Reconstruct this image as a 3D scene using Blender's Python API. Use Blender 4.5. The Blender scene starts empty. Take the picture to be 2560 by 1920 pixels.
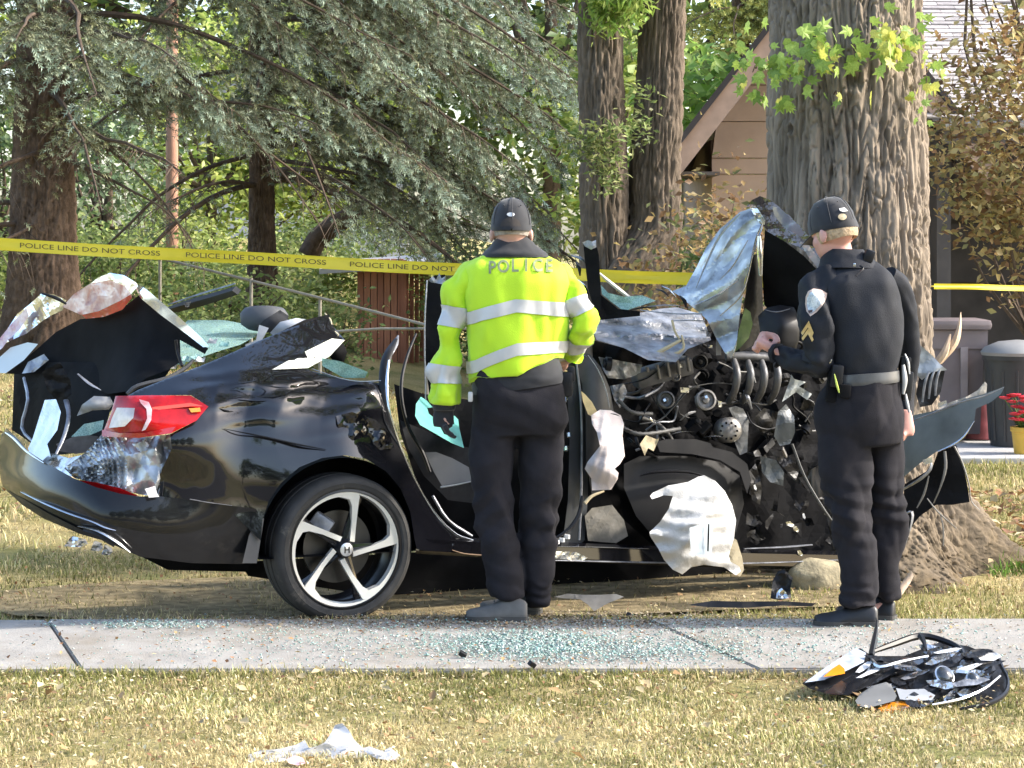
import bpy, bmesh, math, random
import numpy as np
from mathutils import Vector, Matrix, geometry
from mathutils.bvhtree import BVHTree
R = math.radians
rng = np.random.default_rng(7)
random.seed(7)

# ------------------------------------------------------------------ camera, sky, sun, exposure
sc = bpy.context.scene
C = sc.collection
F, H, Y0, CX = 6000.0, 1.72, 600.0, 1280.0        # focal length in photo pixels, eye height, horizon row, centre column
cam_d = bpy.data.cameras.new('camera')
cam = bpy.data.objects.new('camera', cam_d); C.objects.link(cam)
cam.location = (0, 0, H); cam.rotation_euler = (R(90), 0, 0)
cam_d.sensor_width = 36.0; cam_d.lens = F/2560*36.0
cam_d.shift_y = -(960-Y0)/2560.0
cam_d.clip_start = 0.1; cam_d.clip_end = 400
sc.camera = cam
SUN_DIR = Vector((0.92, -0.02, 0.64)).normalized()   # towards the sun
w = bpy.data.worlds.new('World'); sc.world = w; w.use_nodes = True
nt = w.node_tree
sky = nt.nodes.new('ShaderNodeTexSky'); sky.sky_type = 'NISHITA'; sky.sun_disc = False
sky.sun_elevation = math.asin(SUN_DIR.z); sky.sun_rotation = math.atan2(SUN_DIR.x, SUN_DIR.y)
sky.air_density = 1.0; sky.dust_density = 2.0; sky.ozone_density = 1.0
bg = nt.nodes['Background']; bg.inputs['Strength'].default_value = 0.15
nt.links.new(sky.outputs[0], bg.inputs['Color'])
sun_d = bpy.data.lights.new('sun', 'SUN'); sun_d.energy = 2.2; sun_d.angle = R(4); sun_d.color = (1, 0.93, 0.82)
sun = bpy.data.objects.new('sun', sun_d); C.objects.link(sun)
sun.rotation_euler = SUN_DIR.to_track_quat('Z', 'Y').to_euler(); sun.location = (6, -6, 12)
sc.view_settings.view_transform = 'Standard'; sc.view_settings.look = 'None'
sc.view_settings.exposure = 1.75; sc.view_settings.gamma = 1.0
sc.cycles.max_bounces = 7; sc.cycles.diffuse_bounces = 3; sc.cycles.glossy_bounces = 3
sc.cycles.transmission_bounces = 5; sc.cycles.transparent_max_bounces = 10
sc.cycles.use_denoising = True
try: sc.cycles.denoiser = 'OPENIMAGEDENOISE'
except Exception: pass
sc.cycles.sample_clamp_indirect = 6

# ------------------------------------------------------------------ helpers
def P(px, py, d):                    # photo pixel at distance d -> world point
    return np.array([(px-CX)/F*d, d, H+(Y0-py)/F*d])
def smooth01(a, b, x):
    t = np.clip((np.asarray(x, float)-a)/(b-a), 0, 1); return t*t*(3-2*t)
def hg(x, y):                        # ground height
    x = np.asarray(x, float); y = np.asarray(y, float)
    left = 1-smooth01(-4.2, 2.6, x)
    base = left*(0.66*smooth01(12.6, 19.5, y)+0.9*smooth01(19.5, 34, y)) + 0.3*smooth01(24, 40, y)
    return base
def GP(px, py):                      # photo pixel -> point on flat ground
    d = F*H/(py-Y0); return P(px, py, d)
def _hash(ix, iy, iz, s):
    h = (ix.astype(np.int64)*374761393 + iy.astype(np.int64)*668265263 + iz.astype(np.int64)*1440662683 + s*974711) & 0x7fffffff
    h = ((h ^ (h >> 13))*1274126177) & 0x7fffffff
    h = (h ^ (h >> 16)) & 0xffffff
    return h/float(0xffffff)
def vnoise(p, s=0):                  # value noise 0..1 on an (n,3) array
    p = np.asarray(p, float); i = np.floor(p).astype(np.int64); f = p-i; f = f*f*(3-2*f)
    r = 0
    for dx in (0, 1):
        for dy in (0, 1):
            for dz in (0, 1):
                wgt = (f[:,0] if dx else 1-f[:,0])*(f[:,1] if dy else 1-f[:,1])*(f[:,2] if dz else 1-f[:,2])
                r = r + wgt*_hash(i[:,0]+dx, i[:,1]+dy, i[:,2]+dz, s)
    return r
def fbm(p, octv=3, s=0, gain=.5):
    p = np.asarray(p, float); a, t, r = 1.0, 0.0, 0.0
    for k in range(octv):
        r = r+a*vnoise(p*(2.03**k), s+k*17); t += a; a *= gain
    return r/t*2-1
def creases(p, n=10, s=0, size=.1):  # sharp folds, as in crumpled sheet metal or cloth
    g = np.random.default_rng(1000+s); out = 0
    p = np.asarray(p, float)
    warp = np.stack([fbm(p/size*.45+9.1, 2, s+5), fbm(p/size*.45+3.7, 2, s+6), fbm(p/size*.45+5.2, 2, s+8)], 1)*size*.5
    q = p+warp
    for k in range(n):
        dirn = g.normal(size=3); dirn /= np.linalg.norm(dirn)
        per = size*g.uniform(.6, 1.8)
        t = (q@dirn)/per+g.uniform()
        amp = per/size
        out = out+amp*np.abs(t-np.round(t))*2*vnoise(p/size*.5+k*3.3, s+k)
    return out/n*2
def catmull(pts, per):
    pts = np.asarray(pts, float); n = len(pts)
    if n < 3 or per < 2:
        t = np.linspace(0, n-1, (n-1)*per+1); i = np.minimum(t.astype(int), n-2); f = (t-i)
        f = f.reshape((-1,)+(1,)*(pts.ndim-1)); return pts[i]*(1-f)+pts[i+1]*f
    ext = np.concatenate([[2*pts[0]-pts[1]], pts, [2*pts[-1]-pts[-2]]])
    out = []
    for k in range(n-1):
        p0, p1, p2, p3 = ext[k:k+4]
        for j in range(per):
            t = j/per
            out.append(.5*((2*p1)+(-p0+p2)*t+(2*p0-5*p1+4*p2-p3)*t*t+(-p0+3*p1-3*p2+p3)*t**3))
    out.append(pts[-1]); return np.array(out)
ORG = {}
def setp(o, label=None, cat=None, group=None, kind=None):
    if label: o['label'] = label
    if cat: o['category'] = cat
    if group: o['group'] = group
    if kind: o['kind'] = kind
    return o
def thing(name, label, cat, loc, group=None):
    o = bpy.data.objects.new(name, None); C.objects.link(o); o.location = tuple(loc)
    o.empty_display_size = .2; ORG[o.name] = np.array(loc, float)
    return setp(o, label, cat, group)
def obj(name, v, f, m, parent=None, smooth=True, label=None, cat=None, group=None, kind=None, col=None, edges=None):
    v = np.asarray(v, float).reshape(-1, 3)
    lo, hi = v.min(0), v.max(0); org = np.array([(lo[0]+hi[0])/2, (lo[1]+hi[1])/2, lo[2]])
    me = bpy.data.meshes.new(name)
    f = np.asarray(f) if (not isinstance(f, list) and isinstance(f, np.ndarray)) else f
    if isinstance(f, np.ndarray):
        k = f.shape[1]; n = f.shape[0]
        me.vertices.add(len(v)); me.vertices.foreach_set('co', (v-org).astype(np.float32).ravel())
        me.loops.add(n*k); me.loops.foreach_set('vertex_index', f.astype(np.int32).ravel())
        me.polygons.add(n); me.polygons.foreach_set('loop_start', np.arange(0, n*k, k, dtype=np.int32))
        me.update(calc_edges=True)
    else:
        me.from_pydata([tuple(a) for a in (v-org)], [], f); me.update()
    if smooth:
        me.polygons.foreach_set('use_smooth', np.ones(len(me.polygons), bool))
        if col is None and len(me.polygons) < 80000: me.set_sharp_from_angle(angle=R(48))
    if col is not None:
        a = me.color_attributes.new('col', 'FLOAT_COLOR', 'POINT')
        c4 = np.ones((len(v), 4), np.float32); c4[:, :3] = col; a.data.foreach_set('color', c4.ravel())
    if m is not None: me.materials.append(m)
    o = bpy.data.objects.new(name, me); C.objects.link(o)
    ORG[o.name] = org
    if parent is not None:
        o.parent = parent; o.location = tuple(org-ORG[parent.name])
    else: o.location = tuple(org)
    return setp(o, label, cat, group, kind)
def dup(o, offset=(0,0,0), parent=None, label=None):
    c = o.copy(); C.objects.link(c)
    ORG[c.name] = ORG[o.name]+np.array(offset, float)
    if parent is not None: c.parent = parent; c.location = tuple(ORG[c.name]-ORG[parent.name])
    else: c.location = tuple(ORG[c.name])
    if label: c['label'] = label
    return c
class MB:                             # collects several solids of ONE part
    def __init__(s): s.v = []; s.f = []; s.n = 0
    def add(s, v, f):
        v = np.asarray(v, float).reshape(-1, 3)
        s.v.append(v); s.f += [tuple(int(i)+s.n for i in q) for q in f]; s.n += len(v); return s
    def build(s, name, m, parent=None, **k): return obj(name, np.concatenate(s.v), s.f, m, parent, **k)
def box(c, size, rot=None, bev=0.0):
    c = np.asarray(c, float); sx, sy, sz = np.asarray(size, float)/2
    bm = bmesh.new(); bmesh.ops.create_cube(bm, size=1.0)
    for vv in bm.verts: vv.co = Vector((vv.co.x*2*sx, vv.co.y*2*sy, vv.co.z*2*sz))
    if bev > 0: bmesh.ops.bevel(bm, geom=bm.edges[:], offset=min(bev, sx*.9, sy*.9, sz*.9), segments=2, affect='EDGES', profile=.6)
    bm.verts.index_update()
    v = np.array([vv.co[:] for vv in bm.verts]); f = [tuple(q.index for q in ff.verts) for ff in bm.faces]; bm.free()
    if rot is not None: v = v@np.array(rot.to_3x3() if hasattr(rot, 'to_3x3') else rot).T
    return v+c, f
def rotm(rx=0, ry=0, rz=0):
    return Matrix.Rotation(R(rz), 3, 'Z')@Matrix.Rotation(R(ry), 3, 'Y')@Matrix.Rotation(R(rx), 3, 'X')
def loft(rings, cap=True, closed=True):
    rings = np.asarray(rings, float); m, n = rings.shape[:2]
    v = rings.reshape(-1, 3); f = []
    for i in range(m-1):
        for j in range(n if closed else n-1):
            a = i*n+j; b = i*n+(j+1) % n; f.append((a, b, b+n, a+n))
    if cap and closed:
        f.append(tuple(range(n-1, -1, -1))); f.append(tuple((m-1)*n+j for j in range(n)))
    return v, f
def frames(path):
    path = np.asarray(path, float); t = np.gradient(path, axis=0)
    t /= np.linalg.norm(t, axis=1, keepdims=True)+1e-12
    up = np.array([0, 0, 1.]) if abs(t[0][2]) < .9 else np.array([0, 1., 0])
    u = np.cross(up, t[0]); u /= np.linalg.norm(u); U = []; V = []
    for k in range(len(path)):
        u = u-t[k]*(u@t[k]); u /= np.linalg.norm(u)+1e-12
        U.append(u.copy()); V.append(np.cross(t[k], u))
    return t, np.array(U), np.array(V)
def tube(path, rad, n=8, sub=1, cap=True, flat=1.0):
    path = np.asarray(path, float)
    if np.isscalar(rad): rad = np.full(len(path), float(rad))
    rad = np.asarray(rad, float)
    if sub > 1: path = catmull(path, sub); rad = np.maximum(catmull(rad, sub), 1e-4)
    t, U, V = frames(path); a = np.linspace(0, 2*np.pi, n, endpoint=False)
    rings = path[:, None]+rad[:, None, None]*(np.cos(a)[None, :, None]*U[:, None]+flat*np.sin(a)[None, :, None]*V[:, None])
    return loft(rings, cap)
def revolve(prof, c, ax, n=32, ref=None, cap=True):       # prof: (radius, height) pairs
    ax = np.asarray(ax, float); ax /= np.linalg.norm(ax)
    r0 = np.array([0, 0, 1.]) if ref is None else np.asarray(ref, float)
    u = r0-ax*(r0@ax)
    if np.linalg.norm(u) < 1e-6: u = np.array([1., 0, 0])
    u /= np.linalg.norm(u); vv = np.cross(ax, u); a = np.linspace(0, 2*np.pi, n, endpoint=False)
    rings = [np.asarray(c)+ax*h+r*(np.cos(a)[:, None]*u+np.sin(a)[:, None]*vv) for r, h in prof]
    return loft(rings, cap)
def solid(v, f, thick):               # give an open sheet thickness along its vertex normals
    v = np.asarray(v, float); nrm = vnormals(v, f); n = len(v)
    w_ = v-nrm*thick; f = [tuple(q) for q in f]; f2 = [tuple(i+n for i in reversed(q)) for q in f]
    cnt = {}
    for q in f:
        for a, b in zip(q, q[1:]+q[:1]): cnt[(a, b)] = cnt.get((a, b), 0)+1
    rim = [(b, a, a+n, b+n) for (a, b) in cnt if (b, a) not in cnt]
    return np.concatenate([v, w_]), f+f2+rim
def vnormals(v, f):
    nrm = np.zeros_like(v)
    for q in f:
        a, b, c = v[q[0]], v[q[1]], v[q[2]]
        nn = np.cross(b-a, c-a)
        for i in q: nrm[i] += nn
    return nrm/(np.linalg.norm(nrm, axis=1, keepdims=True)+1e-12)
def gridf(m, n):
    i, j = np.meshgrid(np.arange(m-1), np.arange(n-1), indexing='ij'); a = (i*n+j).ravel()
    return [tuple(q) for q in np.stack([a, a+1, a+n+1, a+n], 1).tolist()]
def surf(nodes, su=4, sv=4):          # smooth surface through a grid of nodes (m,n,3)
    g = catmull(np.asarray(nodes, float), su); g = catmull(g.transpose(1, 0, 2), sv).transpose(1, 0, 2)
    return g.reshape(-1, 3), gridf(g.shape[0], g.shape[1]), g.shape[:2]
def poly_fill(outline, step, jitter=.25, curve=0):       # 2-D outline -> (points, triangles)
    o = np.asarray(outline, float)
    if curve: o = catmull(np.concatenate([o, o[:1]]), curve)[:-1]
    pts = []
    n = len(o)
    for k in range(n):
        a, b = o[k], o[(k+1) % n]; m = max(1, int(round(np.linalg.norm(b-a)/step)))
        for j in range(m): pts.append(a+(b-a)*j/m)
    nb = len(pts); bnd = np.array(pts)
    lo, hi = bnd.min(0), bnd.max(0); g = np.random.default_rng(3)
    xs = np.arange(lo[0]+step/2, hi[0], step); ys = np.arange(lo[1]+step/2, hi[1], step*.87)
    X, Y = np.meshgrid(xs, ys); X[1::2] += step/2
    q = np.stack([X.ravel(), Y.ravel()], 1)+g.uniform(-jitter, jitter, (X.size, 2))*step
    ins = np.zeros(len(q), bool)
    for k in range(nb):
        a, b = bnd[k], bnd[(k+1) % nb]
        c = ((a[1] > q[:, 1]) != (b[1] > q[:, 1]))
        xx = (b[0]-a[0])*(q[:, 1]-a[1])/((b[1]-a[1]) if abs(b[1]-a[1]) > 1e-9 else 1e-9)+a[0]
        ins ^= c & (q[:, 0] < xx)
    q = q[ins]
    if len(q):
        dmin = np.min(np.linalg.norm(q[:, None]-bnd[None], axis=2), axis=1); q = q[dmin > step*.45]
    allp = np.concatenate([bnd, q])
    ed = [(k, (k+1) % nb) for k in range(nb)]
    r = geometry.delaunay_2d_cdt([Vector(p) for p in allp], ed, [], 1, 1e-6)
    return np.array([tuple(p) for p in r[0]]), [tuple(t) for t in r[2]]
def unlathe(*a): pass
def textmesh(body, size, extrude=0.0, bold=0.0):
    cu = bpy.data.curves.new('lettering', 'FONT'); cu.body = body; cu.size = size; cu.align_x = 'CENTER'; cu.align_y = 'CENTER'
    cu.resolution_u = 3; cu.offset = bold
    o = bpy.data.objects.new('lettering', cu); C.objects.link(o)
    dg = bpy.context.evaluated_depsgraph_get(); me = o.evaluated_get(dg).to_mesh()
    v = np.array([p.co[:] for p in me.vertices]); f = [tuple(p.vertices) for p in me.polygons]
    o.evaluated_get(dg).to_mesh_clear(); bpy.data.objects.remove(o); bpy.data.curves.remove(cu)
    return v, f
def remesh(name, v, f, m, parent, voxel, it=6, **k):     # fuse overlapping solids into one continuous skin
    o = obj(name, v, f, m, None, **k)
    md = o.modifiers.new('r', 'REMESH'); md.mode = 'VOXEL'; md.voxel_size = voxel
    ms = o.modifiers.new('s', 'SMOOTH'); ms.factor = .5; ms.iterations = it
    dg = bpy.context.evaluated_depsgraph_get(); me = bpy.data.meshes.new_from_object(o.evaluated_get(dg))
    me.polygons.foreach_set('use_smooth', np.ones(len(me.polygons), bool))
    o.modifiers.clear(); old = o.data; o.data = me; bpy.data.meshes.remove(old)
    if not me.materials: me.materials.append(m)
    if parent is not None: o.parent = parent; o.location = tuple(ORG[o.name]-ORG[parent.name])
    return o

# ------------------------------------------------------------------ materials
MAT = {}
def mat(name, base, rough=.6, metal=0., var=.25, vscale=6., bump=0., bscale=60., coat=0., spec=.5, col2=None, stretch=None,
        attr=False, trans=0., sheen=0., detail=5, dirt=None, dirt_amt=.0, wear=0., alpha=None, subsurf=0.):
    if name in MAT: return MAT[name]
    m = bpy.data.materials.new(name); m.use_nodes = True; t = m.node_tree; N, L = t.nodes, t.links
    b = N['Principled BSDF']; MAT[name] = m
    tc = N.new('ShaderNodeTexCoord'); mp = N.new('ShaderNodeMapping'); L.new(tc.outputs['Object'], mp.inputs['Vector'])
    if stretch: mp.inputs['Scale'].default_value = stretch
    no = N.new('ShaderNodeTexNoise'); no.inputs['Scale'].default_value = vscale; no.inputs['Detail'].default_value = detail
    L.new(mp.outputs[0], no.inputs['Vector'])
    rp = N.new('ShaderNodeValToRGB'); rp.color_ramp.elements[0].position = .3; rp.color_ramp.elements[1].position = .72
    c1 = tuple(x*(1-var) for x in base); c2 = col2 if col2 else tuple(min(1, x*(1+var)) for x in base)
    rp.color_ramp.elements[0].color = (*c1, 1); rp.color_ramp.elements[1].color = (*c2, 1)
    L.new(no.outputs['Fac'], rp.inputs['Fac']); cur = rp.outputs['Color']
    if attr:
        at = N.new('ShaderNodeAttribute'); at.attribute_name = 'col'
        mx = N.new('ShaderNodeMix'); mx.data_type = 'RGBA'; mx.blend_type = 'MULTIPLY'; mx.inputs[0].default_value = 1
        L.new(at.outputs['Color'], mx.inputs[6]); L.new(cur, mx.inputs[7]); cur = mx.outputs[2]
    if dirt:
        n2 = N.new('ShaderNodeTexNoise'); n2.inputs['Scale'].default_value = vscale*.6; n2.inputs['Detail'].default_value = 8
        n2.inputs['Roughness'].default_value = .7; L.new(tc.outputs['Object'], n2.inputs['Vector'])
        r2 = N.new('ShaderNodeValToRGB'); r2.color_ramp.elements[0].position = .62-dirt_amt*.5; r2.color_ramp.elements[1].position = .8-dirt_amt*.3
        L.new(n2.outputs['Fac'], r2.inputs['Fac'])
        mx = N.new('ShaderNodeMix'); mx.data_type = 'RGBA'; L.new(r2.outputs['Color'], mx.inputs[0])
        L.new(cur, mx.inputs[6]); mx.inputs[7].default_value = (*dirt, 1); cur = mx.outputs[2]
        rr = N.new('ShaderNodeMapRange'); rr.inputs[3].default_value = rough; rr.inputs[4].default_value = max(rough, .75)
        L.new(r2.outputs['Color'], rr.inputs[0]); L.new(rr.outputs[0], b.inputs['Roughness'])
    L.new(cur, b.inputs['Base Color'])
    if not dirt: b.inputs['Roughness'].default_value = rough
    b.inputs['Metallic'].default_value = metal
    b.inputs['Specular IOR Level'].default_value = spec
    if coat: b.inputs['Coat Weight'].default_value = coat; b.inputs['Coat Roughness'].default_value = .04
    if sheen: b.inputs['Sheen Weight'].default_value = sheen
    if subsurf:
        b.inputs['Subsurface Weight'].default_value = subsurf; b.inputs['Subsurface Radius'].default_value = (.02, .008, .005); b.inputs['Subsurface Scale'].default_value = .5
    if bump:
        nb = N.new('ShaderNodeTexNoise'); nb.inputs['Scale'].default_value = bscale; nb.inputs['Detail'].default_value = 6
        L.new(mp.outputs[0], nb.inputs['Vector'])
        bp = N.new('ShaderNodeBump'); bp.inputs['Strength'].default_value = bump; bp.inputs['Distance'].default_value = .01
        L.new(nb.outputs['Fac'], bp.inputs['Height']); L.new(bp.outputs[0], b.inputs['Normal'])
        if coat: L.new(bp.outputs[0], b.inputs['Coat Normal']) if False else None
    if trans:                          # thin leaves and cloth let light through
        tr = N.new('ShaderNodeBsdfTranslucent'); L.new(cur, tr.inputs['Color'])
        ms = N.new('ShaderNodeMixShader'); ms.inputs[0].default_value = trans
        L.new(b.outputs[0], ms.inputs[1]); L.new(tr.outputs[0], ms.inputs[2]); L.new(ms.outputs[0], N['Material Output'].inputs['Surface'])
    if alpha is not None: b.inputs['Alpha'].default_value = alpha
    return m
def glass(name, tint, rough=.05, mixf=.5):
    m = bpy.data.materials.new(name); m.use_nodes = True; t = m.node_tree; N, L = t.nodes, t.links; MAT[name] = m
    b = N['Principled BSDF']; b.inputs['Base Color'].default_value = (*tint, 1); b.inputs['Roughness'].default_value = rough
    no = N.new('ShaderNodeTexVoronoi'); no.inputs['Scale'].default_value = 90; no.feature = 'DISTANCE_TO_EDGE'
    tc = N.new('ShaderNodeTexCoord'); L.new(tc.outputs['Object'], no.inputs['Vector'])
    rp = N.new('ShaderNodeValToRGB'); rp.color_ramp.elements[0].position = .02; rp.color_ramp.elements[1].position = .1
    rp.color_ramp.elements[0].color = (min(1,tint[0]*1.7), min(1,tint[1]*1.5), min(1,tint[2]*1.5), 1); rp.color_ramp.elements[1].color = (*tint, 1)
    L.new(no.outputs['Distance'], rp.inputs['Fac']); L.new(rp.outputs[0], b.inputs['Base Color'])
    tr = N.new('ShaderNodeBsdfTransparent'); tr.inputs['Color'].default_value = (*[min(1, x*1.6+.2) for x in tint], 1)
    ms = N.new('ShaderNodeMixShader'); ms.inputs[0].default_value = mixf
    L.new(tr.outputs[0], ms.inputs[1]); L.new(b.outputs[0], ms.inputs[2]); L.new(ms.outputs[0], N['Material Output'].inputs['Surface'])
    return m
# ================================================================== THE SETTING
# ---- ground
def lawn_material():
    m = bpy.data.materials.new('dry_lawn'); m.use_nodes = True; t = m.node_tree; N, L = t.nodes, t.links; b = N['Principled BSDF']
    tc = N.new('ShaderNodeTexCoord')
    def noise(s, d=6, r=.6):
        n = N.new('ShaderNodeTexNoise'); n.inputs['Scale'].default_value = s; n.inputs['Detail'].default_value = d; n.inputs['Roughness'].default_value = r
        L.new(tc.outputs['Object'], n.inputs['Vector']); return n.outputs['Fac']
    def ramp(fac, stops):
        r = N.new('ShaderNodeValToRGB'); e = r.color_ramp.elements
        while len(e) < len(stops): e.new(.5)
        for k, (p, c) in enumerate(stops): e[k].position = p; e[k].color = (*c, 1)
        L.new(fac, r.inputs['Fac']); return r.outputs['Color']
    a = ramp(noise(55, 8, .7), [(.3, (.20, .15, .07)), (.5, (.44, .35, .16)), (.7, (.62, .51, .26))])
    g = ramp(noise(38, 8, .7), [(.3, (.13, .13, .045)), (.55, (.28, .27, .10)), (.75, (.48, .43, .18))])
    mx = N.new('ShaderNodeMix'); mx.data_type = 'RGBA'
    L.new(ramp(noise(1.3, 5, .6), [(.4, (0, 0, 0)), (.62, (1, 1, 1))]), mx.inputs[0]); L.new(a, mx.inputs[6]); L.new(g, mx.inputs[7])
    L.new(mx.outputs[2], b.inputs['Base Color']); b.inputs['Roughness'].default_value = .95; b.inputs['Specular IOR Level'].default_value = .15
    bp = N.new('ShaderNodeBump'); bp.inputs['Strength'].default_value = .8; bp.inputs['Distance'].default_value = .03
    L.new(noise(70, 8, .7), bp.inputs['Height']); L.new(bp.outputs[0], b.inputs['Normal'])
    return m
M_lawn = lawn_material()
xs = np.concatenate([np.linspace(-150, -9, 18), np.linspace(-8, 8, 81), np.linspace(9, 150, 18)])
ys = np.concatenate([np.linspace(6.0, 8, 11), np.linspace(8.2, 30, 110), np.linspace(31, 220, 24)])
X, Y = np.meshgrid(xs, ys, indexing='ij'); Z = hg(X, Y)
Z = Z+np.where(Y > 11.0, .012, .004)*fbm(np.stack([X.ravel()*3, Y.ravel()*3, X.ravel()*0], 1), 3, 3).reshape(X.shape)
obj('ground', np.stack([X, Y, Z], -1).reshape(-1, 3), np.array([q[::-1] for q in gridf(*X.shape)]), M_lawn, kind='structure')
M_asph = mat('asphalt', (.05, .05, .052), .9, var=.3, vscale=30, bump=.4, bscale=200)
def flat(name, x0, x1, y0, y1, z, m, **k): return obj(name, [(x0,y0,z),(x1,y0,z),(x1,y1,z),(x0,y1,z)], [(0,1,2,3)], m, **k)
flat('road', -150, 150, -9.0, 5.86, -.13, M_asph, kind='structure')
v, f = box((0, 5.93, -.11), (300, .15, .24), bev=.02)
obj('kerb', v, f, mat('kerb_concrete', (.36, .35, .33), .9, var=.2, vscale=8, bump=.3, bscale=90), smooth=False, kind='structure')
flat('far_verge', -150, 150, -150, -9.0, -.06, M_lawn, kind='structure')

# ---- sidewalk: skewed slabs with open joints
M_conc = mat('sidewalk_concrete', (.325, .307, .28), .92, var=.22, vscale=3.2, bump=.5, bscale=110, dirt=(.235, .20, .155), dirt_amt=.30, detail=10)
SW0, SW1 = 9.46, 10.70
walk = flat('sidewalk', -60, 60, SW0+.02, SW1-.02, .006, mat('joint_soil', (.09, .075, .05), 1, var=.4, vscale=20), kind='structure')
k = 0
for i in range(-7, 8):
    xa = -1.885+i*2.67; sk = .30
    a0, a1 = xa+.005, xa+2.67-.005
    dz = .004*math.sin(i*2.3)
    pts = []
    for z in (.004, .03+dz):
        pts += [(a0-sk*(SW0-10.08)/1*1, SW0, z), (a1-sk*(SW0-10.08), SW0, z), (a1-sk*(SW1-10.08), SW1, z), (a0-sk*(SW1-10.08), SW1, z)]
    pts = np.array(pts); pts[:, 0] = np.where(True, pts[:, 0], 0)
    bm = bmesh.new(); vs = [bm.verts.new(p) for p in pts]
    for q in [(3,2,1,0),(4,5,6,7),(0,1,5,4),(1,2,6,5),(2,3,7,6),(3,0,4,7)]: bm.faces.new([vs[j] for j in q])
    bmesh.ops.bevel(bm, geom=[e for e in bm.edges if e.verts[0].co.z > .02 and e.verts[1].co.z > .02], offset=.006, segments=2, affect='EDGES')
    bm.verts.index_update()
    obj('slab', [p.co[:] for p in bm.verts], [tuple(q.index for q in fc.verts) for fc in bm.faces], M_conc, walk, smooth=False); bm.free()

# ---- driveway apron behind the maple
dv = []
for j in range(2):
    v, f = box((9.2, 19.25+j*1.75, .02), (12.6, 1.72, .06), bev=.01); dv.append((v, f))
drive = obj('driveway', dv[0][0], dv[0][1], mat('driveway_concrete', (.42, .42, .42), .9, var=.12, vscale=5, bump=.2, bscale=80), smooth=False, kind='structure')
obj('slab', dv[1][0], dv[1][1], MAT['driveway_concrete'], drive, smooth=False)

# ---- grass: blades in one mass per lawn
M_grass = mat('grass_blades', (1, 1, 1), .8, var=.1, attr=True, trans=.3, spec=.2)
def blades(name, n, x0, x1, y0, y1, ln, wd, label, seed, skip=None, green=0., dense=None, fringe=None, dark=None):
    g = np.random.default_rng(seed)
    x = g.uniform(x0, x1, n); y = g.uniform(y0, y1, n)
    if skip is not None: kp = ~skip(x, y); x, y = x[kp], y[kp]
    n = len(x); q = np.stack([x, y, x*0], 1)
    patch = fbm(q*1.1, 3, 5); patch2 = fbm(q*4.5, 3, 9)
    x, y, patch, patch2 = (lambda k_: (x[k_], y[k_], patch[k_], patch2[k_]))(~((y > SW0+.01+.05*fbm(np.stack([x*5, y*0, x*0], 1), 3, 77)) & (y < SW1-.02-.06*fbm(np.stack([x*4, y*0, x*0+3], 1), 3, 78)))); n = len(x)
    kp = g.uniform(0, 1, n) < np.clip(.75+1.1*patch2+(.3*patch), .15, 1); x, y, patch, patch2 = x[kp], y[kp], patch[kp], patch2[kp]; n = len(x)
    if fringe is not None:
        dx_ = np.abs(y-fringe); edge = np.clip(1-dx_/.10, 0, 1)
    z = hg(x, y); az = g.uniform(0, 2*np.pi, n); lean = np.abs(g.normal(0, .95, n))+.2
    L_ = ln*g.uniform(.45, 1.25, n)*(1+.35*patch2); W = wd*g.uniform(.6, 1.4, n)
    dx, dy = np.cos(az), np.sin(az); sx, sy = -dy, dx
    base = np.stack([x, y, z], 1); side = np.stack([sx, sy, 0*sx], 1)*W[:, None]/2
    up1 = np.stack([dx*np.sin(lean*.6), dy*np.sin(lean*.6), np.cos(lean*.6)], 1)*L_[:, None]*.55
    up2 = np.stack([dx*np.sin(lean*1.5), dy*np.sin(lean*1.5), np.cos(lean*1.5)], 1)*L_[:, None]*.5
    v = np.stack([base-side, base+side, base+up1+side*.8, base+up1-side*.8, base+up1+up2], 1).reshape(-1, 3)
    v[:, 2] = np.maximum(v[:, 2], np.repeat(z, 5)+.001)
    i = np.arange(n)*5
    f = np.concatenate([np.stack([i, i+1, i+2], 1), np.stack([i, i+2, i+3], 1), np.stack([i+3, i+2, i+4], 1)])
    straw = np.array([.80, .675, .365]); olive = np.array([.31, .31, .105]); tan = np.array([.62, .49, .29]); lush = np.array([.16, .30, .05])
    pick = g.uniform(0, 1, n)+.75*patch+green+.06
    c = np.where((pick < .52)[:, None], straw, np.where((pick < .70)[:, None], tan, olive))
    if green > .3: c = np.where((pick > 1.0)[:, None], lush, c)
    c = c*g.uniform(.5, 1.25, (n, 1))*(1+.45*patch2[:, None]);
    if dark is not None: c = c*np.where(dark(x, y), .62, 1.)[:, None]  # shade of the car painted into the blade colours
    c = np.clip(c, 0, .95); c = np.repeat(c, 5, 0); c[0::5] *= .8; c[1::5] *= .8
    return obj(name, v, f, M_grass, smooth=False, kind='stuff', label=label, cat='grass', col=c)
def under(x, y):                       # footprint of the car: thinner grass with painted shade
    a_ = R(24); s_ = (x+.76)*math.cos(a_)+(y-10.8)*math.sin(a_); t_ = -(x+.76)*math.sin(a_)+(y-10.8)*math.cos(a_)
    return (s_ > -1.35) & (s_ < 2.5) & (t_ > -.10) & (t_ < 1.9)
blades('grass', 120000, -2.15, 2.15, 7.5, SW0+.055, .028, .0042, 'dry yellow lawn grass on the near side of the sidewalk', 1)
blades('grass', 64000, -2.7, 2.9, SW1-.07, 13.2, .042, .005, 'trampled dry lawn grass under and behind the wrecked car, car shade painted in', 2,
       skip=lambda x, y: ((x-1.85)**2+(y-12.7)**2 < .6) | ((x > -.6) & (x < 1.2) & (y > 10.8) & (y < 12.4) & (rng.uniform(0, 1, len(x)) < .55)) | (under(x, y) & (rng.uniform(0, 1, len(x)) < .40)), dark=under)
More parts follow.
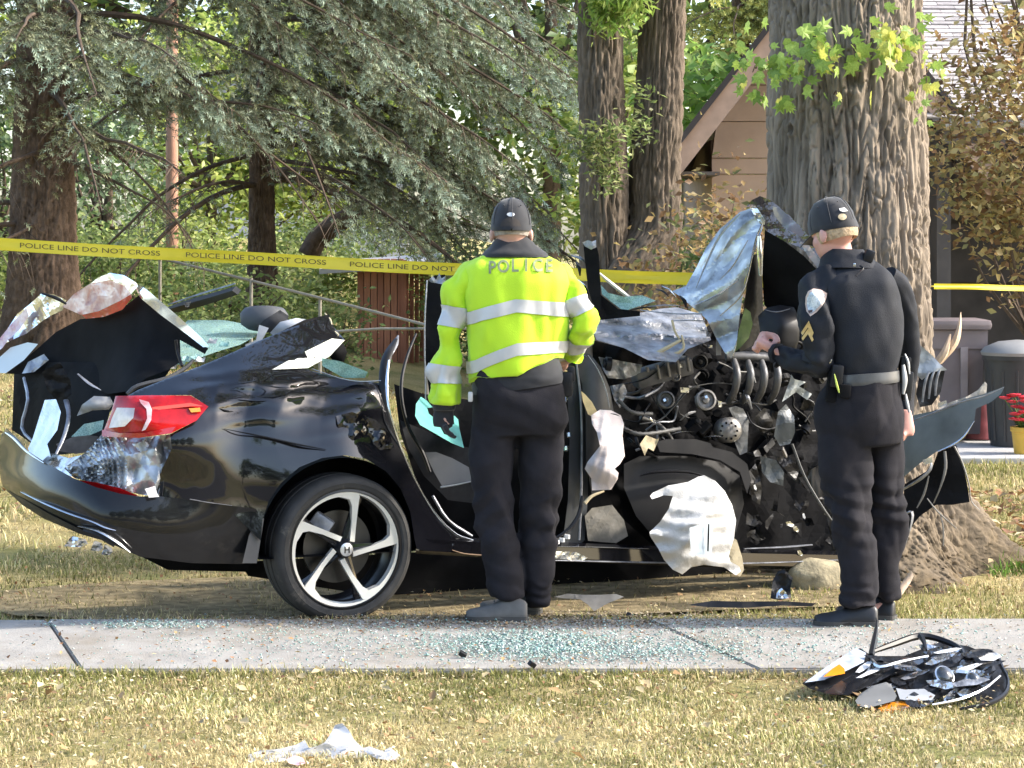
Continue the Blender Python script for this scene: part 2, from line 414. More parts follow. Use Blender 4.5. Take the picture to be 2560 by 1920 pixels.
blades('grass', 9000, -2.2, 2.2, SW0-.07, SW0+.05, .045, .005, 'longer grass fringe along the near edge of the sidewalk', 6, green=.15)
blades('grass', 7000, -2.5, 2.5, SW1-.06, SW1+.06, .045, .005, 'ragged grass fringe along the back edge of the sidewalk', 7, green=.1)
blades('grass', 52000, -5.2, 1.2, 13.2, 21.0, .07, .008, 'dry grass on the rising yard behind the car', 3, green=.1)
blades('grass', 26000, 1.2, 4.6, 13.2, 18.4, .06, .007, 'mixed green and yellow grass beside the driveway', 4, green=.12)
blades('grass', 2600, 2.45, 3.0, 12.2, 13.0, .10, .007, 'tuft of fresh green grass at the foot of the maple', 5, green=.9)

# ---- leaf litter and broken glass, too many to count
def kites(n, pos, ax, nrm, ln, wd, fold=.25):            # n leaf-like kites: 4 corners, 2 triangles
    ax = ax/np.linalg.norm(ax, axis=1, keepdims=True); sd = np.cross(nrm, ax); sd /= np.linalg.norm(sd, axis=1, keepdims=True)+1e-9
    up = np.cross(ax, sd); l = ln[:, None]; w_ = wd[:, None]/2
    v = np.stack([pos-ax*l*.5, pos+sd*w_+up*w_*fold+ax*l*.02, pos+ax*l*.5-up*l*.08, pos-sd*w_+up*w_*fold+ax*l*.02], 1).reshape(-1, 3)
    i = np.arange(n)*4
    return v, np.concatenate([np.stack([i, i+1, i+2], 1), np.stack([i, i+2, i+3], 1)])
M_litter = mat('fallen_leaf', (1, 1, 1), .8, var=.2, vscale=40, attr=True, trans=.15)
def litter(name, n, x0, x1, y0, y1, size, pal, label, seed, cat='leaves', zz=.012, m=None, skip=None, zdev=.006, gauss=None):
    g = np.random.default_rng(seed)
    if gauss: x = g.normal(gauss[0], gauss[1], n); y = g.normal(gauss[2], gauss[3], n); kp = (y > y0) & (y < y1); x, y = x[kp], y[kp]; n = len(x)
    else: x = g.uniform(x0, x1, n); y = g.uniform(y0, y1, n)
    pos = np.stack([x, y, hg(x, y)+zz+g.uniform(0, zdev, n)], 1)
    ax = g.normal(size=(n, 3)); ax[:, 2] *= .3; nr = g.normal(0, .35, (n, 3)); nr[:, 2] = 1
    v, f = kites(n, pos, ax, nr, size*g.uniform(.5, 1.4, n), size*g.uniform(.35, .9, n))
    c = np.array(pal)[g.integers(0, len(pal), n)]*g.uniform(.6, 1.25, (n, 1))
    return obj(name, v, f, m or M_litter, smooth=False, kind='stuff', label=label, cat=cat, col=np.repeat(c, 4, 0))
BROWN = [(.42, .26, .12), (.55, .42, .22), (.33, .17, .08), (.62, .52, .32), (.25, .13, .07)]
litter('fallen_leaves', 420, -2.1, 2.1, SW0, SW1, .022, BROWN, 'dry leaf scraps and grit on the sidewalk', 15, zz=.036, zdev=.006)
litter('fallen_leaves', 260, -2.1, 2.1, 7.5, 9.44, .045, BROWN[:2]+[(.66, .54, .30)], 'larger dry tan leaves in the near lawn', 16, zz=.03, zdev=.02)
litter('fallen_leaves', 2600, -2.1, 2.1, 7.5, 9.44, .019, BROWN+[(.72, .62, .38)]*8, 'small dry leaf scraps in the near lawn', 11, zz=.03, zdev=.02)
litter('fallen_leaves', 1100, -2.6, 2.6, 10.7, 13.2, .022, BROWN, 'dry leaf scraps around the wrecked car', 12, zz=.03, zdev=.02)
litter('fallen_leaves', 1500, 2.0, 4.4, 12.3, 16.0, .07, BROWN, 'heap of brown fallen leaves behind the maple', 13, zz=.03, zdev=.06)
litter('fallen_leaves', 1600, -4.6, 1.0, 14, 21, .06, BROWN, 'brown needle and leaf litter under the spruces', 14, zz=.03, zdev=.03)
M_crumb = mat('glass_crumbs', (1, 1, 1), .12, var=.08, attr=True, trans=.25, spec=.8)
TEAL = [(.42, .66, .60), (.50, .72, .66), (.62, .72, .70), (.74, .76, .74)]
SWB = SW0+.02, SW1+.15
def crumbs(n, gauss, label, seed, size=.010):
    g = np.random.default_rng(seed); x = g.normal(gauss[0], gauss[1], n); y = g.normal(gauss[2], gauss[3], n)
    kp = (y > SWB[0]) & (y < SWB[1]); x, y = x[kp], y[kp]; n = len(x); z = np.where((y < SW1), .036, .025)
    p = np.stack([x, y, z+g.uniform(0, .004, n)], 1); d = g.normal(size=(n, 4, 3))*size*g.uniform(.25, .65, (n, 1, 1)); d[:, :, 2] *= .7
    v = (p[:, None]+d).reshape(-1, 3); v[:, 2] = np.maximum(v[:, 2], np.repeat(z, 4)-.003); i = np.arange(n)*4
    f = np.concatenate([np.stack([i+a, i+b, i+c], 1) for a, b, c in ((0,1,2),(0,2,3),(0,3,1),(1,3,2))])
    c = np.array(TEAL)[g.integers(0, 4, n)]*g.uniform(.7, 1.1, (n, 1))
    return obj('glass_crumbs', v, f, M_crumb, smooth=False, kind='stuff', label=label, cat='broken glass', col=np.repeat(c, 4, 0))
crumbs(5200, (.05, .17, 10.0, .16), 'dense teal patch of broken glass on the sidewalk', 21)
crumbs(2600, (.45, .3, 9.85, .16), 'teal glass scatter beside the dense patch on the sidewalk', 22)
crumbs(5200, (.55, 1.0, 10.15, .36), 'pale broken glass strewn along the sidewalk', 23, .009)
crumbs(700, (-1.58, .16, 10.52, .06), 'small teal glass patch at the back edge of the sidewalk', 24)
crumbs(1500, (-.75, .5, 10.1, .3), 'thin glass scatter on the sidewalk before the rear wheel', 25, .008)
g_ = np.random.default_rng(30)
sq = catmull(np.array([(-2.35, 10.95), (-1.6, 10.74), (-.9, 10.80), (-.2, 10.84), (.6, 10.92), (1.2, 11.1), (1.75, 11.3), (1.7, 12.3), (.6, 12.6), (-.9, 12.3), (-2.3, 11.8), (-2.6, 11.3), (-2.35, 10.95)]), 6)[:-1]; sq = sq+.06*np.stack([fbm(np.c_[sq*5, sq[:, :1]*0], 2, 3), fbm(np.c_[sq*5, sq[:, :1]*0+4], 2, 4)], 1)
sp_, st_ = poly_fill(sq, .12); shaded_soil = obj('shaded_soil', np.c_[sp_, np.full(len(sp_), .018)], [tuple(t) for t in st_], mat('car_shaded_soil', (.22, .175, .10), 1., var=.5, vscale=14, bump=.8, bscale=50, spec=.1), smooth=False, kind='structure')  # bare earth under the car, its colour darkened for the car's shade
litter('dirt', 5200, -1.3, 1.4, 10.35, 10.95, .016, [(.34, .27, .18), (.42, .35, .25), (.25, .19, .12)], 'loose dirt spilled over the back edge of the sidewalk', 31, cat='dirt', zz=.031, zdev=.004, gauss=(.1, .75, 10.66, .13))
# ================================================================== TREES AND PLANTS
def bark_trunk(name, base, prof, parent, m, ridge=.02, freq=7., lean=None, nseg=160, nrow=260, roots=0, rphase=0., seed=1, knots=(), vf=3.4):
    # prof: (z above base, centre dx, centre dy, radius)
    pr = np.array(prof, float); zz = np.linspace(pr[0, 0], pr[-1, 0], nrow)
    cx = np.interp(zz, pr[:, 0], pr[:, 1]); cy = np.interp(zz, pr[:, 0], pr[:, 2]); r = np.interp(zz, pr[:, 0], pr[:, 3])
    ker = np.ones(9)/9
    for a in (cx, cy, r): a[4:-4] = np.convolve(a, ker, 'valid')
    a = np.linspace(0, 2*np.pi, nseg, endpoint=False); A, Zg = np.meshgrid(a, zz)
    rr = r[:, None]*np.ones_like(A)
    if roots:
        fl = np.clip(1-(Zg-pr[0, 0])/1.0, 0, 1)**2
        rr = rr*(1+fl*.34*np.clip(np.cos(roots*A+rphase+.5*np.sin(A*2)), -.6, 1))
    rs_ = (rr/np.median(r)).ravel(); q = np.stack([np.cos(A).ravel()*freq*rs_, np.sin(A).ravel()*freq*rs_, Zg.ravel()*vf], 1)
    wob = fbm(q*.35+4, 3, seed)
    q2 = q.copy(); q2[:, 2] += wob*1.4; q2[:, 0] += wob*.6
    n1 = np.abs(fbm(q2, 2, seed+3)); ridgev = 1-np.clip(n1*3.2, 0, 1)        # dark fissures where the noise crosses zero
    n2 = fbm(q2*np.array([2.6, 2.6, 4.2]), 3, seed+7)
    plate = np.abs(fbm(q2*np.array([1.1, 1.1, 3.1])+7, 2, seed+11)); cross = 1-np.clip(plate*4.5, 0, 1)
    disp = (-.9*ridgev-.6*cross+.45*n2).reshape(A.shape)*ridge+.02*fbm(q*.25, 2, seed+20).reshape(A.shape)*(r[:, None]/.4)
    for (kz, ka, kr) in knots:
        da = np.angle(np.exp(1j*(A-ka)))*r[:, None]; dd = np.hypot(da, Zg-kz)/kr
        disp = disp+.018*np.exp(-(dd-1)**2*5)-.035*np.exp(-dd**2*2)
    rr = rr+disp
    v = np.stack([base[0]+cx[:, None]+rr*np.cos(A), base[1]+cy[:, None]+rr*np.sin(A), base[2]+Zg], -1)
    tone = np.clip(.86+.40*disp/ridge*.5+.22*fbm(q*.5+2, 2, seed+31).reshape(A.shape), .2, 1.35)
    tone3 = np.repeat(tone.reshape(-1, 1), 3, 1)
    if roots:                        # earth stained, mossy foot
        ft = np.clip(1-(Zg.ravel()-pr[0, 0])/.75+.35*fbm(q*.4, 2, seed+50), 0, 1)[:, None]; tone3 = tone3*(1-ft+ft*np.array([[.50, .46, .36]]))
    V = v.reshape(-1, 3); i, j = np.meshgrid(np.arange(nrow-1), np.arange(nseg), indexing='ij')
    p0 = (i*nseg+j).ravel(); p1 = (i*nseg+(j+1) % nseg).ravel()
    return obj(name, V, np.stack([p0, p1, p1+nseg, p0+nseg], 1), m, parent, col=tone3)
M_mbark = mat('maple_bark', (.30, .245, .19), .95, var=.25, vscale=7, bump=.5, bscale=60, attr=True, stretch=(1, 1, .35), spec=.2)
M_sbark = mat('spruce_bark', (.20, .14, .105), .95, var=.35, vscale=9, bump=.8, bscale=50, attr=True, spec=.15)
M_tbark = mat('grey_split_bark', (.19, .15, .115), .95, var=.3, vscale=8, bump=.6, bscale=50, attr=True, stretch=(1, 1, .4), spec=.2)
M_twig = mat('twig_bark', (.10, .07, .05), .9, var=.3, vscale=30)
M_leaf = mat('leaves', (1, 1, 1), .5, var=.15, vscale=12, attr=True, trans=.45, spec=.35)
M_needle = mat('needles', (1, 1, 1), .6, var=.15, vscale=20, attr=True, trans=.22, spec=.3)

# ---- foliage generators
def leafmass(name, clumps, per, size, pal, parent, seed, spread=.28, m=None, flat=.5, ratio=.55, droop=.25):
    g = np.random.default_rng(seed); cl = np.asarray(clumps, float); n = len(cl)*per
    idx = np.repeat(np.arange(len(cl)), per)
    sp = np.full(len(cl), spread) if np.isscalar(spread) else np.asarray(spread)
    off = g.normal(size=(n, 3))*sp[idx][:, None]*np.array([1, 1, .7]); pos = cl[idx]+off
    ax = g.normal(size=(n, 3)); ax[:, 2] = ax[:, 2]*.5-droop; nr = g.normal(size=(n, 3))*flat; nr[:, 2] += .7; nr[:, 1] -= .35
    v, f = kites(n, pos, ax, nr, size*g.uniform(.6, 1.35, n), size*ratio*g.uniform(.7, 1.3, n))
    tone = g.uniform(.7, 1.3, len(cl))[idx]*g.uniform(.75, 1.25, n)
    c = np.array(pal)[g.integers(0, len(pal), n)]*tone[:, None]
    return obj(name, v, f, m or M_leaf, parent, smooth=False, col=np.repeat(np.clip(c, 0, 1), 4, 0))
def clump_cloud(center, radii, n, seed, shell=.55):
    g = np.random.default_rng(seed); d = g.normal(size=(n, 3)); d /= np.linalg.norm(d, axis=1, keepdims=True)
    r = (shell+(1-shell)*g.uniform(0, 1, n))**.8*g.uniform(.75, 1.08, n)
    return np.asarray(center)+d*r[:, None]*np.asarray(radii)
def limbs(name, base, tips, r0, m, parent, seed, every=1):
    g = np.random.default_rng(seed); mb = MB()
    for t in tips:
        mid = np.asarray(base)*.5+np.asarray(t)*.5+g.normal(0, .08, 3)*np.linalg.norm(np.asarray(t)-base)
        v, f = tube([base, mid, t], [r0, r0*.6, r0*.15], 6, 4); mb.add(v, f)
    return mb.build(name, m, parent)
YG = [(.34, .42, .09), (.26, .36, .08), (.46, .50, .14), (.18, .28, .07)]
YG2 = [(.46, .54, .12), (.36, .46, .10), (.58, .62, .20), (.26, .36, .09)]
DG = [(.13, .20, .06), (.17, .25, .08), (.10, .16, .06), (.22, .29, .10)]
def leafy_tree(name, label, cat, base, h, rad, nclump, per, size, pal, seed, r0=.08, low=.25, group=None, spread=.28, m=None, ratio=.55):
    base = np.asarray(base, float); t = thing(name, label, cat, base, group); g = np.random.default_rng(seed)
    cz = h*(low+1)/2; cl = clump_cloud(base+np.array([0, 0, cz]), (rad, rad*.8, h*(1-low)/2), nclump, seed)
    v, f = tube([base+np.array([0, 0, -.05]), base+np.array([g.normal()*.05, 0, h*.35]), base+np.array([g.normal()*.1, 0, h*.75])], [r0, r0*.75, r0*.25], 8, 5)
    obj('trunk', v, f, M_twig, t)
    tips = cl[g.choice(len(cl), min(18, len(cl)), replace=False)]
    limbs('limbs', base+np.array([0, 0, h*.3]), tips, r0*.45, M_twig, t, seed)
    leafmass('crown', cl, per, size, pal, t, seed+1, spread=spread, m=m, ratio=ratio)
    return t
def shoots(pos, dr, ln, colr, seed, k=12, nl=.036, nw=.010):       # spruce shoots as little bottle brushes
    g = np.random.default_rng(seed); n = len(pos); dr = dr/np.linalg.norm(dr, axis=1, keepdims=True)
    ref = np.where(np.abs(dr[:, 2:3]) < .8, np.array([[0, 0, 1.]]), np.array([[1., 0, 0]]))
    u = np.cross(dr, ref); u /= np.linalg.norm(u, axis=1, keepdims=True); w_ = np.cross(dr, u)
    P_, A_, N_, Cc = [], [], [], []
    for j in range(k):
        th = j*2.4+g.uniform(0, .8, n); rad = np.cos(th)[:, None]*u+np.sin(th)[:, None]*w_
        a = dr*.75+rad*.75; s = ((j+.5)/k)
        P_.append(pos+dr*(ln*s)[:, None]+a*nl*.35); A_.append(a); N_.append(np.cross(a, np.cross(dr, rad)))
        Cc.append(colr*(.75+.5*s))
    p, a, nn, c = map(np.concatenate, (P_, A_, N_, Cc)); m_ = len(p)
    v, f = kites(m_, p, a, nn, nl*g.uniform(.8, 1.25, m_), nw*g.uniform(.8, 1.3, m_), .1)
    return v, f, np.repeat(np.clip(c, 0, 1), 4, 0)
def spruce(name, label, base, prof, limb_list, parent_mat, pal, seed, ridge=.03, sh=.085, dens=1.0, nl=.040, nw=.0095, clip=None, trunk=True, droop_tw=.55):
    base = np.asarray(base, float); t = thing(name, label, 'tree', base); g = np.random.default_rng(seed)
    if trunk: bark_trunk('trunk', base, prof, t, parent_mat, ridge=ridge*.7, freq=13, nseg=160, nrow=300, seed=seed, roots=5, vf=9)
    SP, SD, SL, SC = [], [], [], []; tw = MB()
    for (z0, az, L_, dip, up) in limb_list:
        st = base+np.array([np.interp(z0, [p[0] for p in prof], [p[1] for p in prof]), 0, z0]); d = np.array([math.cos(az), math.sin(az), 0])
        s = np.linspace(0, 1, 9)
        path = st+d*(L_*s)[:, None]+np.array([0, 0, 1.])*((up*s-dip*s**1.7)*L_)[:, None]
        path[1:] += np.cumsum(g.normal(0, .018, (8, 3)), 0)*L_*.5
        rr = .010+.016*L_/2
        lb = tube(path, rr*(1-.85*s), 6, 2); obj('branch', lb[0], lb[1], M_twig, t)
        fine = catmull(path, 6); m_ = len(fine); tg = np.gradient(fine, axis=0); tg /= np.linalg.norm(tg, axis=1, keepdims=True)
        ntw = int(L_*15*dens)
        for q in range(ntw):
            sf = .14+.86*g.uniform()**.8; ii = min(m_-1, int(sf*m_)); side = 1 if q % 2 else -1
            sdv = np.cross(tg[ii], [0, 0, 1.]); sdv /= np.linalg.norm(sdv)+1e-9
            tl = (.22+.42*(1-sf)*min(L_, 2.6)/2)*g.uniform(.6, 1.25)
            hang = droop_tw*g.uniform(.3, 1.5)
            dv_ = tg[ii]*g.uniform(.5, .9)+side*sdv*g.uniform(.5, 1.)+np.array([0, 0, -hang*.8]); dv_ /= np.linalg.norm(dv_)
            ts = np.linspace(0, 1, 5); tp = fine[ii]+dv_*(tl*ts)[:, None]+np.array([0, 0, -1.])*(hang*.35*tl*ts**2)[:, None]
            vv, ff = tube(tp, .0045*(1.1-ts), 3); tw.add(vv, ff)
            nsh = max(3, int(tl/.040)); k = np.linspace(.12, 1, nsh); pt = tp[0]+(tp[-1]-tp[0])*k[:, None]
            pt[:, 2] += (.35*hang*tl*(k-k**2))
            cr = np.cross(dv_, [0, 0, 1.]); cr /= np.linalg.norm(cr)+1e-9
            sgn = np.where(np.arange(nsh) % 2, 1, -1)[:, None]
            dd = dv_*g.uniform(.6, 1., (nsh, 1))+cr*sgn*g.uniform(.25, .9, (nsh, 1))+g.normal(0, .25, (nsh, 3))+np.array([0, 0, .1])
            dd[-1] = dv_
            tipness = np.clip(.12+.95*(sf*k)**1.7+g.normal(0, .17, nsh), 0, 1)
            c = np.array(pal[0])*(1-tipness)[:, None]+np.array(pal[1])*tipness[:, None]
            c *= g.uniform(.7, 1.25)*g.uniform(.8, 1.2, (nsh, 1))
            SP.append(pt); SD.append(dd); SL.append(sh*g.uniform(.7, 1.2, nsh)); SC.append(c)
    tw.build('twigs', M_twig, t)
    p, d_, l_, c = map(np.concatenate, (SP, SD, SL, SC))
    if clip is not None:
        kp = clip(p); p, d_, l_, c = p[kp], d_[kp], l_[kp], c[kp]
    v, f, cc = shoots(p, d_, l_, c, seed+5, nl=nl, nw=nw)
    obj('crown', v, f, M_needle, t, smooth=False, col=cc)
    return t

# ---- big maple beside the wreck
MB0 = np.array([1.80, 12.75, 0.]); PXM = 12.75/F
maple = thing('maple_tree', 'thick grey barked maple trunk that the wrecked car hit', 'tree', MB0)
def mz(py): return H+(Y0-py)/F*11.7
bark_trunk('trunk', MB0-np.array([0, 0, .08]), [(0, .06, -.03, 1.02), (.10, .06, -.03, .80), (.22, .05, -.02, .66), (.45, .03, 0, .545), (.8, .015, 0, .465), (1.2, .0, 0, .435), (1.8, -.01, 0, .425), (2.4, -.02, 0, .42), (3.0, -.03, 0, .408), (3.6, -.05, 0, .415), (4.8, -.1, 0, .42)],
           maple, M_mbark, ridge=.026, freq=11.0, nseg=520, nrow=760, roots=5, rphase=1.1, seed=4, knots=((2.62, -1.62, .06), (2.38, -2.5, .03)))
# limbs and crown above the picture
gm = np.random.default_rng(40)
top = MB0+np.array([-.1, 0, 4.6])
for k in range(7):
    az = k*.9+.3; tip = top+np.array([math.cos(az)*gm.uniform(2.2, 3.8), math.sin(az)*gm.uniform(1.5, 3.), gm.uniform(2.2, 4.2)])
    v, f = tube([top+np.array([0, 0, -.35]), top*.6+tip*.4+np.array([0, 0, .5]), tip], [.2, .11, .02], 10, 6); obj('limb', v, f, M_mbark if False else mat('maple_limb_bark', (.28, .23, .18), .95, var=.3, vscale=8, bump=.6), maple)
cl = clump_cloud(MB0+np.array([-.2, -.2, 7.6]), (4.3, 3.6, 2.4), 230, 41, .2)
leafmass('crown', cl, 42, .15, [(.16, .24, .06), (.22, .30, .07), (.30, .30, .08), (.38, .26, .09)], maple, 42, spread=.34)
# leaf sprays growing straight out of the trunk
def lobed_leaf(n=5, depth=.45):
    pts = []
    for k in range(2*n+1):
        a = -2.35+4.7*k/(2*n); r = 1.0 if k % 2 == 0 else 1-depth
        if k % 2 == 0: r *= [.62, .82, 1.08, .82, .62, .6][k//2] if n == 5 else 1
        pts.append((math.sin(a)*r*.62, math.cos(a)*r*.62+.35))
    pts = [(0, -.12)]+pts; return pts
ol = lobed_leaf(5, .60); me_v = [(0, .28, .05)]+[(x, y, .10*abs(x)-.06*y*y) for x, y in ol]
leaf_f = [(0, k, k % (len(ol))+1) for k in range(1, len(ol)+1)]
PALG = [('bright_green_leaf', (.36, .50, .10)), ('pale_yellow_leaf', (.60, .60, .13)), ('mid_green_leaf', (.22, .34, .07)), ('rust_leaf', (.42, .20, .08))]
LM = [mat(nm, c, .5, var=.2, vscale=14, trans=.35) for nm, c in PALG]
leaf_mesh = []
for m_ in LM:
    me = bpy.data.meshes.new('leaf'); me.from_pydata(me_v, [], [tuple(reversed(q)) for q in leaf_f]); me.materials.append(m_); me.update(); leaf_mesh.append(me)
def leaf_spray(px0, py0, d, pts, seed, parent, size=.085, mix=(.5, .2, .3, 0)):
    g = np.random.default_rng(seed); a = P(px0, py0, d+.12)
    tipm = P(*np.mean(pts, 0), d); v, f = tube([a, a*.5+tipm*.5+np.array([0, -.05, .02]), tipm], [.006, .004, .002], 5, 4)
    sp = obj('sprig', v, f, M_twig, parent)
    for (x, y) in pts:
        loc = P(x+g.normal()*5, y+g.normal()*5, d-.02+g.uniform(-.10, .05))
        o = bpy.data.objects.new('leaf', leaf_mesh[g.choice(4, p=mix)]); C.objects.link(o); o.parent = sp
        s = size*g.uniform(.75, 1.35); o.scale = (s, s, s); ORG[o.name] = loc
        o.rotation_euler = (R(90)+g.normal(0, .5), g.normal(0, .8)+math.pi*(.7+.5*g.uniform()), g.normal(0, .7)); o.location = tuple(loc-ORG[sp.name])
    return sp
def cloudpts(n, cx, cy, rx, ry, seed):
    g = np.random.default_rng(seed); return [(cx+g.normal()*rx, cy+g.normal()*ry) for _ in range(n)]
DM = 12.2
leaf_spray(2010, 150, DM, cloudpts(38, 2035, 125, 45, 42, 1), 51, maple)
leaf_spray(1950, 160, DM+.05, cloudpts(30, 1945, 165, 42, 22, 2), 52, maple, .075, (.4, .1, .5, 0))
leaf_spray(2205, 120, DM, cloudpts(30, 2215, 105, 34, 38, 3), 53, maple, .085, (.3, .6, .07, .03))
leaf_spray(2265, 100, DM+.1, cloudpts(24, 2275, 95, 26, 34, 4), 54, maple, .08, (.5, .3, .2, 0))
leaf_spray(2130, 110, DM, cloudpts(7, 2135, 125, 14, 22, 5), 55, maple, .085, (.5, .2, .3, 0))
leaf_spray(2085, 235, DM, cloudpts(3, 2092, 232, 12, 8, 6), 56, maple, .07)
leaf_spray(1960, 265, DM+.06, cloudpts(7, 1962, 255, 18, 10, 7), 57, maple, .07, (.4, .3, .3, 0))
leaf_spray(1890, 170, DM+.1, cloudpts(18, 1895, 165, 24, 45, 8), 58, maple, .07, (.35, .15, .5, 0))
leaf_spray(2310, 190, DM+.2, cloudpts(16, 2320, 200, 24, 40, 9), 59, maple, .065, (.3, .3, .4, 0))
# torn wood on the side of the trunk
M_wood = mat('torn_wood', (.56, .42, .30), .85, var=.25, vscale=20, stretch=(3, 3, .5))
v, f = tube([P(2350, 905, 12.45), P(2385, 860, 12.42), P(2398, 820, 12.4), P(2402, 780, 12.4)], [.03, .04, .022, .003], 7, 3, flat=.5); obj('bark_splinter', v, f, M_wood, maple)
v, f = tube([P(2340, 910, 12.4), P(2362, 880, 12.38), P(2376, 835, 12.38)], [.02, .02, .004], 6, 3); obj('bark_splinter', v, f, M_wood, maple)
v, f = tube([P(2236, 1495, 11.5), P(2275, 1440, 11.6), P(2262, 1420, 11.6)], [.03, .02, .002], 6, 3, flat=.4); obj('bark_splinter', v, f, M_wood, maple)

# ---- twin trunk tree
TB = np.array([(1570-CX)/F*16.2, 16.2, float(hg(.8, 16.2))])
twin = thing('split_trunk_tree', 'old tree forking into two grey trunks behind the crumpled hood', 'tree', TB)
s16 = 16.2/F
def tp(px): return (px-CX)*s16-TB[0]
bark_trunk('trunk', TB, [(-.05, 0, 0, .46), (.5, .0, 0, .35), (1.0, 0.01, 0, .315), (1.45, .01, 0, .31), (1.75, tp(1640), .02, .19), (2.1, tp(1638), .02, .175), (2.6, tp(1648), .02, .168), (3.3, tp(1660), .02, .16), (4.6, tp(1680), .02, .15), (6.0, tp(1690), 0, .10)], twin, M_tbark, ridge=.022, freq=8.5, nseg=150, nrow=300, seed=9, roots=4)
bark_trunk('trunk', TB+np.array([0, -.05, 0]), [(.4, tp(1520), 0, .17), (1.0, tp(1520), 0, .185), (1.5, tp(1515), 0, .18), (2.0, tp(1508), 0, .165), (2.6, tp(1502), 0, .16), (3.3, tp(1496), 0, .15), (4.6, tp(1480), 0, .14), (6.0, tp(1460), 0, .1)], twin, M_tbark, ridge=.026, freq=7.5, nseg=130, nrow=280, seed=13)
leafmass('crown', np.concatenate([clump_cloud(P(1540, 10, 15.7), (.26, .2, .16), 26, 60, .1), clump_cloud(P(1500, -250, 15.7), (1.2, .8, .6), 60, 61, .1)]), 46, .075, [(.30, .42, .09), (.22, .36, .07), (.40, .48, .14)], twin, 62, spread=.07, ratio=.3, droop=.9)
_sh = leafmass('leafy_shoots', np.concatenate([clump_cloud(P(1480, 360, 15.6), (.2, .15, .22), 16, 63, .1), clump_cloud(P(1530, 420, 15.7), (.13, .1, .2), 10, 64, .1), clump_cloud(P(1600, 300, 15.8), (.06, .1, .25), 8, 65, .1)]), 22, .06, [(.24, .30, .09), (.34, .36, .15), (.16, .22, .07)], twin, 66, spread=.06, ratio=.35); _sh['kind'] = 'stuff'

# ---- the two blue spruces
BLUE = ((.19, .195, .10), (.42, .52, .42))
gs = np.random.default_rng(70)
SB1 = np.array([(108-CX)/F*20, 20, float(hg(-3.9, 20))])
L1 = []
for k in range(46):
    z0 = gs.uniform(1.15, 5.6); az = gs.uniform(-2.9, .55)
    L_ = gs.uniform(1.3, 2.9); L1.append((z0, az, L_, gs.uniform(.25, .6), gs.uniform(-.05, .25)))
L1 += [(2.95, -.12, 3.3, .62, .16), (2.9, -.25, 2.5, .75, .1), (3.45, -.1, 3.0, .45, .14), (3.9, -.3, 2.9, .35, .15), (2.1, -.35, 1.5, .8, -.1), (4.2, -.05, 3.4, .4, .1), (4.7, -.2, 3.4, .45, .1)]
def clipL(p):      # keep the gap that shows the pole and the bright shrubs
    px = p[:, 0]/20*F+CX; py = Y0-(p[:, 2]-H)/20*F
    g = np.random.default_rng(1); u = g.uniform(0, 1, len(p))
    gap = ((px > 205) & (px < 880) & (py > 375)) | ((px > 375) & (px < 480) & (py > 285)) | ((px > 392) & (px < 450) & (py < 70) & (py > -60))
    low = (py > 640)
    tr = (px > 25) & (px < 195) & (py > 330) & (p[:, 1] < 20.1)
    return ~((gap & (u > .06)) | (low & (u > .1)) | (tr & (u > .12)))
sp1 = spruce('blue_spruce', 'blue spruce with a stout bare brown lower trunk beside the yellow tape', SB1,
       [(-.1, 0, 0, .44), (.3, 0, 0, .35), (.9, 0, 0, .29), (1.6, 0, 0, .262), (2.4, .01, 0, .245), (3.5, .03, 0, .215), (6, .05, 0, .12)], L1, M_sbark, BLUE, 71, clip=clipL)
SB2 = np.array([(655-CX)/F*22.5, 22.5, float(hg(-2.3, 22.5))])
L2 = []
for k in range(72):
    z0 = gs.uniform(1.5, 6.2); az = gs.uniform(-2.6, .35) if k % 3 else gs.uniform(-1.2, .2)
    L_ = gs.uniform(1.6, 3.3)*(1.1 if math.cos(az) > .3 else .8); L2.append((z0, az, L_, gs.uniform(.3, .75), gs.uniform(-.05, .25)))
L2 += [(3.4, -.15, 3.1, .5, 0), (3.0, -.35, 2.9, .6, .05), (2.4, -.3, 2.7, .45, .0), (4.0, 0, 3.2, .5, .05), (1.9, -.5, 2.3, .3, .0)]
def clipR(p):
    px = p[:, 0]/22*F+CX; py = Y0-(p[:, 2]-H)/22*F
    g = np.random.default_rng(2); u = g.uniform(0, 1, len(p))
    lim = np.interp(px, [0, 300, 560, 720, 820, 950, 1250, 1440, 1460], [300, 330, 400, 470, 600, 660, 665, 600, 560])
    return ~(((py > lim) & (u > .08)) | ((px > 1455+25*np.sin(py/40)) & (u > .02)) | ((px < 880) & (px > 380) & (py > 400) & (u > .15)))
spruce('blue_spruce', 'broad blue spruce whose drooping branches hang behind the officer in yellow', SB2,
       [(-.1, 0, 0, .36), (.4, 0, 0, .17), (1.2, 0, 0, .125), (2.5, 0, 0, .115), (4, 0, 0, .10), (6.4, 0, 0, .06)], L2, M_sbark, BLUE, 73, clip=clipR, dens=1.15)
# leaning dead trunk by the second spruce
v, f = tube([P(770, 640, 23), P(800, 590, 23), P(865, 545, 22.8), P(930, 500, 22.6)], [.11, .10, .09, .06], 10, 5)
SPF = [o for o in bpy.data.objects if o.name.startswith('blue_spruce')]
obj('broken_limb', v, f, M_sbark, SPF[-1], col=np.full((len(v), 3), .7))

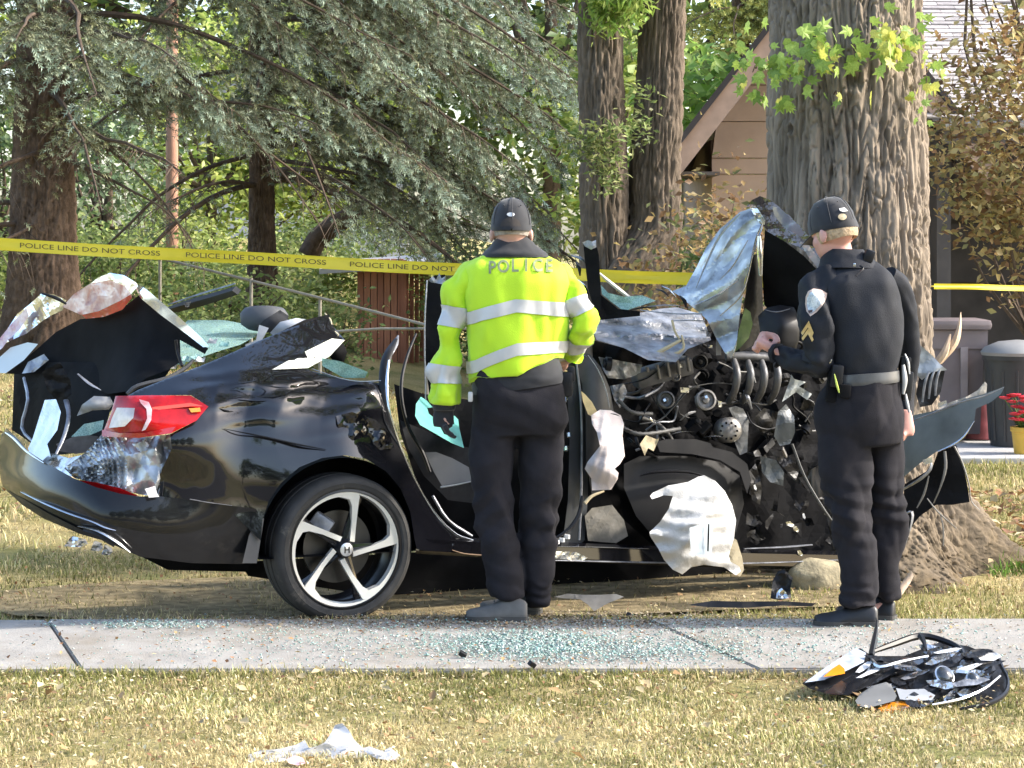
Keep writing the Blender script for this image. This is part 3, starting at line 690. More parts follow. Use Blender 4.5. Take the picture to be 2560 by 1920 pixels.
# ---- trees and shrubs filling the back of the yard
def gz(x, y): return float(hg(x, y))
def at(px, d): x = (px-CX)/F*d; return np.array([x, d, gz(x, d)])
leafy_tree('leafy_shrub', 'bright yellow green leafy shrub behind the wooden pole', 'shrub', at(520, 29), 3.3, 1.75, 150, 46, .12, YG2, 80, low=.05, spread=.24)
leafy_tree('leafy_shrub', 'bright green shrub between the leaning trunk and the second spruce', 'shrub', at(790, 30), 3.4, 1.35, 110, 42, .12, YG2, 81, low=.05, spread=.22)
leafy_tree('leafy_shrub', 'grey green shrub behind the stout spruce trunk', 'shrub', at(250, 27), 2.2, .95, 60, 44, .10, [(.16, .24, .12), (.24, .32, .18), (.30, .38, .22)], 82, low=.05, spread=.2)
leafy_tree('leafy_shrub', 'dark green shrub at the edge of the yard behind the stout spruce', 'shrub', at(-10, 25), 2.4, .9, 60, 44, .10, DG+[(.2, .28, .14)], 83, low=.05, spread=.2)
leafy_tree('leafy_shrub', 'low green ground shrub under the slanting fence rail', 'shrub', at(640, 21.5), .85, .75, 60, 40, .07, [(.20, .28, .08), (.28, .34, .10), (.36, .40, .16)], 84, low=.0, spread=.16, r0=.03)
leafy_tree('leafy_shrub', 'low weedy shrub behind the torn roof pillar', 'shrub', at(380, 20.5), .62, .6, 45, 36, .06, [(.14, .20, .06), (.22, .28, .09)], 85, low=.0, spread=.14, r0=.03)
leafy_tree('leafy_shrub', 'green climbing shrub beside the red shed wall', 'shrub', at(835, 21.0), .8, .26, 26, 36, .06, [(.16, .22, .08), (.34, .38, .16), (.22, .30, .10)], 86, low=.0, spread=.14, r0=.03)
UN = [(300, 24.5, .9, .7, 'low leafy bush beside the stout spruce trunk'), (430, 25.5, 1.1, .75, 'low leafy bush at the foot of the wooden pole'), (570, 24.0, .8, .7, 'low leafy bush on the brown slope'), (700, 25.0, 1.0, .8, 'low leafy bush at the foot of the second spruce'), (800, 26.5, 1.15, .75, 'low leafy bush under the broken limb'), (1010, 27.5, 1.4, .8, 'leafy bush behind the red shed'), (1180, 24.5, 1.3, .8, 'leafy bush behind the officer in yellow'), (1370, 22.5, 1.2, .7, 'leafy bush left of the split trunk tree'), (110, 25.5, 1.1, .8, 'low leafy bush behind the stout spruce trunk'), (-60, 23.5, 1.0, .7, 'low leafy bush at the end of the yellow tape')]
for k, (px, d, h, r, lb) in enumerate(UN):
    leafy_tree('low_bush', lb, 'bush', at(px, d), h, r, 52, 38, .075, [[(.24, .32, .10), (.34, .40, .14), (.16, .23, .07)], [(.36, .44, .12), (.28, .36, .10), (.46, .50, .18)]][k % 2], 160+k, low=.0, spread=.17, r0=.03, group='low bushes along the back of the yard')
leafy_tree('maple_sapling', 'fresh lime green broadleaf tree beside the split trunk', 'tree', at(1770, 25), 3.9, .75, 55, 40, .17, [(.34, .50, .10), (.26, .42, .08), (.44, .56, .16)], 87, low=.3, spread=.2)
leafy_tree('leafy_tree', 'lime green tree seen between the split trunks', 'tree', at(1540, 27), 4.2, .8, 60, 36, .14, YG, 88, low=.15, spread=.24)
BACK = [(-350, 36, 9), (60, 40, 11), (420, 43, 12), (760, 39, 10), (1080, 42, 12), (1380, 38, 10), (1620, 44, 12), (1930, 40, 11), (2280, 46, 12), (2650, 42, 10), (-700, 40, 11), (3000, 40, 11)]
BL = ['tall green tree far behind the stout spruce', 'tall yellow green tree beyond the wooden pole', 'wide green tree far behind the bright shrub', 'tall tree far behind the second spruce', 'broad dark tree beyond the shed', 'pale green tree beyond the split trunk tree', 'tall tree beyond the house ridge', 'far tree rising over the brown gable', 'far tree behind the shingled roof', 'far tree behind the garage', 'far tree at the end of the yard', 'far tree past the garage']
for k, (px, d, h) in enumerate(BACK):
    pal = [YG, DG+YG[:1], YG, DG+YG[2:3]][k % 4]
    leafy_tree('leafy_tree', BL[k], 'tree', at(px, d), h, h*.30, 120, 40, .26, pal, 90+k, low=.04, spread=.55, r0=.16, group='trees closing off the back of the yard')
# golden conifer behind the gable
GOLD = ((.30, .32, .09), (.62, .62, .22))
gg = np.random.default_rng(75); L3 = [(gg.uniform(2.2, 6.5), gg.uniform(-2.8, -.3), gg.uniform(1.0, 2.0), gg.uniform(.5, .9), gg.uniform(.25, .55)) for _ in range(34)]
spruce('golden_conifer', 'golden green conifer with drooping sprays above the gable', at(1850, 30), [(0, 0, 0, .2), (3, 0, 0, .15), (7, 0, 0, .05)], L3, M_sbark, GOLD, 76, sh=.12, nl=.06, nw=.018, dens=.9)
# copper leaved shrub tree on both sides of the maple
COP = [(.34, .23, .10), (.42, .32, .13), (.24, .14, .07), (.50, .42, .20), (.30, .28, .12)]
leafy_tree('copper_shrub', 'brown leaved ornamental tree in front of the dark garage', 'tree', at(2590, 16.0), 3.3, .78, 170, 34, .07, COP, 120, low=.44, spread=.17, r0=.03)
leafy_tree('copper_shrub', 'thin rusty shrub between the split trunk tree and the maple', 'shrub', at(1780, 15.2), 2.15, .46, 60, 26, .06, COP[:3]+[(.2, .22, .09)], 121, low=.3, spread=.15, r0=.025)
leafy_tree('leafy_tree', 'tree with orange tinged leaves hanging over the shingled roof', 'tree', at(2560, 17.6)+np.array([.35, 0, 0]), 5.2, .95, 60, 34, .10, COP+YG[:2], 122, low=.62, spread=.2, r0=.05)
leafy_tree('leafy_shrub', 'dark ivy covered shrub beside the split trunk', 'shrub', at(1760, 17.5), 1.9, .5, 50, 40, .07, DG+[(.2, .2, .1)], 123, low=.0, spread=.16, r0=.03)

# ---- unseen trees added behind the viewer to darken the reflections in the paint
for k, (x, y, h) in enumerate([(-13, -16, 9), (-7, -14, 8), (-2, -17, 10), (3, -15, 8.5), (9, -16, 9.5), (15, -15, 9)]):
    leafy_tree('leafy_tree', 'dense unseen tree added across the street to darken the car reflections', 'tree', (x, y, -.06), h, h*.34, 100, 40, .40, DG, 140+k, low=.12, spread=.6, r0=.18, group='unseen trees added for the paint reflections')
# ================================================================== HOUSE, SHED, FENCE, STREET THINGS
M_stucco = mat('tan_siding', (.52, .36, .27), .9, var=.08, vscale=5, bump=.15, bscale=120)
M_fascia = mat('brown_fascia', (.44, .30, .23), .8, var=.15, vscale=8)
M_drip = mat('roof_edge', (.05, .04, .04), .7)
M_soff = mat('soffit', (.12, .10, .09), .9, var=.1)
M_dark = mat('garage_dark', (.075, .066, .06), .9, var=.3, vscale=4)
M_shing = mat('roof_shingle', (.46, .42, .40), .95, var=.22, vscale=14, bump=.6, bscale=220)
HD = 21.0
house = thing('house', 'tan sided house with a steep brown gable and a grey shingled garage roof', 'house', P(2100, 1095, HD)*np.array([1, 1, 0]))
def hp(px, py, d=HD): return P(px, py, d)
sc21 = F/HD
# gable wall as wide lap boards
wx0, wx1 = hp(1780, 0)[0], hp(2352, 0)[0]
pk = hp(2050, -95); eave = hp(1640, 432); slope = (pk[2]-eave[2])/(pk[0]-eave[0])
zb = 0.0; bz = [0, .46, .92, 1.38, 1.84, 2.30, 2.44, 2.76, 3.08, 3.4, 3.72, 4.0]
for a, b in zip(bz[:-1], bz[1:]):
    def xl(z): return max(wx0, pk[0]-(pk[2]-.24-z)/slope)
    def xr(z): return min(wx1, pk[0]+(pk[2]-.24-z)/slope)
    pts = [(xl(a), a), (xr(a), a), (xr(b-.006), b-.006), (xl(b-.006), b-.006)]
    v = [(x, HD+(.0 if z == a else .014), z) for x, z in pts]+[(x, HD+.12, z) for x, z in pts]
    obj('siding_board', v, [(0,1,2,3),(7,6,5,4),(0,4,5,1),(1,5,6,2),(2,6,7,3),(3,7,4,0)], M_stucco, house, smooth=False)
# left side wall running back, and the rake boards
v, f = box((wx0+.06, HD+2.6, 1.3), (.12, 5, 2.6)); obj('wall', v, f, M_stucco, house, smooth=False)
def rake(sgn, name):
    d = np.array([1*sgn, 0, slope]); d /= np.linalg.norm(d); n = np.array([-d[2]*sgn, 0, abs(d[0])])
    e = np.array([pk[0]-sgn*(pk[0]-eave[0]), HD-.62, eave[2]]); p = np.array([pk[0], HD-.62, pk[2]])
    th = .155
    v = []
    for y in (0, .035):
        for q, o in ((e, 0), (p, 0), (p, -th), (e, -th)): v.append(q+n*o+np.array([0, y, 0]))
    F6 = [(0,1,2,3),(7,6,5,4),(0,4,5,1),(1,5,6,2),(2,6,7,3),(3,7,4,0)]
    r = obj('rake_board', v, F6, M_fascia, house, smooth=False)
    v = []
    for y in (-.03, 5.4):
        for q, o in ((e, .05), (p, .05), (p, .004), (e, .004)): v.append(q+n*o+np.array([max(0, y)*.14, y, 0]))
    obj('roof_slope', v, F6, M_drip, house, smooth=False)
    v = []
    for y in (.04, .66):
        for q, o in ((e, -.10), (p, -.10), (p, -.13), (e, -.13)): v.append(q+n*o+np.array([0, y, 0]))
    obj('soffit', v, F6, M_soff, house, smooth=False)
rake(1, 'l'); rake(-1, 'r')
v, f = box(((eave[0]+wx0)/2+.02, HD+.1, eave[2]-.02), (wx0-eave[0], 1.3, .03)); obj('soffit', v, f, M_soff, house, smooth=False)
# garage wing: open dark bay under a shingled slope
gx0, gx1 = hp(2345, 0, 20.6)[0], 9.5
GE = hp(2450, 306, 20.4); ez = GE[2]; rs = math.tan(R(24)); gy0 = 20.35
v, f = box(((gx0+gx1)/2, gy0+3.6, -.02+ez/2), (gx1-gx0, .12, ez)); obj('wall', v, f, M_dark, house, smooth=False)
v, f = box((gx0+.06, gy0+1.9, ez/2), (.12, 3.2, ez)); obj('wall', v, f, M_dark, house, smooth=False)
v, f = box(((gx0+gx1)/2, gy0+1.9, ez-.04), (gx1-gx0, 3.4, .06)); obj('ceiling', v, f, M_soff, house, smooth=False)
v, f = box(((gx0+gx1)/2, gy0+1.85, .03), (gx1-gx0, 3.4, .08)); obj('garage_floor', v, f, MAT['driveway_concrete'], house, smooth=False)
v, f = box(((gx0+gx1)/2, gy0+.05, ez-.09), (gx1-gx0, .05, .18)); obj('fascia', v, f, mat('dark_fascia', (.13, .11, .10), .8), house, smooth=False)
v, f = tube([(gx0, gy0-.02, ez-.02), (gx1, gy0-.02, ez-.03)], .045, 8); obj('gutter', v, f, mat('gutter', (.35, .33, .32), .5), house)
# boards across the back of the bay, a shelf and a red drum in the shade
for k in range(4):
    v, f = box(((gx0+gx1)/2, gy0+3.50, .35+k*.62), (gx1-gx0, .05, .585), bev=.008); obj('back_board', v, f, M_dark, house, smooth=False)
deckv = [(gx0-.1, gy0-.06, ez+.012), (gx1, gy0-.06, ez+.012), (gx1, gy0+5, ez+.012+5.06*rs), (gx0-.1, gy0+5, ez+.012+5.06*rs)]
obj('roof_deck', deckv, [(0,1,2,3)], M_shing, house, smooth=False)
shm = {}
row = .105
for j in range(34):
    for i in range(9):
        w_ = .30; x = gx0-.1+(i+(.5 if j % 2 else 0)-.25)*w_+.15
        if x > hp(2640, 0, 21)[0]: continue
        y = gy0-.06+j*row; z = ez+.022+j*row*rs
        key = (j*3+i*5) % 4
        if key not in shm:
            c = 1+(.16*key-.22)
            m_ = mat('roof_shingle_%s' % 'abcd'[key], (.46*c, .42*c, .40*c), .95, var=.22, vscale=20, bump=.6, bscale=220)
            vv, ff = box((0, 0, 0), (w_-.008, row*1.35, .016)); me = bpy.data.meshes.new('shingle'); me.from_pydata([tuple(q) for q in vv], [], ff); me.materials.append(m_); me.update(); shm[key] = me
        o = bpy.data.objects.new('shingle', shm[key]); C.objects.link(o); o.parent = house
        o.rotation_euler = (math.atan(rs)-.10+random.uniform(-.03, .03), 0, random.uniform(-.01, .01)); o.location = tuple(np.array([x, y+row*.6, z+row*.6*rs+.004+random.uniform(0, .006)])-ORG[house.name])

# ---- far white house glimpsed through the shrubs
wb = at(650, 36)
far = thing('far_house', 'white walled neighbouring house glimpsed behind the bright shrubs', 'house', wb)
v, f = box(wb+np.array([.6, 1.5, .8]), (3.2, 3, 2.6)); obj('wall', v, f, mat('white_wall', (.45, .46, .48), .8, var=.05), far, smooth=False)
v, f = box(wb+np.array([.6, 1.5, 2.2]), (3.6, 3.4, .2)); obj('roof', v, f, mat('grey_roof', (.3, .3, .32), .9), far, smooth=False)

# ---- red plank shed
SD_ = 24.0; sb = at(975, SD_); sx0 = P(893, 0, SD_)[0]; sx1 = P(1066, 0, SD_)[0]; scn = P(1010, 0, SD_)[0]
shed = thing('garden_shed', 'small red brown plank shed behind the wire fence', 'shed', sb)
M_plank = mat('red_plank', (.50, .215, .13), .8, var=.2, vscale=5, stretch=(6, 6, .6), bump=.2, bscale=40)
M_plank2 = mat('red_plank_weathered', (.42, .175, .11), .8, var=.25, vscale=6, stretch=(6, 6, .6), bump=.2, bscale=40)
zt = P(0, 672, SD_)[2]
n1 = 7
for k in range(n1):
    a = sx0+(scn-sx0)*k/n1; b = sx0+(scn-sx0)*(k+1)/n1
    v, f = box(((a+b)/2, SD_+.0, sb[2]+(zt-sb[2])/2-.1), (b-a-.007, .03, zt-sb[2]+.4), bev=.004); obj('plank', v, f, M_plank if k % 3 else M_plank2, shed, smooth=False)
n2 = 5
for k in range(n2):
    t0, t1 = k/n2, (k+1)/n2; ca = scn+(sx1-scn)*(t0+t1)/2
    v, f = box((ca, SD_+.02+.75*(t0+t1)/2, sb[2]+(zt-sb[2])/2-.12), ((sx1-scn)/n2*.96, .03, zt-sb[2]+.36), bev=.004); obj('plank', v, f, M_plank2, shed, smooth=False)
v, f = box(((sx0+scn)/2, SD_+.5, sb[2]+(zt-sb[2])/2-.15), ((scn-sx0)*.9, .8, zt-sb[2]+.2)); obj('core', v, f, M_drip, shed, smooth=False)
rv = np.array([(sx0-.36, SD_-.25, zt-.05), (sx1+.1, SD_-.25, zt+.03), (sx1+.1, SD_+1.5, zt+.10), (sx0-.36, SD_+1.5, zt+.02)]); rv2 = rv+np.array([0, 0, .05])
obj('roof', np.concatenate([rv, rv2]), [(3,2,1,0),(4,5,6,7),(0,1,5,4),(1,2,6,5),(2,3,7,6),(3,0,4,7)], mat('shed_roof', (.42, .42, .44), .7, var=.2), shed, smooth=False)
v, f = box((scn-.002, SD_-.02, sb[2]+(zt-sb[2])/2-.1), (.05, .04, zt-sb[2]+.38)); obj('corner_board', v, f, M_plank2, shed, smooth=False)

# ---- chain link fence stepping down the slope
M_galv = mat('galvanised_steel', (.26, .24, .20), .6, metal=.3, var=.2, vscale=20)
fd = 18.6
fence = thing('wire_fence', 'chain link fence with thin steel rails in front of the shed', 'fence', P(845, 1000, fd)*np.array([1, 1, 0]))
def rail(pts, r=.014): v, f = tube([P(x, y, d) for x, y, d in pts], r, 8); return obj('rail', v, f, M_galv, fence)
rail([(385, 642, 20.4), (620, 700, 19.6), (840, 755, 19.1), (1075, 815, fd)], .012)
rail([(790, 832, fd+.25), (950, 822, fd+.1), (1400, 822, fd-.1)], .011)
def post(px, pyt, d, pyb): 
    a, b = P(px, pyt, d), P(px, pyb, d); b[2] = min(b[2], hg(b[0], b[1])-.05) if True else b[2]
    v, f = tube([a, b], .014, 8); obj('post', v, f, M_galv, fence)
post(628, 695, 19.58, 900); post(1068, 770, fd, 1100); post(400, 640, 20.35, 800); post(800, 745, 19.2, 1000)
# mesh of crossing wires, one piece
mbm = MB(); pa, pb = P(845, 826, fd+.15), P(1390, 824, fd-.1)
for k in range(60):
    t = k/59; a = pa*(1-t)+pb*t; zb_ = float(hg(a[0], a[1]))+.02
    for sg in (-1, 1):
        h_ = a[2]-zb_; e = a+np.array([sg*h_*.8, 0, -h_])
        ex = np.clip(e[0], pa[0], pb[0]); tt = (ex-a[0])/(e[0]-a[0]) if abs(e[0]-a[0]) > 1e-6 else 1
        e = a+(e-a)*tt; v, f = tube([a, e], .0022, 3); mbm.add(v, f)
w1 = mbm.build('wire_mesh', M_galv, fence, smooth=False); w1['kind'] = 'stuff'

# ---- wooden pole
pb_ = at(430, 25.2)
v, f = tube([pb_-np.array([0, 0, .2]), pb_+np.array([0, 0, 2.5]), pb_+np.array([.01, 0, 7])], [.068, .064, .056], 12, 4)
pole = thing('wooden_pole', 'slender reddish wooden utility pole behind the spruce branches', 'pole', pb_)
obj('shaft', v, f, mat('red_pole_wood', (.46, .25, .17), .85, var=.22, vscale=4, stretch=(4, 4, .4), bump=.3, bscale=30), pole)
v, f = tube([pb_+np.array([-.085, -.02, 2.86]), pb_+np.array([.085, -.085, 2.9])], .012, 6); obj('strap', v, f, M_galv, pole)

# ---- police tape
M_tape = mat('yellow_tape', (.80, .66, .05), .35, var=.05, trans=.35)
M_ink = mat('tape_print', (.09, .07, .02), .6)
tape = thing('barrier_tape', 'yellow printed police barrier tape strung across the scene', 'barrier tape', P(900, 660, 13.2)*np.array([1, 1, 0]))
def ribbon(pts, width_px, name, par, twist=0, n=8):
    pts = np.array(pts, float); q = catmull(pts, n); rows = []
    for k, (x, y, d) in enumerate(q):
        w_ = width_px*(1 if np.isscalar(width_px) else 1)*.5; tw_ = math.sin(k*.35)*twist
        rows.append([P(x, y-w_, d-tw_*.01), P(x, y-w_*.3, d+.006), P(x, y+w_*.3, d-.004), P(x, y+w_, d+tw_*.012)])
    g = np.array(rows); v = g.reshape(-1, 3); f = gridf(*g.shape[:2]); return obj(name, v, f, M_tape, par)
TD = 13.0
TP = [(-420, 580, TD-.1), (0, 610, TD), (300, 629, TD), (620, 645, TD+.05), (900, 662, TD+.1), (1150, 674, TD+.15), (1400, 684, TD+.2), (1560, 692, TD+.2), (1720, 697, TD+.15), (1960, 705, 13.15)]
ribbon(TP, 31, 'ribbon', tape, .6)
ribbon([(2335, 716, 13.1), (2440, 717, 13.3), (2560, 721, 13.6), (2900, 726, 14.4)], 14, 'ribbon', tape, .5)
v, f = tube([P(1950, 706, 13.2), P(2150, 712, 13.26), P(2345, 716, 13.15)], .02, 4, 3, flat=.2); obj('knot', v, f, M_tape, tape)
tv, tf = textmesh('POLICE LINE DO NOT CROSS', 1.0)
qq = catmull(np.array(TP), 20); tx0, tx1 = tv[:, 0].min(), tv[:, 0].max()
cap = .5
for cxp in (-190, 225, 640, 1050):
    wpx = 350.; xx = cxp+(tv[:, 0]-tx0)/(tx1-tx0)*wpx-wpx/2
    yc = np.interp(xx, qq[:, 0], qq[:, 1]); dc = np.interp(xx, qq[:, 0], qq[:, 2])
    yy = yc-(tv[:, 1]/.72)*12.5
    vv = np.array([P(a, b, c-.008) for a, b, c in zip(xx, yy, dc)]); obj('lettering', vv, tf, M_ink, tape, smooth=False, kind='stuff')

# ---- bins by the garage
M_bin = mat('mauve_bin_plastic', (.20, .165, .17), .55, var=.12, vscale=6)
M_bin2 = mat('charcoal_bin_plastic', (.05, .05, .052), .5, var=.2, vscale=6)
bd = 19.75; b0 = P(2405, 1112, bd); b0[2] = .05
bn = thing('wheelie_bin', 'mauve wheeled rubbish bin with an overhanging lid by the garage', 'bin', b0)
def bx(px0, px1, py0, py1, d, dep, taper=1.0):
    a, b = P(px0, py0, d), P(px1, py1, d); cx, w_ = (a[0]+b[0])/2, b[0]-a[0]
    r = []
    for z, s in ((b[2], taper), (a[2], 1.0)): r.append([(cx-w_/2*s, d, z), (cx+w_/2*s, d, z), (cx+w_/2*s, d+dep, z), (cx-w_/2*s, d+dep, z)])
    return loft(r)
v, f = bx(2330, 2462, 828, 1085, bd, .5, .82); obj('body', v, f, M_bin, bn, smooth=False)
v, f = bx(2322, 2470, 826, 872, bd-.02, .54, .98); obj('rim', v, f, M_bin, bn, smooth=False)
a = P(2398, 800, bd); v, f = box((a[0], bd+.24, P(0, 812, bd)[2]), (P(2477, 0, bd)[0]-P(2318, 0, bd)[0], .62, .085), bev=.035); obj('lid', v, f, M_bin, bn)
v, f = bx(2402, 2420, 868, 1075, bd-.03, .03, .9); obj('rib', v, f, mat('mauve_rib', (.30, .26, .27), .5), bn, smooth=False)
for x in (2345, 2448):
    c = P(x, 0, bd); v, f = revolve([(.03, -.03), (.1, -.03), (.1, .03), (.03, .03)], (c[0], bd+.42, .15), (1, 0, 0), 20); obj('wheel', v, f, M_drip, bn)
b1 = P(2545, 1095, 19.5); b1[2] = .05
bn2 = thing('round_bin', 'charcoal ribbed rubbish can with a domed lid beside the mauve bin', 'bin', b1)
v, f = revolve([(.01, 0), (.22, 0), (.27, .70), (.285, .70), (.285, .74), (.02, .74)], b1, (0, 0, 1), 36); obj('body', v, f, M_bin2, bn2)
v, f = revolve([(.29, .735), (.30, .76), (.27, .80), (.16, .845), (.02, .86)], b1, (0, 0, 1), 36); obj('lid', v, f, mat('grey_lid', (.30, .30, .30), .5, var=.1), bn2)
for k in range(14):
    a = k*2*math.pi/14; pts = [b1+np.array([math.cos(a)*r_, math.sin(a)*r_, z]) for r_, z in ((.228, .05), (.262, .62))]; v, f = tube(pts, .012, 5); obj('rib', v, f, M_bin2, bn2)
rd = P(2452, 1105, 20.1); rd[2] = .06
drum = thing('red_drum', 'dull red drum standing in the shade behind the bins', 'drum', rd)
v, f = revolve([(.01, 0), (.15, 0), (.155, .12), (.15, .13), (.155, .26), (.15, .27), (.15, .40), (.02, .40)], rd, (0, 0, 1), 28); obj('body', v, f, mat('dull_red', (.20, .05, .06), .6, var=.3, vscale=12), drum)
v, f = revolve([(.155, .385), (.158, .41), (.14, .41), (.02, .4)], rd, (0, 0, 1), 28); obj('rim', v, f, mat('dull_red_rim', (.14, .04, .05), .6), drum)

# ---- flower pot
fp = GP(2568, 1150); fp[2] = .0
pot = thing('flower_pot', 'yellow pot of bright red flowers at the edge of the driveway', 'flower pot', fp)
s_ = F/fp[1]
v, f = revolve([(.01, 0), (.095, 0), (.12, .22), (.13, .225), (.13, .26), (.11, .26), (.105, .2), (.01, .2)], fp, (0, 0, 1), 28); obj('pot', v, f, mat('yellow_pot', (.75, .46, .07), .5, var=.12, vscale=10), pot)
gf = np.random.default_rng(5)
for k in range(30):
    a = gf.uniform(0, 6.3); h_ = gf.uniform(.0, .2); r_ = gf.uniform(.05, .19); tip = fp+np.array([math.cos(a)*r_, math.sin(a)*r_*.8, .30+h_-.5*max(0, r_-.12)])
    v, f = tube([fp+np.array([math.cos(a)*.03, math.sin(a)*.03, .19]), (fp+tip)/2+np.array([0, 0, .1]), tip], .004, 4, 3); st = obj('stem', v, f, mat('stem_green', (.12, .22, .05), .7), pot)
    mbf = MB(); 
    for j in range(7):
        b_ = j*.9; n_ = np.array([math.cos(b_)*.7, math.sin(b_)*.7, .5]); c = tip+n_*.022
        rings = [c+n_*h2+r2*np.array([[math.cos(q), math.sin(q), .2*math.sin(q+b_)] for q in np.linspace(0, 6.28, 7)[:-1]]) for h2, r2 in ((-.012, .008), (.006, .022), (.024, .018), (.03, .006))]
        mbf.add(*loft(rings))
    mbf.build('flower', mat('red_petals', (.80, .06, .09), .5, var=.25, vscale=30, trans=.2), pot)
leafmass('leaves', clump_cloud(fp+np.array([.05, 0, .28]), (.12, .12, .06), 14, 6, .1), 12, .06, [(.10, .20, .05), (.16, .26, .08)], pot, 7, spread=.04)
# ================================================================== THE WRECKED CAR
YAW = R(24); NO = np.array([math.sin(YAW), -math.cos(YAW)]); ALONG = np.array([math.cos(YAW), math.sin(YAW), 0])
PW = np.array([(857-CX)/F*10.8, 10.8])
def sd(px, py, o=0.):                 # distance at which the ray of a pixel meets the car side, o metres inside it
    px = np.asarray(px, float); return (NO@PW-o)/(NO[0]*(px-CX)/F+NO[1])
def S(px, py, o=0.): return P(px, py, float(sd(px, py, o)))
def PV(px, py, d):                    # vector version of P
    px, py, d = np.broadcast_arrays(np.asarray(px, float), np.asarray(py, float), np.asarray(d, float))
    return np.stack([(px-CX)/F*d, d, H+(Y0-py)/F*d], -1)
paint = mat('black_car_paint', (.005, .005, .007), .3, var=.3, vscale=3, coat=1.0, spec=.05)
paintd = mat('dusty_black_bumper', (.008, .008, .009), .4, var=.4, vscale=5, coat=.6, spec=.1, dirt=(.05, .047, .04), dirt_amt=.06)
scrap = mat('sky_silvered_paint', (.42, .435, .45), .36, metal=.75, var=.55, vscale=11, bump=.25, bscale=30)  # black paint; the sky it reflects is put into the silver colour
chrome = mat('bright_metal', (.72, .73, .74), .16, metal=.95, var=.15, vscale=12)
grey = mat('grey_crushed_metal', (.30, .31, .34), .42, metal=.5, var=.45, vscale=16, bump=.3, bscale=60)
plast = mat('black_plastic', (.012, .012, .014), .42, var=.4, vscale=10, spec=.3)
plast2 = mat('matte_black_liner', (.009, .009, .010), .8, var=.4, vscale=6, spec=.08)
paint.node_tree.nodes['Principled BSDF'].inputs['Coat IOR'].default_value = 1.58
rubber = mat('tyre_rubber', (.032, .031, .030), .78, var=.35, vscale=14, bump=.15, bscale=80, dirt=(.16, .14, .11), dirt_amt=.02)
alloy = mat('machined_alloy', (.78, .77, .74), .28, metal=.55, var=.05)
redl = mat('red_lamp', (.50, .008, .010), .15, var=.45, vscale=9, coat=.6, spec=.3, trans=.15)
pinkl = mat('pink_broken_lamp', (.70, .16, .18), .2, var=.4, vscale=11, coat=1, col2=(.9, .78, .78))
whitel = mat('clear_lamp', (.62, .50, .44), .15, var=.3, vscale=20, coat=1)
amber = mat('amber_lens', (.85, .30, .02), .2, var=.15, coat=1)
cloth_w = mat('white_airbag_cloth', (.70, .70, .70), .85, var=.06, vscale=8, bump=.3, bscale=150, trans=.12)
cloth_p = mat('pink_white_airbag_cloth', (.74, .66, .65), .85, var=.08, vscale=8, bump=.3, bscale=150, trans=.12)
seatf = mat('dark_seat_fabric', (.022, .022, .025), .85, var=.3, vscale=30, sheen=.3)
seatg = mat('grey_seat_plastic', (.17, .18, .20), .5, var=.12)
foam = mat('yellow_foam', (.62, .50, .26), .95, var=.15, vscale=20, bump=.4)
teal = mat('teal_cloth', (.16, .52, .46), .6, var=.18, vscale=7, trans=.2)
tglass = glass('shattered_glass', (.36, .55, .52), .12, .6)
alu = mat('cast_aluminium', (.22, .21, .20), .45, metal=.7, var=.35, vscale=18, bump=.3, bscale=50)
dirty = mat('oily_engine_black', (.013, .0125, .012), .45, var=.7, vscale=22, spec=.15)
tanw = mat('tan_wire', (.50, .42, .27), .7, var=.2)

CB = S(1300, 1500, .9); CB[2] = 0
car = thing('wrecked_car', 'crushed black sedan with its roof cut away against the maple', 'car', CB)
def idw(ctrl):                        # smooth thin plate surface through scattered control points
    c = np.array(ctrl, float); xy = c[:, :2]/100.; n = len(c)
    def ker(r2): return np.where(r2 > 1e-12, .5*r2*np.log(np.maximum(r2, 1e-12)), 0)
    K = ker(((xy[:, None]-xy[None])**2).sum(-1))+np.eye(n)*.02
    if n < 4: A = np.c_[np.ones(n), xy]; co = np.linalg.lstsq(A, c[:, 2], rcond=None)[0]; return lambda px, py: co[0]+co[1]*px/100+co[2]*py/100
    T = np.c_[np.ones(n), xy]; M_ = np.block([[K, T], [T.T, np.zeros((3, 3))]]); w_ = np.linalg.lstsq(M_, np.r_[c[:, 2], 0, 0, 0], rcond=None)[0]
    lo, hi = c[:, 2].min()-.12, c[:, 2].max()+.12
    def fn(px, py):
        q = np.stack([px, py], -1)/100.; k = ker(((q[:, None]-xy[None])**2).sum(-1))
        return np.clip(k@w_[:n]+w_[n]+q@w_[n+1:], lo, hi)
    return fn
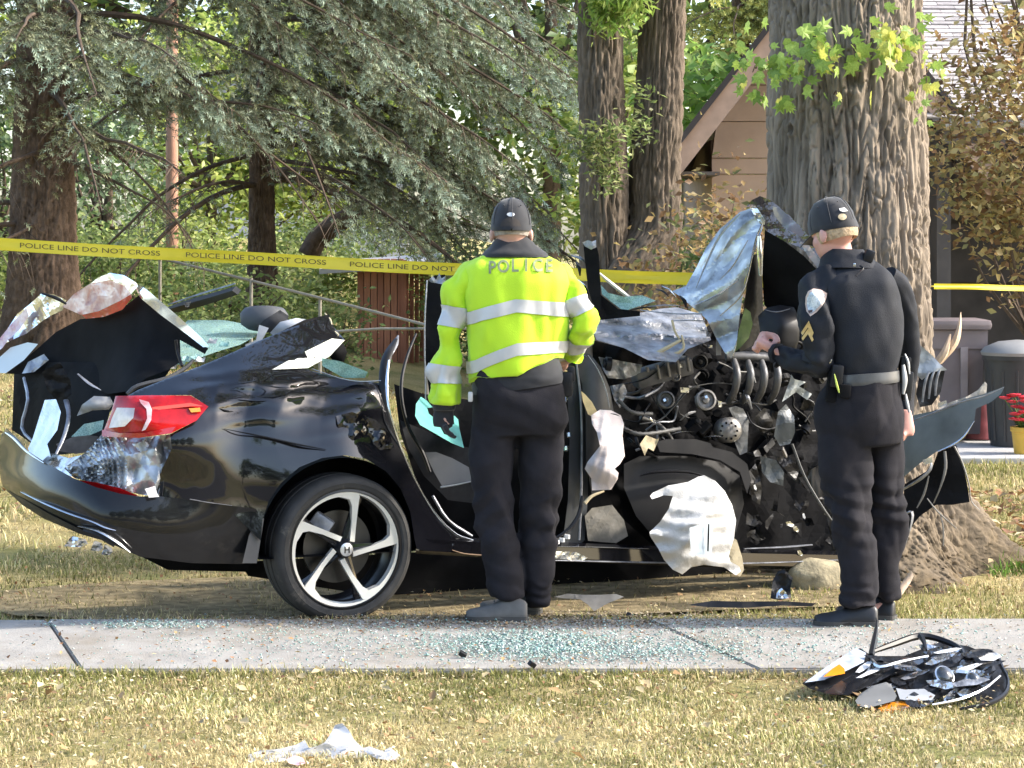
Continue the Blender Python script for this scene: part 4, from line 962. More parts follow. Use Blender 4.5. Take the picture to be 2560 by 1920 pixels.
def sheet(name, outline, depth, m, parent, step=9, amp=.0, size=.12, thick=.004, seed=0, curve=0, fine=0., smooth=False, n=8, edge0=False, bulge=0., label=None, back=True):
    pts, tri = poly_fill(outline, step, curve=curve); px, py = pts[:, 0], pts[:, 1]
    if callable(depth): d = depth(px, py)
    elif np.isscalar(depth): d = np.full(len(px), float(depth))
    else: d = idw(depth)(px, py)
    v = PV(px, py, d)
    if amp: d = d-(amp(px, py) if callable(amp) else amp)*(creases(v, n, seed, size)-.9)
    if fine: d = d-fine*fbm(v/.02, 2, seed)
    if bulge:
        c = pts.mean(0); r = np.linalg.norm((pts-c)/(np.ptp(pts, axis=0)/2+1e-6), axis=1); d = d-bulge*np.clip(1-r**2, 0, 1)
    v = PV(px, py, d)
    a, b, c = v[tri[0][0]], v[tri[0][1]], v[tri[0][2]]
    tr = np.array(tri); nn = np.cross(v[tr[:, 1]]-v[tr[:, 0]], v[tr[:, 2]]-v[tr[:, 0]])
    flip = nn[:, 1] > 0; tr[flip] = tr[flip][:, ::-1]
    if thick:
        m_ = len(v); v = np.concatenate([v, PV(px, py, d+thick)]); f0 = [tuple(q) for q in tr.tolist()]; cnt = set()
        for q in f0:
            for a_, b_ in zip(q, q[1:]+q[:1]): cnt.add((a_, b_))
        f = f0+[tuple(i+m_ for i in q[::-1]) for q in f0]+[(b_, a_, a_+m_, b_+m_) for (a_, b_) in cnt if (b_, a_) not in cnt]
    else: f = [tuple(q) for q in tr.tolist()]
    return obj(name, v, f, m, parent, smooth=smooth, label=label)
def side(o0=0., ctrl=None):           # depth function: car side plane plus an inward offset field
    if ctrl is None: return lambda px, py: sd(px, py, o0)
    fn = idw(ctrl); return lambda px, py: (NO@PW-fn(px, py))/(NO[0]*(px-CX)/F+NO[1])
def bar(name, pts, w_px, dep, m, parent, n=6, flat=1., sub=3):      # pts: (px, py, d)
    q = np.array([P(*p) for p in pts]); s = F/np.mean([p[2] for p in pts])
    wv = np.full(len(pts), w_px/2/s) if np.isscalar(w_px) else np.array(w_px)/2/s
    v, f = tube(q, wv, n, sub, flat=flat); return obj(name, v, f, m, parent)

# ---- rear quarter panel with its wheel arch
ARCH = [(652, 1352), (656, 1300), (672, 1252), (702, 1208), (748, 1168), (805, 1145), (860, 1138), (915, 1147), (965, 1178), (1002, 1222), (1026, 1280), (1036, 1345)]
QO = [(300, 1010, .34), (340, 990, .34), (520, 905, .34), (700, 835, .42), (830, 795, .50), (860, 850, .42), (780, 925, .20), (900, 950, .13), (600, 940, .14), (450, 985, .15),
      (520, 1020, .06), (700, 1000, .06), (880, 1010, .05), (330, 1110, .12), (420, 1090, .03), (600, 1080, .035), (760, 1070, .02), (940, 1080, .03), (360, 1200, .10), (480, 1200, .015), (640, 1160, .0), (820, 1120, -.02), (980, 1160, -.005),
      (640, 1270, -.012), (700, 1200, -.025), (860, 1138, -.035), (1000, 1215, -.02), (1040, 1330, .0), (1130, 1350, .0), (400, 1250, .05)]
quarter = [(300, 1000), (345, 975), (420, 945), (500, 915), (560, 890), (640, 855), (720, 822), (775, 803), (822, 789), (838, 822), (862, 850), (800, 890), (752, 918), (790, 930), (860, 948), (950, 957),
           (958, 1000), (975, 1060), (1000, 1122), (1030, 1190), (1062, 1250), (1098, 1308), (1135, 1345), (1180, 1366), (1180, 1384), (1060, 1376), (1042, 1372)]+ARCH[::-1]+[(560, 1262), (470, 1249), (392, 1240), (398, 1190), (430, 1120), (425, 1086), (490, 1052), (520, 1016), (478, 988), (400, 988)]
qf_ = side(0, QO)
def qbuckle(px, py):                  # long horizontal buckles pressed into the flank
    q = np.stack([px/150., py/90., px*0], 1); msk = np.exp(-((py-985-.05*(px-600))/75.)**2)*np.clip((px-420)/90, 0, 1)*np.clip((960-px)/60, 0, 1)
    return qf_(px, py)+msk*.011*np.sin((py+.10*px+26*fbm(q, 3, 44))/7.2)*(.55+.45*fbm(q*1.7, 2, 45))
sheet('quarter_panel', quarter, qbuckle, paint, car, step=6.5, amp=lambda px, py: .005+.040*np.exp(-((py-985)/55.)**2)*np.clip((px-430)/120, 0, 1), size=.22, seed=3, thick=.006, smooth=True, n=4)
# body character line and a dented highlight patch above the wheel
# tail lamp corner: crumpled pleats under the lamp, reflected sky put into their silver colour
sheet('crumpled_corner', [(255, 1085), (345, 1095), (425, 1086), (434, 1120), (405, 1180), (396, 1243), (350, 1236), (290, 1222), (185, 1195), (160, 1170), (215, 1130)],
      lambda px, py: side(0, [(255, 1090, .30), (430, 1090, .06), (395, 1240, .04), (185, 1195, .36), (300, 1160, .13)])(px, py)+.05*np.abs(((px-.55*py+26*np.sin(py/37.+px/60.))/(34+12*np.sin(px/41.))) % 1-.5), scrap, car, step=5, amp=.05, size=.08, seed=5, thick=.003, n=4)
sheet('torn_flap', [(362, 1222), (388, 1215), (392, 1232), (398, 1242), (372, 1244)], side(-.02), cloth_w, car, step=6, amp=.01, size=.05)
sheet('lower_reflector', [(185, 1198), (240, 1206), (300, 1220), (348, 1240), (300, 1238), (240, 1225), (195, 1210)], side(0, [(190, 1200, .32), (345, 1235, .05)]), redl, car, step=7, amp=.006, size=.05)
# ---- bumper wrapping round the rear
BO = [(650, 1300, -.005), (560, 1330, .0), (450, 1250, .02), (400, 1330, .01), (340, 1240, .05), (330, 1370, .06), (260, 1215, .14), (240, 1310, .12), (180, 1190, .30), (160, 1270, .30), (110, 1150, .62), (95, 1250, .55), (60, 1110, .95), (40, 1200, .95), (15, 1080, 1.35), (0, 1150, 1.45), (5, 1210, 1.35), (600, 1400, .05), (120, 1300, .5)]
sheet('bumper', [(655, 1300), (640, 1272), (560, 1262), (470, 1249), (392, 1240), (348, 1241), (300, 1234), (240, 1218), (185, 1196), (120, 1160), (70, 1128), (40, 1092), (16, 1070), (4, 1085), (-4, 1120), (-2, 1180), (6, 1215), (55, 1262), (110, 1297), (200, 1335), (260, 1352), (320, 1378), (350, 1392), (480, 1408), (605, 1410), (640, 1402)],
      side(0, BO), paintd, car, step=11, amp=.004, size=.45, seed=8, smooth=True, n=5)
bf_ = side(0, BO)
def onb(x, y, off): return (x, y, float(bf_(np.array([float(x)]), np.array([float(y)]))[0])-off)
bar('bumper_strip', [onb(52, 1230, .02), onb(110, 1258, .02), onb(170, 1283, .02), onb(228, 1303, .02), onb(262, 1318, .02), onb(290, 1326, .015)], [3, 9, 11, 9, 10, 4], 0, chrome, car, flat=.5)
bar('bumper_lip', [onb(14, 1082, .02), onb(35, 1097, .02), onb(68, 1130, .02), onb(110, 1158, .02)], [4, 7, 7, 3], 0, chrome, car)
sheet('lower_valance', [(15, 1225), (55, 1262), (110, 1297), (200, 1335), (270, 1353), (190, 1318), (120, 1283), (60, 1248)], lambda px, py: bf_(px, py)-.014, plast, car, step=9, smooth=True)
# exhaust trim
bar('exhaust_tip', [onb(196, 1316, .02), onb(245, 1327, .03), onb(290, 1352, .03), onb(326, 1380, .02)], [6, 15, 15, 5], 0, chrome, car, flat=.5)
bar('exhaust_pipe', [onb(212, 1326, .01), onb(250, 1338, .015), onb(288, 1362, .01)], [14, 18, 14], 0, plast, car)
for (x, y, w_) in ((190, 1352, 30), (242, 1362, 16), (268, 1372, 14)):
    sheet('muffler_foil', [(x-w_, y+14), (x-w_*.4, y-12), (x+w_*.8, y-4), (x+w_, y+8), (x+w_*.3, y+16)], 11.1, chrome, car, step=6, amp=.03, size=.05, seed=int(x))

# ---- right tail lamp
lamp_o = [(289, 990), (380, 988), (477, 989), (521, 1016), (492, 1051), (428, 1083), (347, 1095), (255, 1091), (260, 1074), (278, 1030)]
lf = side(0, [(289, 992, .27), (255, 1090, .30), (347, 1095, .09), (428, 1083, .03), (521, 1016, .03), (477, 989, .07), (380, 988, .14), (340, 1040, .10), (280, 1040, .27)])
tl = sheet('tail_lamp', lamp_o, lambda px, py: lf(px, py)-.012, redl, car, step=8, thick=.03, smooth=True, bulge=.02)
sheet('reverse_lens', [(292, 1019), (337, 1020), (333, 1045), (312, 1066), (272, 1070), (280, 1045)], lambda px, py: lf(px, py)-.030, whitel, tl, step=7, thick=.01)
sheet('light_strip', [(348, 998), (372, 1005), (380, 1024), (378, 1050), (364, 1074), (354, 1078), (368, 1046), (366, 1022), (352, 1008)], lambda px, py: lf(px, py)-.034, pinkl, tl, step=7, thick=.006)
sheet('light_strip', [(380, 1018), (476, 1007), (508, 1015), (476, 1016), (382, 1026)], lambda px, py: lf(px, py)-.030, mat('bright_red_lamp', (.85, .08, .04), .15, coat=1), tl, step=7, thick=.006)
sheet('side_marker', [(472, 1021), (500, 1019), (502, 1029), (478, 1031)], lambda px, py: lf(px, py)-.030, amber, tl, step=6, thick=.006)
sheet('lamp_base', [(255, 1074), (300, 1083), (360, 1082), (440, 1066), (428, 1083), (347, 1095), (255, 1091)], lambda px, py: lf(px, py)-.030, mat('deep_red_lamp', (.35, .006, .008), .15, coat=1), tl, step=8, thick=.006)

# ---- boot: cavity, gutter, floor and bits
sheet('boot_cavity', [(35, 935), (120, 905), (330, 905), (450, 890), (400, 960), (300, 1000), (275, 1030), (258, 1090), (215, 1130), (120, 1140), (60, 1095), (30, 1075)], [(40, 1000, 12.5), (250, 950, 11.7), (440, 900, 11.6), (250, 1100, 11.35), (60, 1090, 12.45)], plast2, car, step=14, amp=.05, size=.2, seed=12)
bar('boot_gutter', [(318, 985, 10.98), (345, 965, 11.0), (420, 945, 11.06), (466, 918, 11.15), (482, 900, 11.2)], [14, 18, 17, 15, 9], 0, mat('worn_black_rubber', (.045, .045, .045), .5, var=.4), car, flat=.7)
bar('boot_gutter', [(60, 945, 12.2), (70, 1000, 12.0), (55, 1070, 12.0), (88, 1110, 11.8)], [8, 9, 9, 6], 0, grey, car)
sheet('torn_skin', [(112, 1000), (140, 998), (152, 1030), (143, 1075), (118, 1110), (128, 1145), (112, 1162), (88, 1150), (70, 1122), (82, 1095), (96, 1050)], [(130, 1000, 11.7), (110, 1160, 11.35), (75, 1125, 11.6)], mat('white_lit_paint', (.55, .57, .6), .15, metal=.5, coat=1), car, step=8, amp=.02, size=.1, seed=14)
sheet('boot_sill', [(88, 1120), (170, 1145), (245, 1130), (235, 1155), (180, 1192), (110, 1160), (70, 1128)], [(88, 1125, 11.65), (240, 1140, 11.0), (180, 1190, 11.0)], chrome, car, step=8, amp=.03, size=.08, seed=15)
sheet('boot_floor_mat', [(140, 1110), (200, 1085), (255, 1092), (240, 1128), (190, 1135), (150, 1128)], 11.4, mat('grey_felt', (.14, .13, .125), .95, var=.3, vscale=20), car, step=9, amp=.01, size=.1)
bar('strap', [(165, 1000, 11.6), (172, 1040, 11.5), (160, 1090, 11.4), (140, 1135, 11.3)], [14, 11, 9, 6], 0, grey, car, flat=.4)
sheet('grey_housing', [(192, 1040), (205, 1012), (235, 990), (275, 992), (284, 1010), (272, 1024), (232, 1026)], 11.3, mat('pale_grey_plastic', (.36, .36, .35), .5, var=.25, vscale=16), car, step=8, bulge=.06, thick=.02, smooth=True)
sheet('glass_shard', [(178, 1092), (210, 1060), (260, 1050), (255, 1075), (225, 1088)], 11.25, tglass, car, step=8, amp=.02, size=.06)
sheet('seat_latch', [(105, 930), (150, 905), (175, 950), (180, 985), (150, 1010), (118, 975)], 11.6, dirty, car, step=8, amp=.05, size=.06, seed=17)
bar('lamp_wire', [(195, 935, 11.3), (225, 960, 11.25), (252, 975, 11.2)], [7, 12, 4], 0, grey, car, flat=.4)

# ---- boot lid torn upwards
LID = [(520, 870, 11.2), (347, 735, 11.55), (246, 790, 11.9), (120, 860, 12.3), (14, 932, 12.45), (320, 985, 11.2), (200, 950, 12.0), (450, 905, 11.3)]
lid = sheet('boot_lid', [(347, 738), (365, 752), (430, 805), (480, 845), (521, 871), (512, 885), (450, 850), (452, 905), (420, 925), (366, 945), (320, 978), (270, 985), (200, 960), (150, 930), (60, 936), (14, 934), (60, 900), (100, 866), (140, 830), (200, 798), (246, 791), (300, 775)], LID, plast2, car, step=13, amp=.03, size=.3, seed=21, smooth=True, thick=.012)
sheet('lid_edge', [(338, 716), (350, 712), (372, 728), (440, 786), (505, 845), (522, 866), (508, 868), (470, 838), (400, 786), (350, 744)], lambda px, py: idw(LID)(px, py)-.05, mat('lid_highlight', (.62, .63, .65), .14, metal=.8, coat=1), lid, step=8, amp=.008, size=.1, thick=.02, smooth=True)  # edge of the black lid, its highlight put into a bright colour
sheet('lid_tail_lamp', [(156, 767), (185, 735), (226, 709), (275, 700), (312, 715), (328, 735), (304, 768), (246, 788), (200, 786)], lambda px, py: idw(LID)(px, py)-.08, pinkl, lid, step=8, amp=.035, size=.09, seed=23, thick=.02)
sheet('lid_lamp_trim', [(205, 787), (246, 778), (300, 752), (328, 735), (330, 745), (306, 774), (260, 792), (215, 797)], lambda px, py: idw(LID)(px, py)-.10, redl, lid, step=7, amp=.01, size=.05, thick=.01)
sheet('lid_skin', [(226, 709), (245, 694), (275, 682), (310, 688), (340, 706), (345, 715), (328, 735), (312, 715), (275, 700)], lambda px, py: idw(LID)(px, py)-.09, chrome, lid, step=7, amp=.02, size=.06, seed=24, thick=.006)
sheet('lid_skin', [(0, 854), (20, 820), (43, 785), (75, 760), (104, 733), (135, 736), (166, 750), (156, 776), (125, 790), (101, 806), (66, 834), (40, 845), (6, 862)], lambda px, py: idw(LID)(px, py)-.06, chrome, lid, step=7, amp=.06, size=.10, seed=25, thick=.006)
sheet('lid_tail_lamp', [(-8, 880), (0, 845), (30, 808), (66, 770), (72, 790), (48, 825), (20, 850), (6, 870)], lambda px, py: idw(LID)(px, py)-.10, pinkl, lid, step=8, amp=.02, size=.08, seed=26)
sheet('number_plate_panel', [(-14, 905), (26, 869), (69, 856), (95, 860), (60, 900), (14, 933), (-10, 932)], lambda px, py: idw(LID)(px, py)-.05, mat('pale_blue_white_panel', (.66, .72, .74), .35, var=.06), lid, step=10, amp=.008, size=.2)
bar('lid_torn_frame', [(104, 733, 12.0), (140, 745, 12.0), (166, 760, 12.0)], [5, 10, 5], 0, plast, lid)
sheet('latch_plate', [(70, 905), (110, 885), (122, 900), (85, 930), (55, 934)], lambda px, py: idw(LID)(px, py)-.08, grey, lid, step=7, amp=.03, size=.05)
bar('lid_hinge', [(440, 850, 11.25), (444, 880, 11.25), (455, 915, 11.2)], [8, 9, 8], 0, plast, lid)

# ---- rear window glass, far pillar, head restraint
sheet('rear_window', [(395, 885), (430, 840), (470, 800), (560, 800), (640, 815), (660, 830), (600, 862), (540, 880), (470, 905)], [(400, 885, 11.5), (480, 800, 12.4), (640, 820, 12.2), (540, 880, 11.5)], tglass, car, step=9, amp=.05, size=.12, seed=31, thick=.004)
for k, (x, y) in enumerate([(478, 862), (530, 852), (452, 905), (500, 898), (560, 860), (430, 915)]):
    sheet('glass_flake', [(x-14, y+6), (x-4, y-8), (x+6, y-2), (x+14, y-7), (x+10, y+7)], 11.35, cloth_w if k % 2 else tglass, car, step=6, amp=.02, size=.04, seed=k)
pl = bar('cut_roof_pillar', [(412, 778, 12.5), (470, 762, 12.45), (540, 742, 12.4), (592, 726, 12.35)], [30, 50, 48, 44], 0, plast, car, n=4, flat=.5)
bar('pillar_trim', [(420, 762, 12.38), (500, 735, 12.33), (588, 709, 12.28)], [3, 5, 4], 0, grey, car)
sheet('pillar_clip', [(460, 758), (478, 753), (472, 768), (463, 768)], 12.3, chrome, car, step=6)
hr = revolve([(.001, -.055), (.06, -.06), (.085, -.035), (.09, .02), (.075, .05), (.03, .062), (.001, .06)], P(660, 795, 12.0), (0, .3, 1), 24); v = hr[0]; c0 = P(660, 795, 12.0); v = c0+(v-c0)*np.array([1.35, .9, .92])
hrv = obj('head_restraint', v, hr[1], mat('grey_head_restraint', (.085, .088, .095), .6, var=.15), car)
sheet('restraint_face', [(640, 822), (660, 800), (700, 775), (722, 790), (716, 806), (690, 830), (665, 832)], 11.88, seatf, car, step=8, bulge=.03, smooth=True, thick=.02)
sheet('restraint_bracket', [(640, 850), (648, 812), (672, 820), (655, 850), (615, 868), (612, 862)], 11.8, cloth_w, car, step=8, amp=.01)
sheet('seat_top', [(675, 832), (700, 805), (740, 795), (775, 800), (720, 830), (690, 845)], 11.75, mat('pale_headliner', (.45, .47, .50), .8), car, step=8, bulge=.03, smooth=True)
# ---- cut rear pillar
sheet('pillar_section', [(690, 835), (760, 800), (822, 786), (826, 795), (842, 835), (790, 850), (740, 846), (700, 850)], side(0, [(700, 840, .44), (822, 790, .50), (842, 835, .45)]), plast2, car, step=9, amp=.03, size=.1, seed=33)
bar('pillar_tear', [(812, 783, 11.35), (826, 800, 11.3), (832, 822, 11.28), (846, 838, 11.25)], [3, 6, 4, 6], 0, tanw, car)
sheet('pillar_inner_face', [(680, 924), (750, 885), (830, 846), (862, 850), (825, 890), (770, 920)], side(0, [(680, 924, .17), (862, 850, .40), (770, 920, .2)]), mat('cream_inner_panel', (.62, .62, .52), .5, var=.25, vscale=14, stretch=(6, 1, 6)), car, step=8, amp=.03, size=.06, seed=34)
sheet('speaker_cover', [(810, 870), (858, 858), (868, 880), (860, 905), (830, 900)], side(.5), plast2, car, step=8, bulge=.03, smooth=True)
sheet('side_window_glass', [(805, 895), (850, 903), (920, 930), (912, 945), (860, 945), (806, 915)], side(0, [(805, 900, .2), (915, 940, .14)]), tglass, car, step=8, amp=.025, size=.06, seed=36)
bar('window_trim', [(780, 922, float(sd(780, 0, .15))), (850, 946, float(sd(850, 0, .12))), (900, 954, float(sd(900, 0, .1))), (952, 952, float(sd(952, 0, .08)))], [4, 7, 8, 5], 0, chrome, car, flat=.5)
for k, (x, y, l, a) in enumerate([(610, 955, 60, -.15), (690, 965, 70, .1), (640, 1000, 90, .02), (560, 1022, 70, .25), (700, 1035, 60, -.1)]):     # buckled ridges on the flank
    bar('buckled_ridge', [(x-l/2, y-l/2*math.sin(a), float(sd(x-l/2, y, .075))), (x, y+3, float(sd(x, y, .055))), (x+l/2, y+l/2*math.sin(a), float(sd(x+l/2, y, .075)))], [2, 7, 2], 0, paint, car, flat=.6)
sheet('crumpled_dent', [(840, 1040), (880, 1030), (940, 1050), (975, 1085), (985, 1120), (930, 1128), (870, 1118), (850, 1090)], side(-.006), paint, car, step=7, amp=.05, size=.07, seed=38)
bar('flank_crease', [(560, 1072, float(sd(560, 0, .02))), (660, 1092, float(sd(660, 0, -.005))), (740, 1110, float(sd(740, 0, -.022))), (815, 1124, float(sd(815, 0, -.03)))], [3, 10, 11, 3], 0, paint, car, flat=.5)
bar('body_scratch', [(475, 1248, float(sd(475, 0, -.004))), (520, 1256, float(sd(520, 0, -.008))), (580, 1264, float(sd(580, 0, -.01)))], [5, 5, 3], 0, grey, car, flat=.4)
sheet('mud_flap', [(606, 1408), (622, 1340), (640, 1296), (660, 1296), (655, 1330), (642, 1408)], side(-.012), mat('grey_mud_flap', (.07, .07, .072), .6), car, step=10, thick=.01)
# wheel housing
W0 = S(862, 1380, .0); 
hv, hf = revolve([(.39, -.02), (.39, -.33), (.02, -.34)], S(857, 1362, 0), (NO[0], NO[1], 0), 40, cap=False); hv[:, 2] = np.maximum(hv[:, 2], .30); obj('wheel_housing', hv, hf, plast2, car)

# ---- rear wheel
AXW = np.array([math.sin(R(26.5)), -math.cos(R(26.5)), -.02]); AXW /= np.linalg.norm(AXW)
UW = np.cross(np.array([0, 0, 1.]), AXW); UW /= np.linalg.norm(UW); UW = UW if UW[0] > 0 else -UW; VW = np.cross(AXW, UW); VW = VW if VW[2] > 0 else -VW
WC = P(866, 1368, 10.80); WC[2] = .327
def wp(u, v, h): return WC+UW*u+VW*v+AXW*h
whl = obj('wheel', *revolve([(.235, -.20), (.255, -.20), (.258, -.03), (.27, -.012), (.272, 0), (.262, .002), (.25, -.03), (.235, -.05)], WC, AXW, 64, cap=False), mat('wheel_barrel', (.03, .03, .032), .3, metal=.6), car)
tyre_p = [(.262, -.215), (.30, -.225), (.322, -.215), (.331, -.19), (.333, -.15), (.328, -.148), (.328, -.138), (.333, -.136), (.334, -.09), (.329, -.088), (.329, -.078), (.333, -.076), (.331, -.03), (.324, -.008), (.312, .004), (.304, .005), (.300, .008), (.296, .006), (.285, .006), (.275, .002), (.270, -.006), (.262, -.02)]
v, f = revolve(tyre_p, WC, AXW, 96, cap=False); v[:, 2] = np.maximum(v[:, 2], .012); obj('tyre', v, f, rubber, whl)
RR = .268
def spoke_poly(rot):
    pts = [(.10, .12), (.145, .45), (.145, .72), (.10, .83)]
    for a in np.linspace(95, 150, 12): r = .895+.045*(a-95)/55; pts.append((r*math.cos(R(a)), r*math.sin(R(a))))
    for a in np.linspace(150, 76, 14): r = .985; pts.append((r*math.cos(R(a)), r*math.sin(R(a))))
    pts += [(.28, .87), (.262, .74), (.222, .40), (.185, .10)]
    c, s = math.cos(rot), math.sin(rot); return [(x*c-y*s, x*s+y*c) for x, y in pts]
for k in range(5):
    po = spoke_poly(k*2*math.pi/5+R(2)); n = len(po)
    q, tri = poly_fill(np.array(po)*RR, .016, jitter=.1)
    def dome(p): r = np.linalg.norm(p, axis=1)/RR; return -.028+.022*np.clip(r, 0, 1)**1.5+.012*np.exp(-(r/.25)**2)
    hq = dome(q); top = np.array([wp(a, b, h) for (a, b), h in zip(q, hq)]); bot = np.array([wp(a*.98, b*.98, h-.025) for (a, b), h in zip(q, hq)])
    m_ = len(q); tr = [tuple(t) for t in tri]; cnt = {}
    for t in tr:
        for a, b in zip(t, t[1:]+t[:1]): cnt[(a, b)] = 1
    rim = [(a, b, b+m_, a+m_) for (a, b) in cnt if (b, a) not in cnt]
    sp = obj('spoke', np.concatenate([top, bot]), tr+[tuple(i+m_ for i in t[::-1]) for t in tr]+rim, alloy, whl, smooth=False)
    # black companion bar set back beside each bright spoke
    rot = k*2*math.pi/5+R(2)
    for (a0, a1, w_) in ((.12, .9, .075),):
        an = math.pi/2+rot-.36
        pts = [wp(RR*r*math.cos(an+.12*(1-r)), RR*r*math.sin(an+.12*(1-r)), -.045) for r in (.1, .5, .93)]
        v, f = tube(pts, [.022, .016, .02], 6, 3, flat=.7); obj('spoke_back', v, f, mat('gloss_black_alloy', (.012, .012, .013), .15, coat=1), whl)
v, f = revolve([(.01, -.11), (.165, -.11), (.165, -.125), (.01, -.125)], WC, AXW, 48); obj('brake_disc', v, f, mat('brake_disc_steel', (.07, .066, .06), .45, metal=.8), whl)
v, f = box(wp(-.085, .105, -.10), (.10, .06, .09), rot=rotm(0, 35, 0), bev=.015); obj('brake_caliper', v, f, grey, whl)
v, f = revolve([(.01, -.10), (.05, -.10), (.045, -.03), (.035, -.006), (.032, .0), (.005, .002)], WC, AXW, 24); hub = obj('hub', v, f, plast, whl)
v, f = revolve([(.030, -.003), (.0305, .004), (.025, .007), (.003, .008)], WC, AXW, 24); obj('hub_cap', v, f, alloy, hub)
for (u, vv, a, b) in ((-.010, 0, .005, .030), (.010, 0, .005, .030), (0, 0, .018, .005)):
    r_ = [[wp(u-a/2, vv-b/2, h), wp(u+a/2, vv-b/2, h), wp(u+a/2, vv+b/2, h), wp(u-a/2, vv+b/2, h)] for h in (.006, .0105)]; obj('badge_stroke', *loft(r_), plast, hub, smooth=False)

# ---- rear door opening: frame strips, seats, sill
def strip(name, pts, w_px, m, **k): return bar(name, [(x, y, float(sd(x, y, o))) for x, y, o in pts], w_px, 0, m, car, **k)
strip('door_frame', [(990, 848, .30), (968, 890, .2), (957, 950, .12), (962, 1020, .08), (982, 1090, .06), (1012, 1165, .05), (1048, 1240, .05), (1090, 1305, .05), (1140, 1348, .05), (1200, 1362, .06)], [10, 26, 22, 18, 20, 22, 24, 24, 22, 18], plast, n=8, flat=.6)
strip('door_frame_edge', [(972, 900, .14), (966, 960, .09), (972, 1020, .045), (992, 1090, .03), (1022, 1165, .02), (1058, 1238, .02), (1098, 1298, .02), (1140, 1338, .02), (1182, 1352, .02)], [4, 7, 6, 5, 5, 6, 8, 10, 7], chrome, n=6, flat=.6)
strip('door_frame_tip', [(996, 838, .34), (985, 862, .3), (970, 890, .24)], [3, 22, 20], grey, n=6, flat=.5)
strip('door_seal', [(1040, 835, .5), (1018, 890, .4), (1004, 950, .32), (1006, 1010, .28), (1024, 1075, .26), (1056, 1130, .24), (1075, 1180, .22)], [6, 8, 9, 9, 9, 9, 8], plast, n=6)
strip('door_seal', [(1082, 1240, .10), (1120, 1300, .10), (1180, 1340, .12)], [7, 8, 7], grey, n=6)
sheet('cabin_side', [(985, 960), (1060, 985), (1180, 1000), (1420, 1000), (1420, 1380), (1200, 1375), (1100, 1310), (1040, 1200), (1000, 1080)], side(.75), plast2, car, step=16, amp=.05, size=.2, seed=41)
sheet('teal_curtain', [(1040, 1010), (1052, 992), (1066, 1000), (1082, 1018), (1068, 1020), (1072, 1034), (1092, 1050), (1110, 1085), (1120, 1088), (1114, 1058), (1124, 1052), (1136, 1062), (1134, 1040), (1144, 1036), (1148, 1070), (1160, 1120), (1130, 1108), (1085, 1082), (1050, 1062), (1038, 1040)], side(0, [(1050, 1000, .5), (1160, 1120, .35)]), teal, car, step=8, amp=.03, size=.08, seed=43, thick=.006)
sheet('rear_seat', [(1000, 1050), (1060, 1075), (1130, 1110), (1200, 1125), (1200, 1260), (1120, 1250), (1060, 1190), (1020, 1120)], side(.48), seatf, car, step=12, amp=.03, size=.2, seed=44, smooth=True)
sheet('seat_side_panel', [(1062, 1131), (1090, 1130), (1130, 1145), (1172, 1168), (1180, 1205), (1150, 1212), (1108, 1220), (1085, 1180)], side(.30), seatg, car, step=9, amp=.01, size=.15, smooth=True, thick=.02)
strip('seat_trim', [(1102, 1218, .28), (1140, 1212, .28), (1185, 1202, .28)], [10, 8, 5], mat('pale_trim', (.42, .44, .46), .4), flat=.5)
# sill: a box section running the length of the door openings
sl = [(1040, 1350), (1300, 1365), (1600, 1378), (1900, 1388), (2110, 1392)]
rings = []
for k, (x, y) in enumerate(sl):
    rings.append([S(x, y-14, .05), S(x, y-4, .0), S(x, y+26, -.005), S(x, y+34, .02), S(x, y+34, .16), S(x, y-14, .16)])
v, f = loft(np.array(rings)); obj('sill', v, f, paint, car, smooth=False)
strip('sill_trim', [(1380, 1401, -.012), (1600, 1406, -.012), (1850, 1409, -.012), (2095, 1400, -.012)], [8, 11, 11, 6], grey, flat=.4)
strip('sill_plate', [(1390, 1366, .0), (1480, 1368, .0), (1620, 1372, .0)], [6, 9, 6], chrome, flat=.4)
strip('sill_plate', [(1860, 1372, .0), (1960, 1368, .0), (2030, 1362, .0)], [8, 14, 10], grey, flat=.4)
sheet('scuffed_sill_patch', [(1385, 1378), (1440, 1380), (1470, 1395), (1455, 1402), (1385, 1396)], side(-.014), chrome, car, step=7, amp=.012, size=.05)
strip('sill_plate', [(1130, 1375, -.006), (1160, 1384, -.008), (1205, 1388, -.008)], [6, 9, 9], mat('rusty_edge', (.32, .22, .15), .5, metal=.4), flat=.4)
sheet('underbody', [(600, 1405), (1050, 1380), (2120, 1420), (2120, 1440), (1950, 1478), (1300, 1500), (1000, 1500), (620, 1440)], side(.55), plast2, car, step=30, amp=.05, size=.3, seed=46)
sheet('boot_floor_pan', [(330, 1380), (640, 1395), (640, 1430), (420, 1425)], side(.5), plast2, car, step=20, amp=.03)
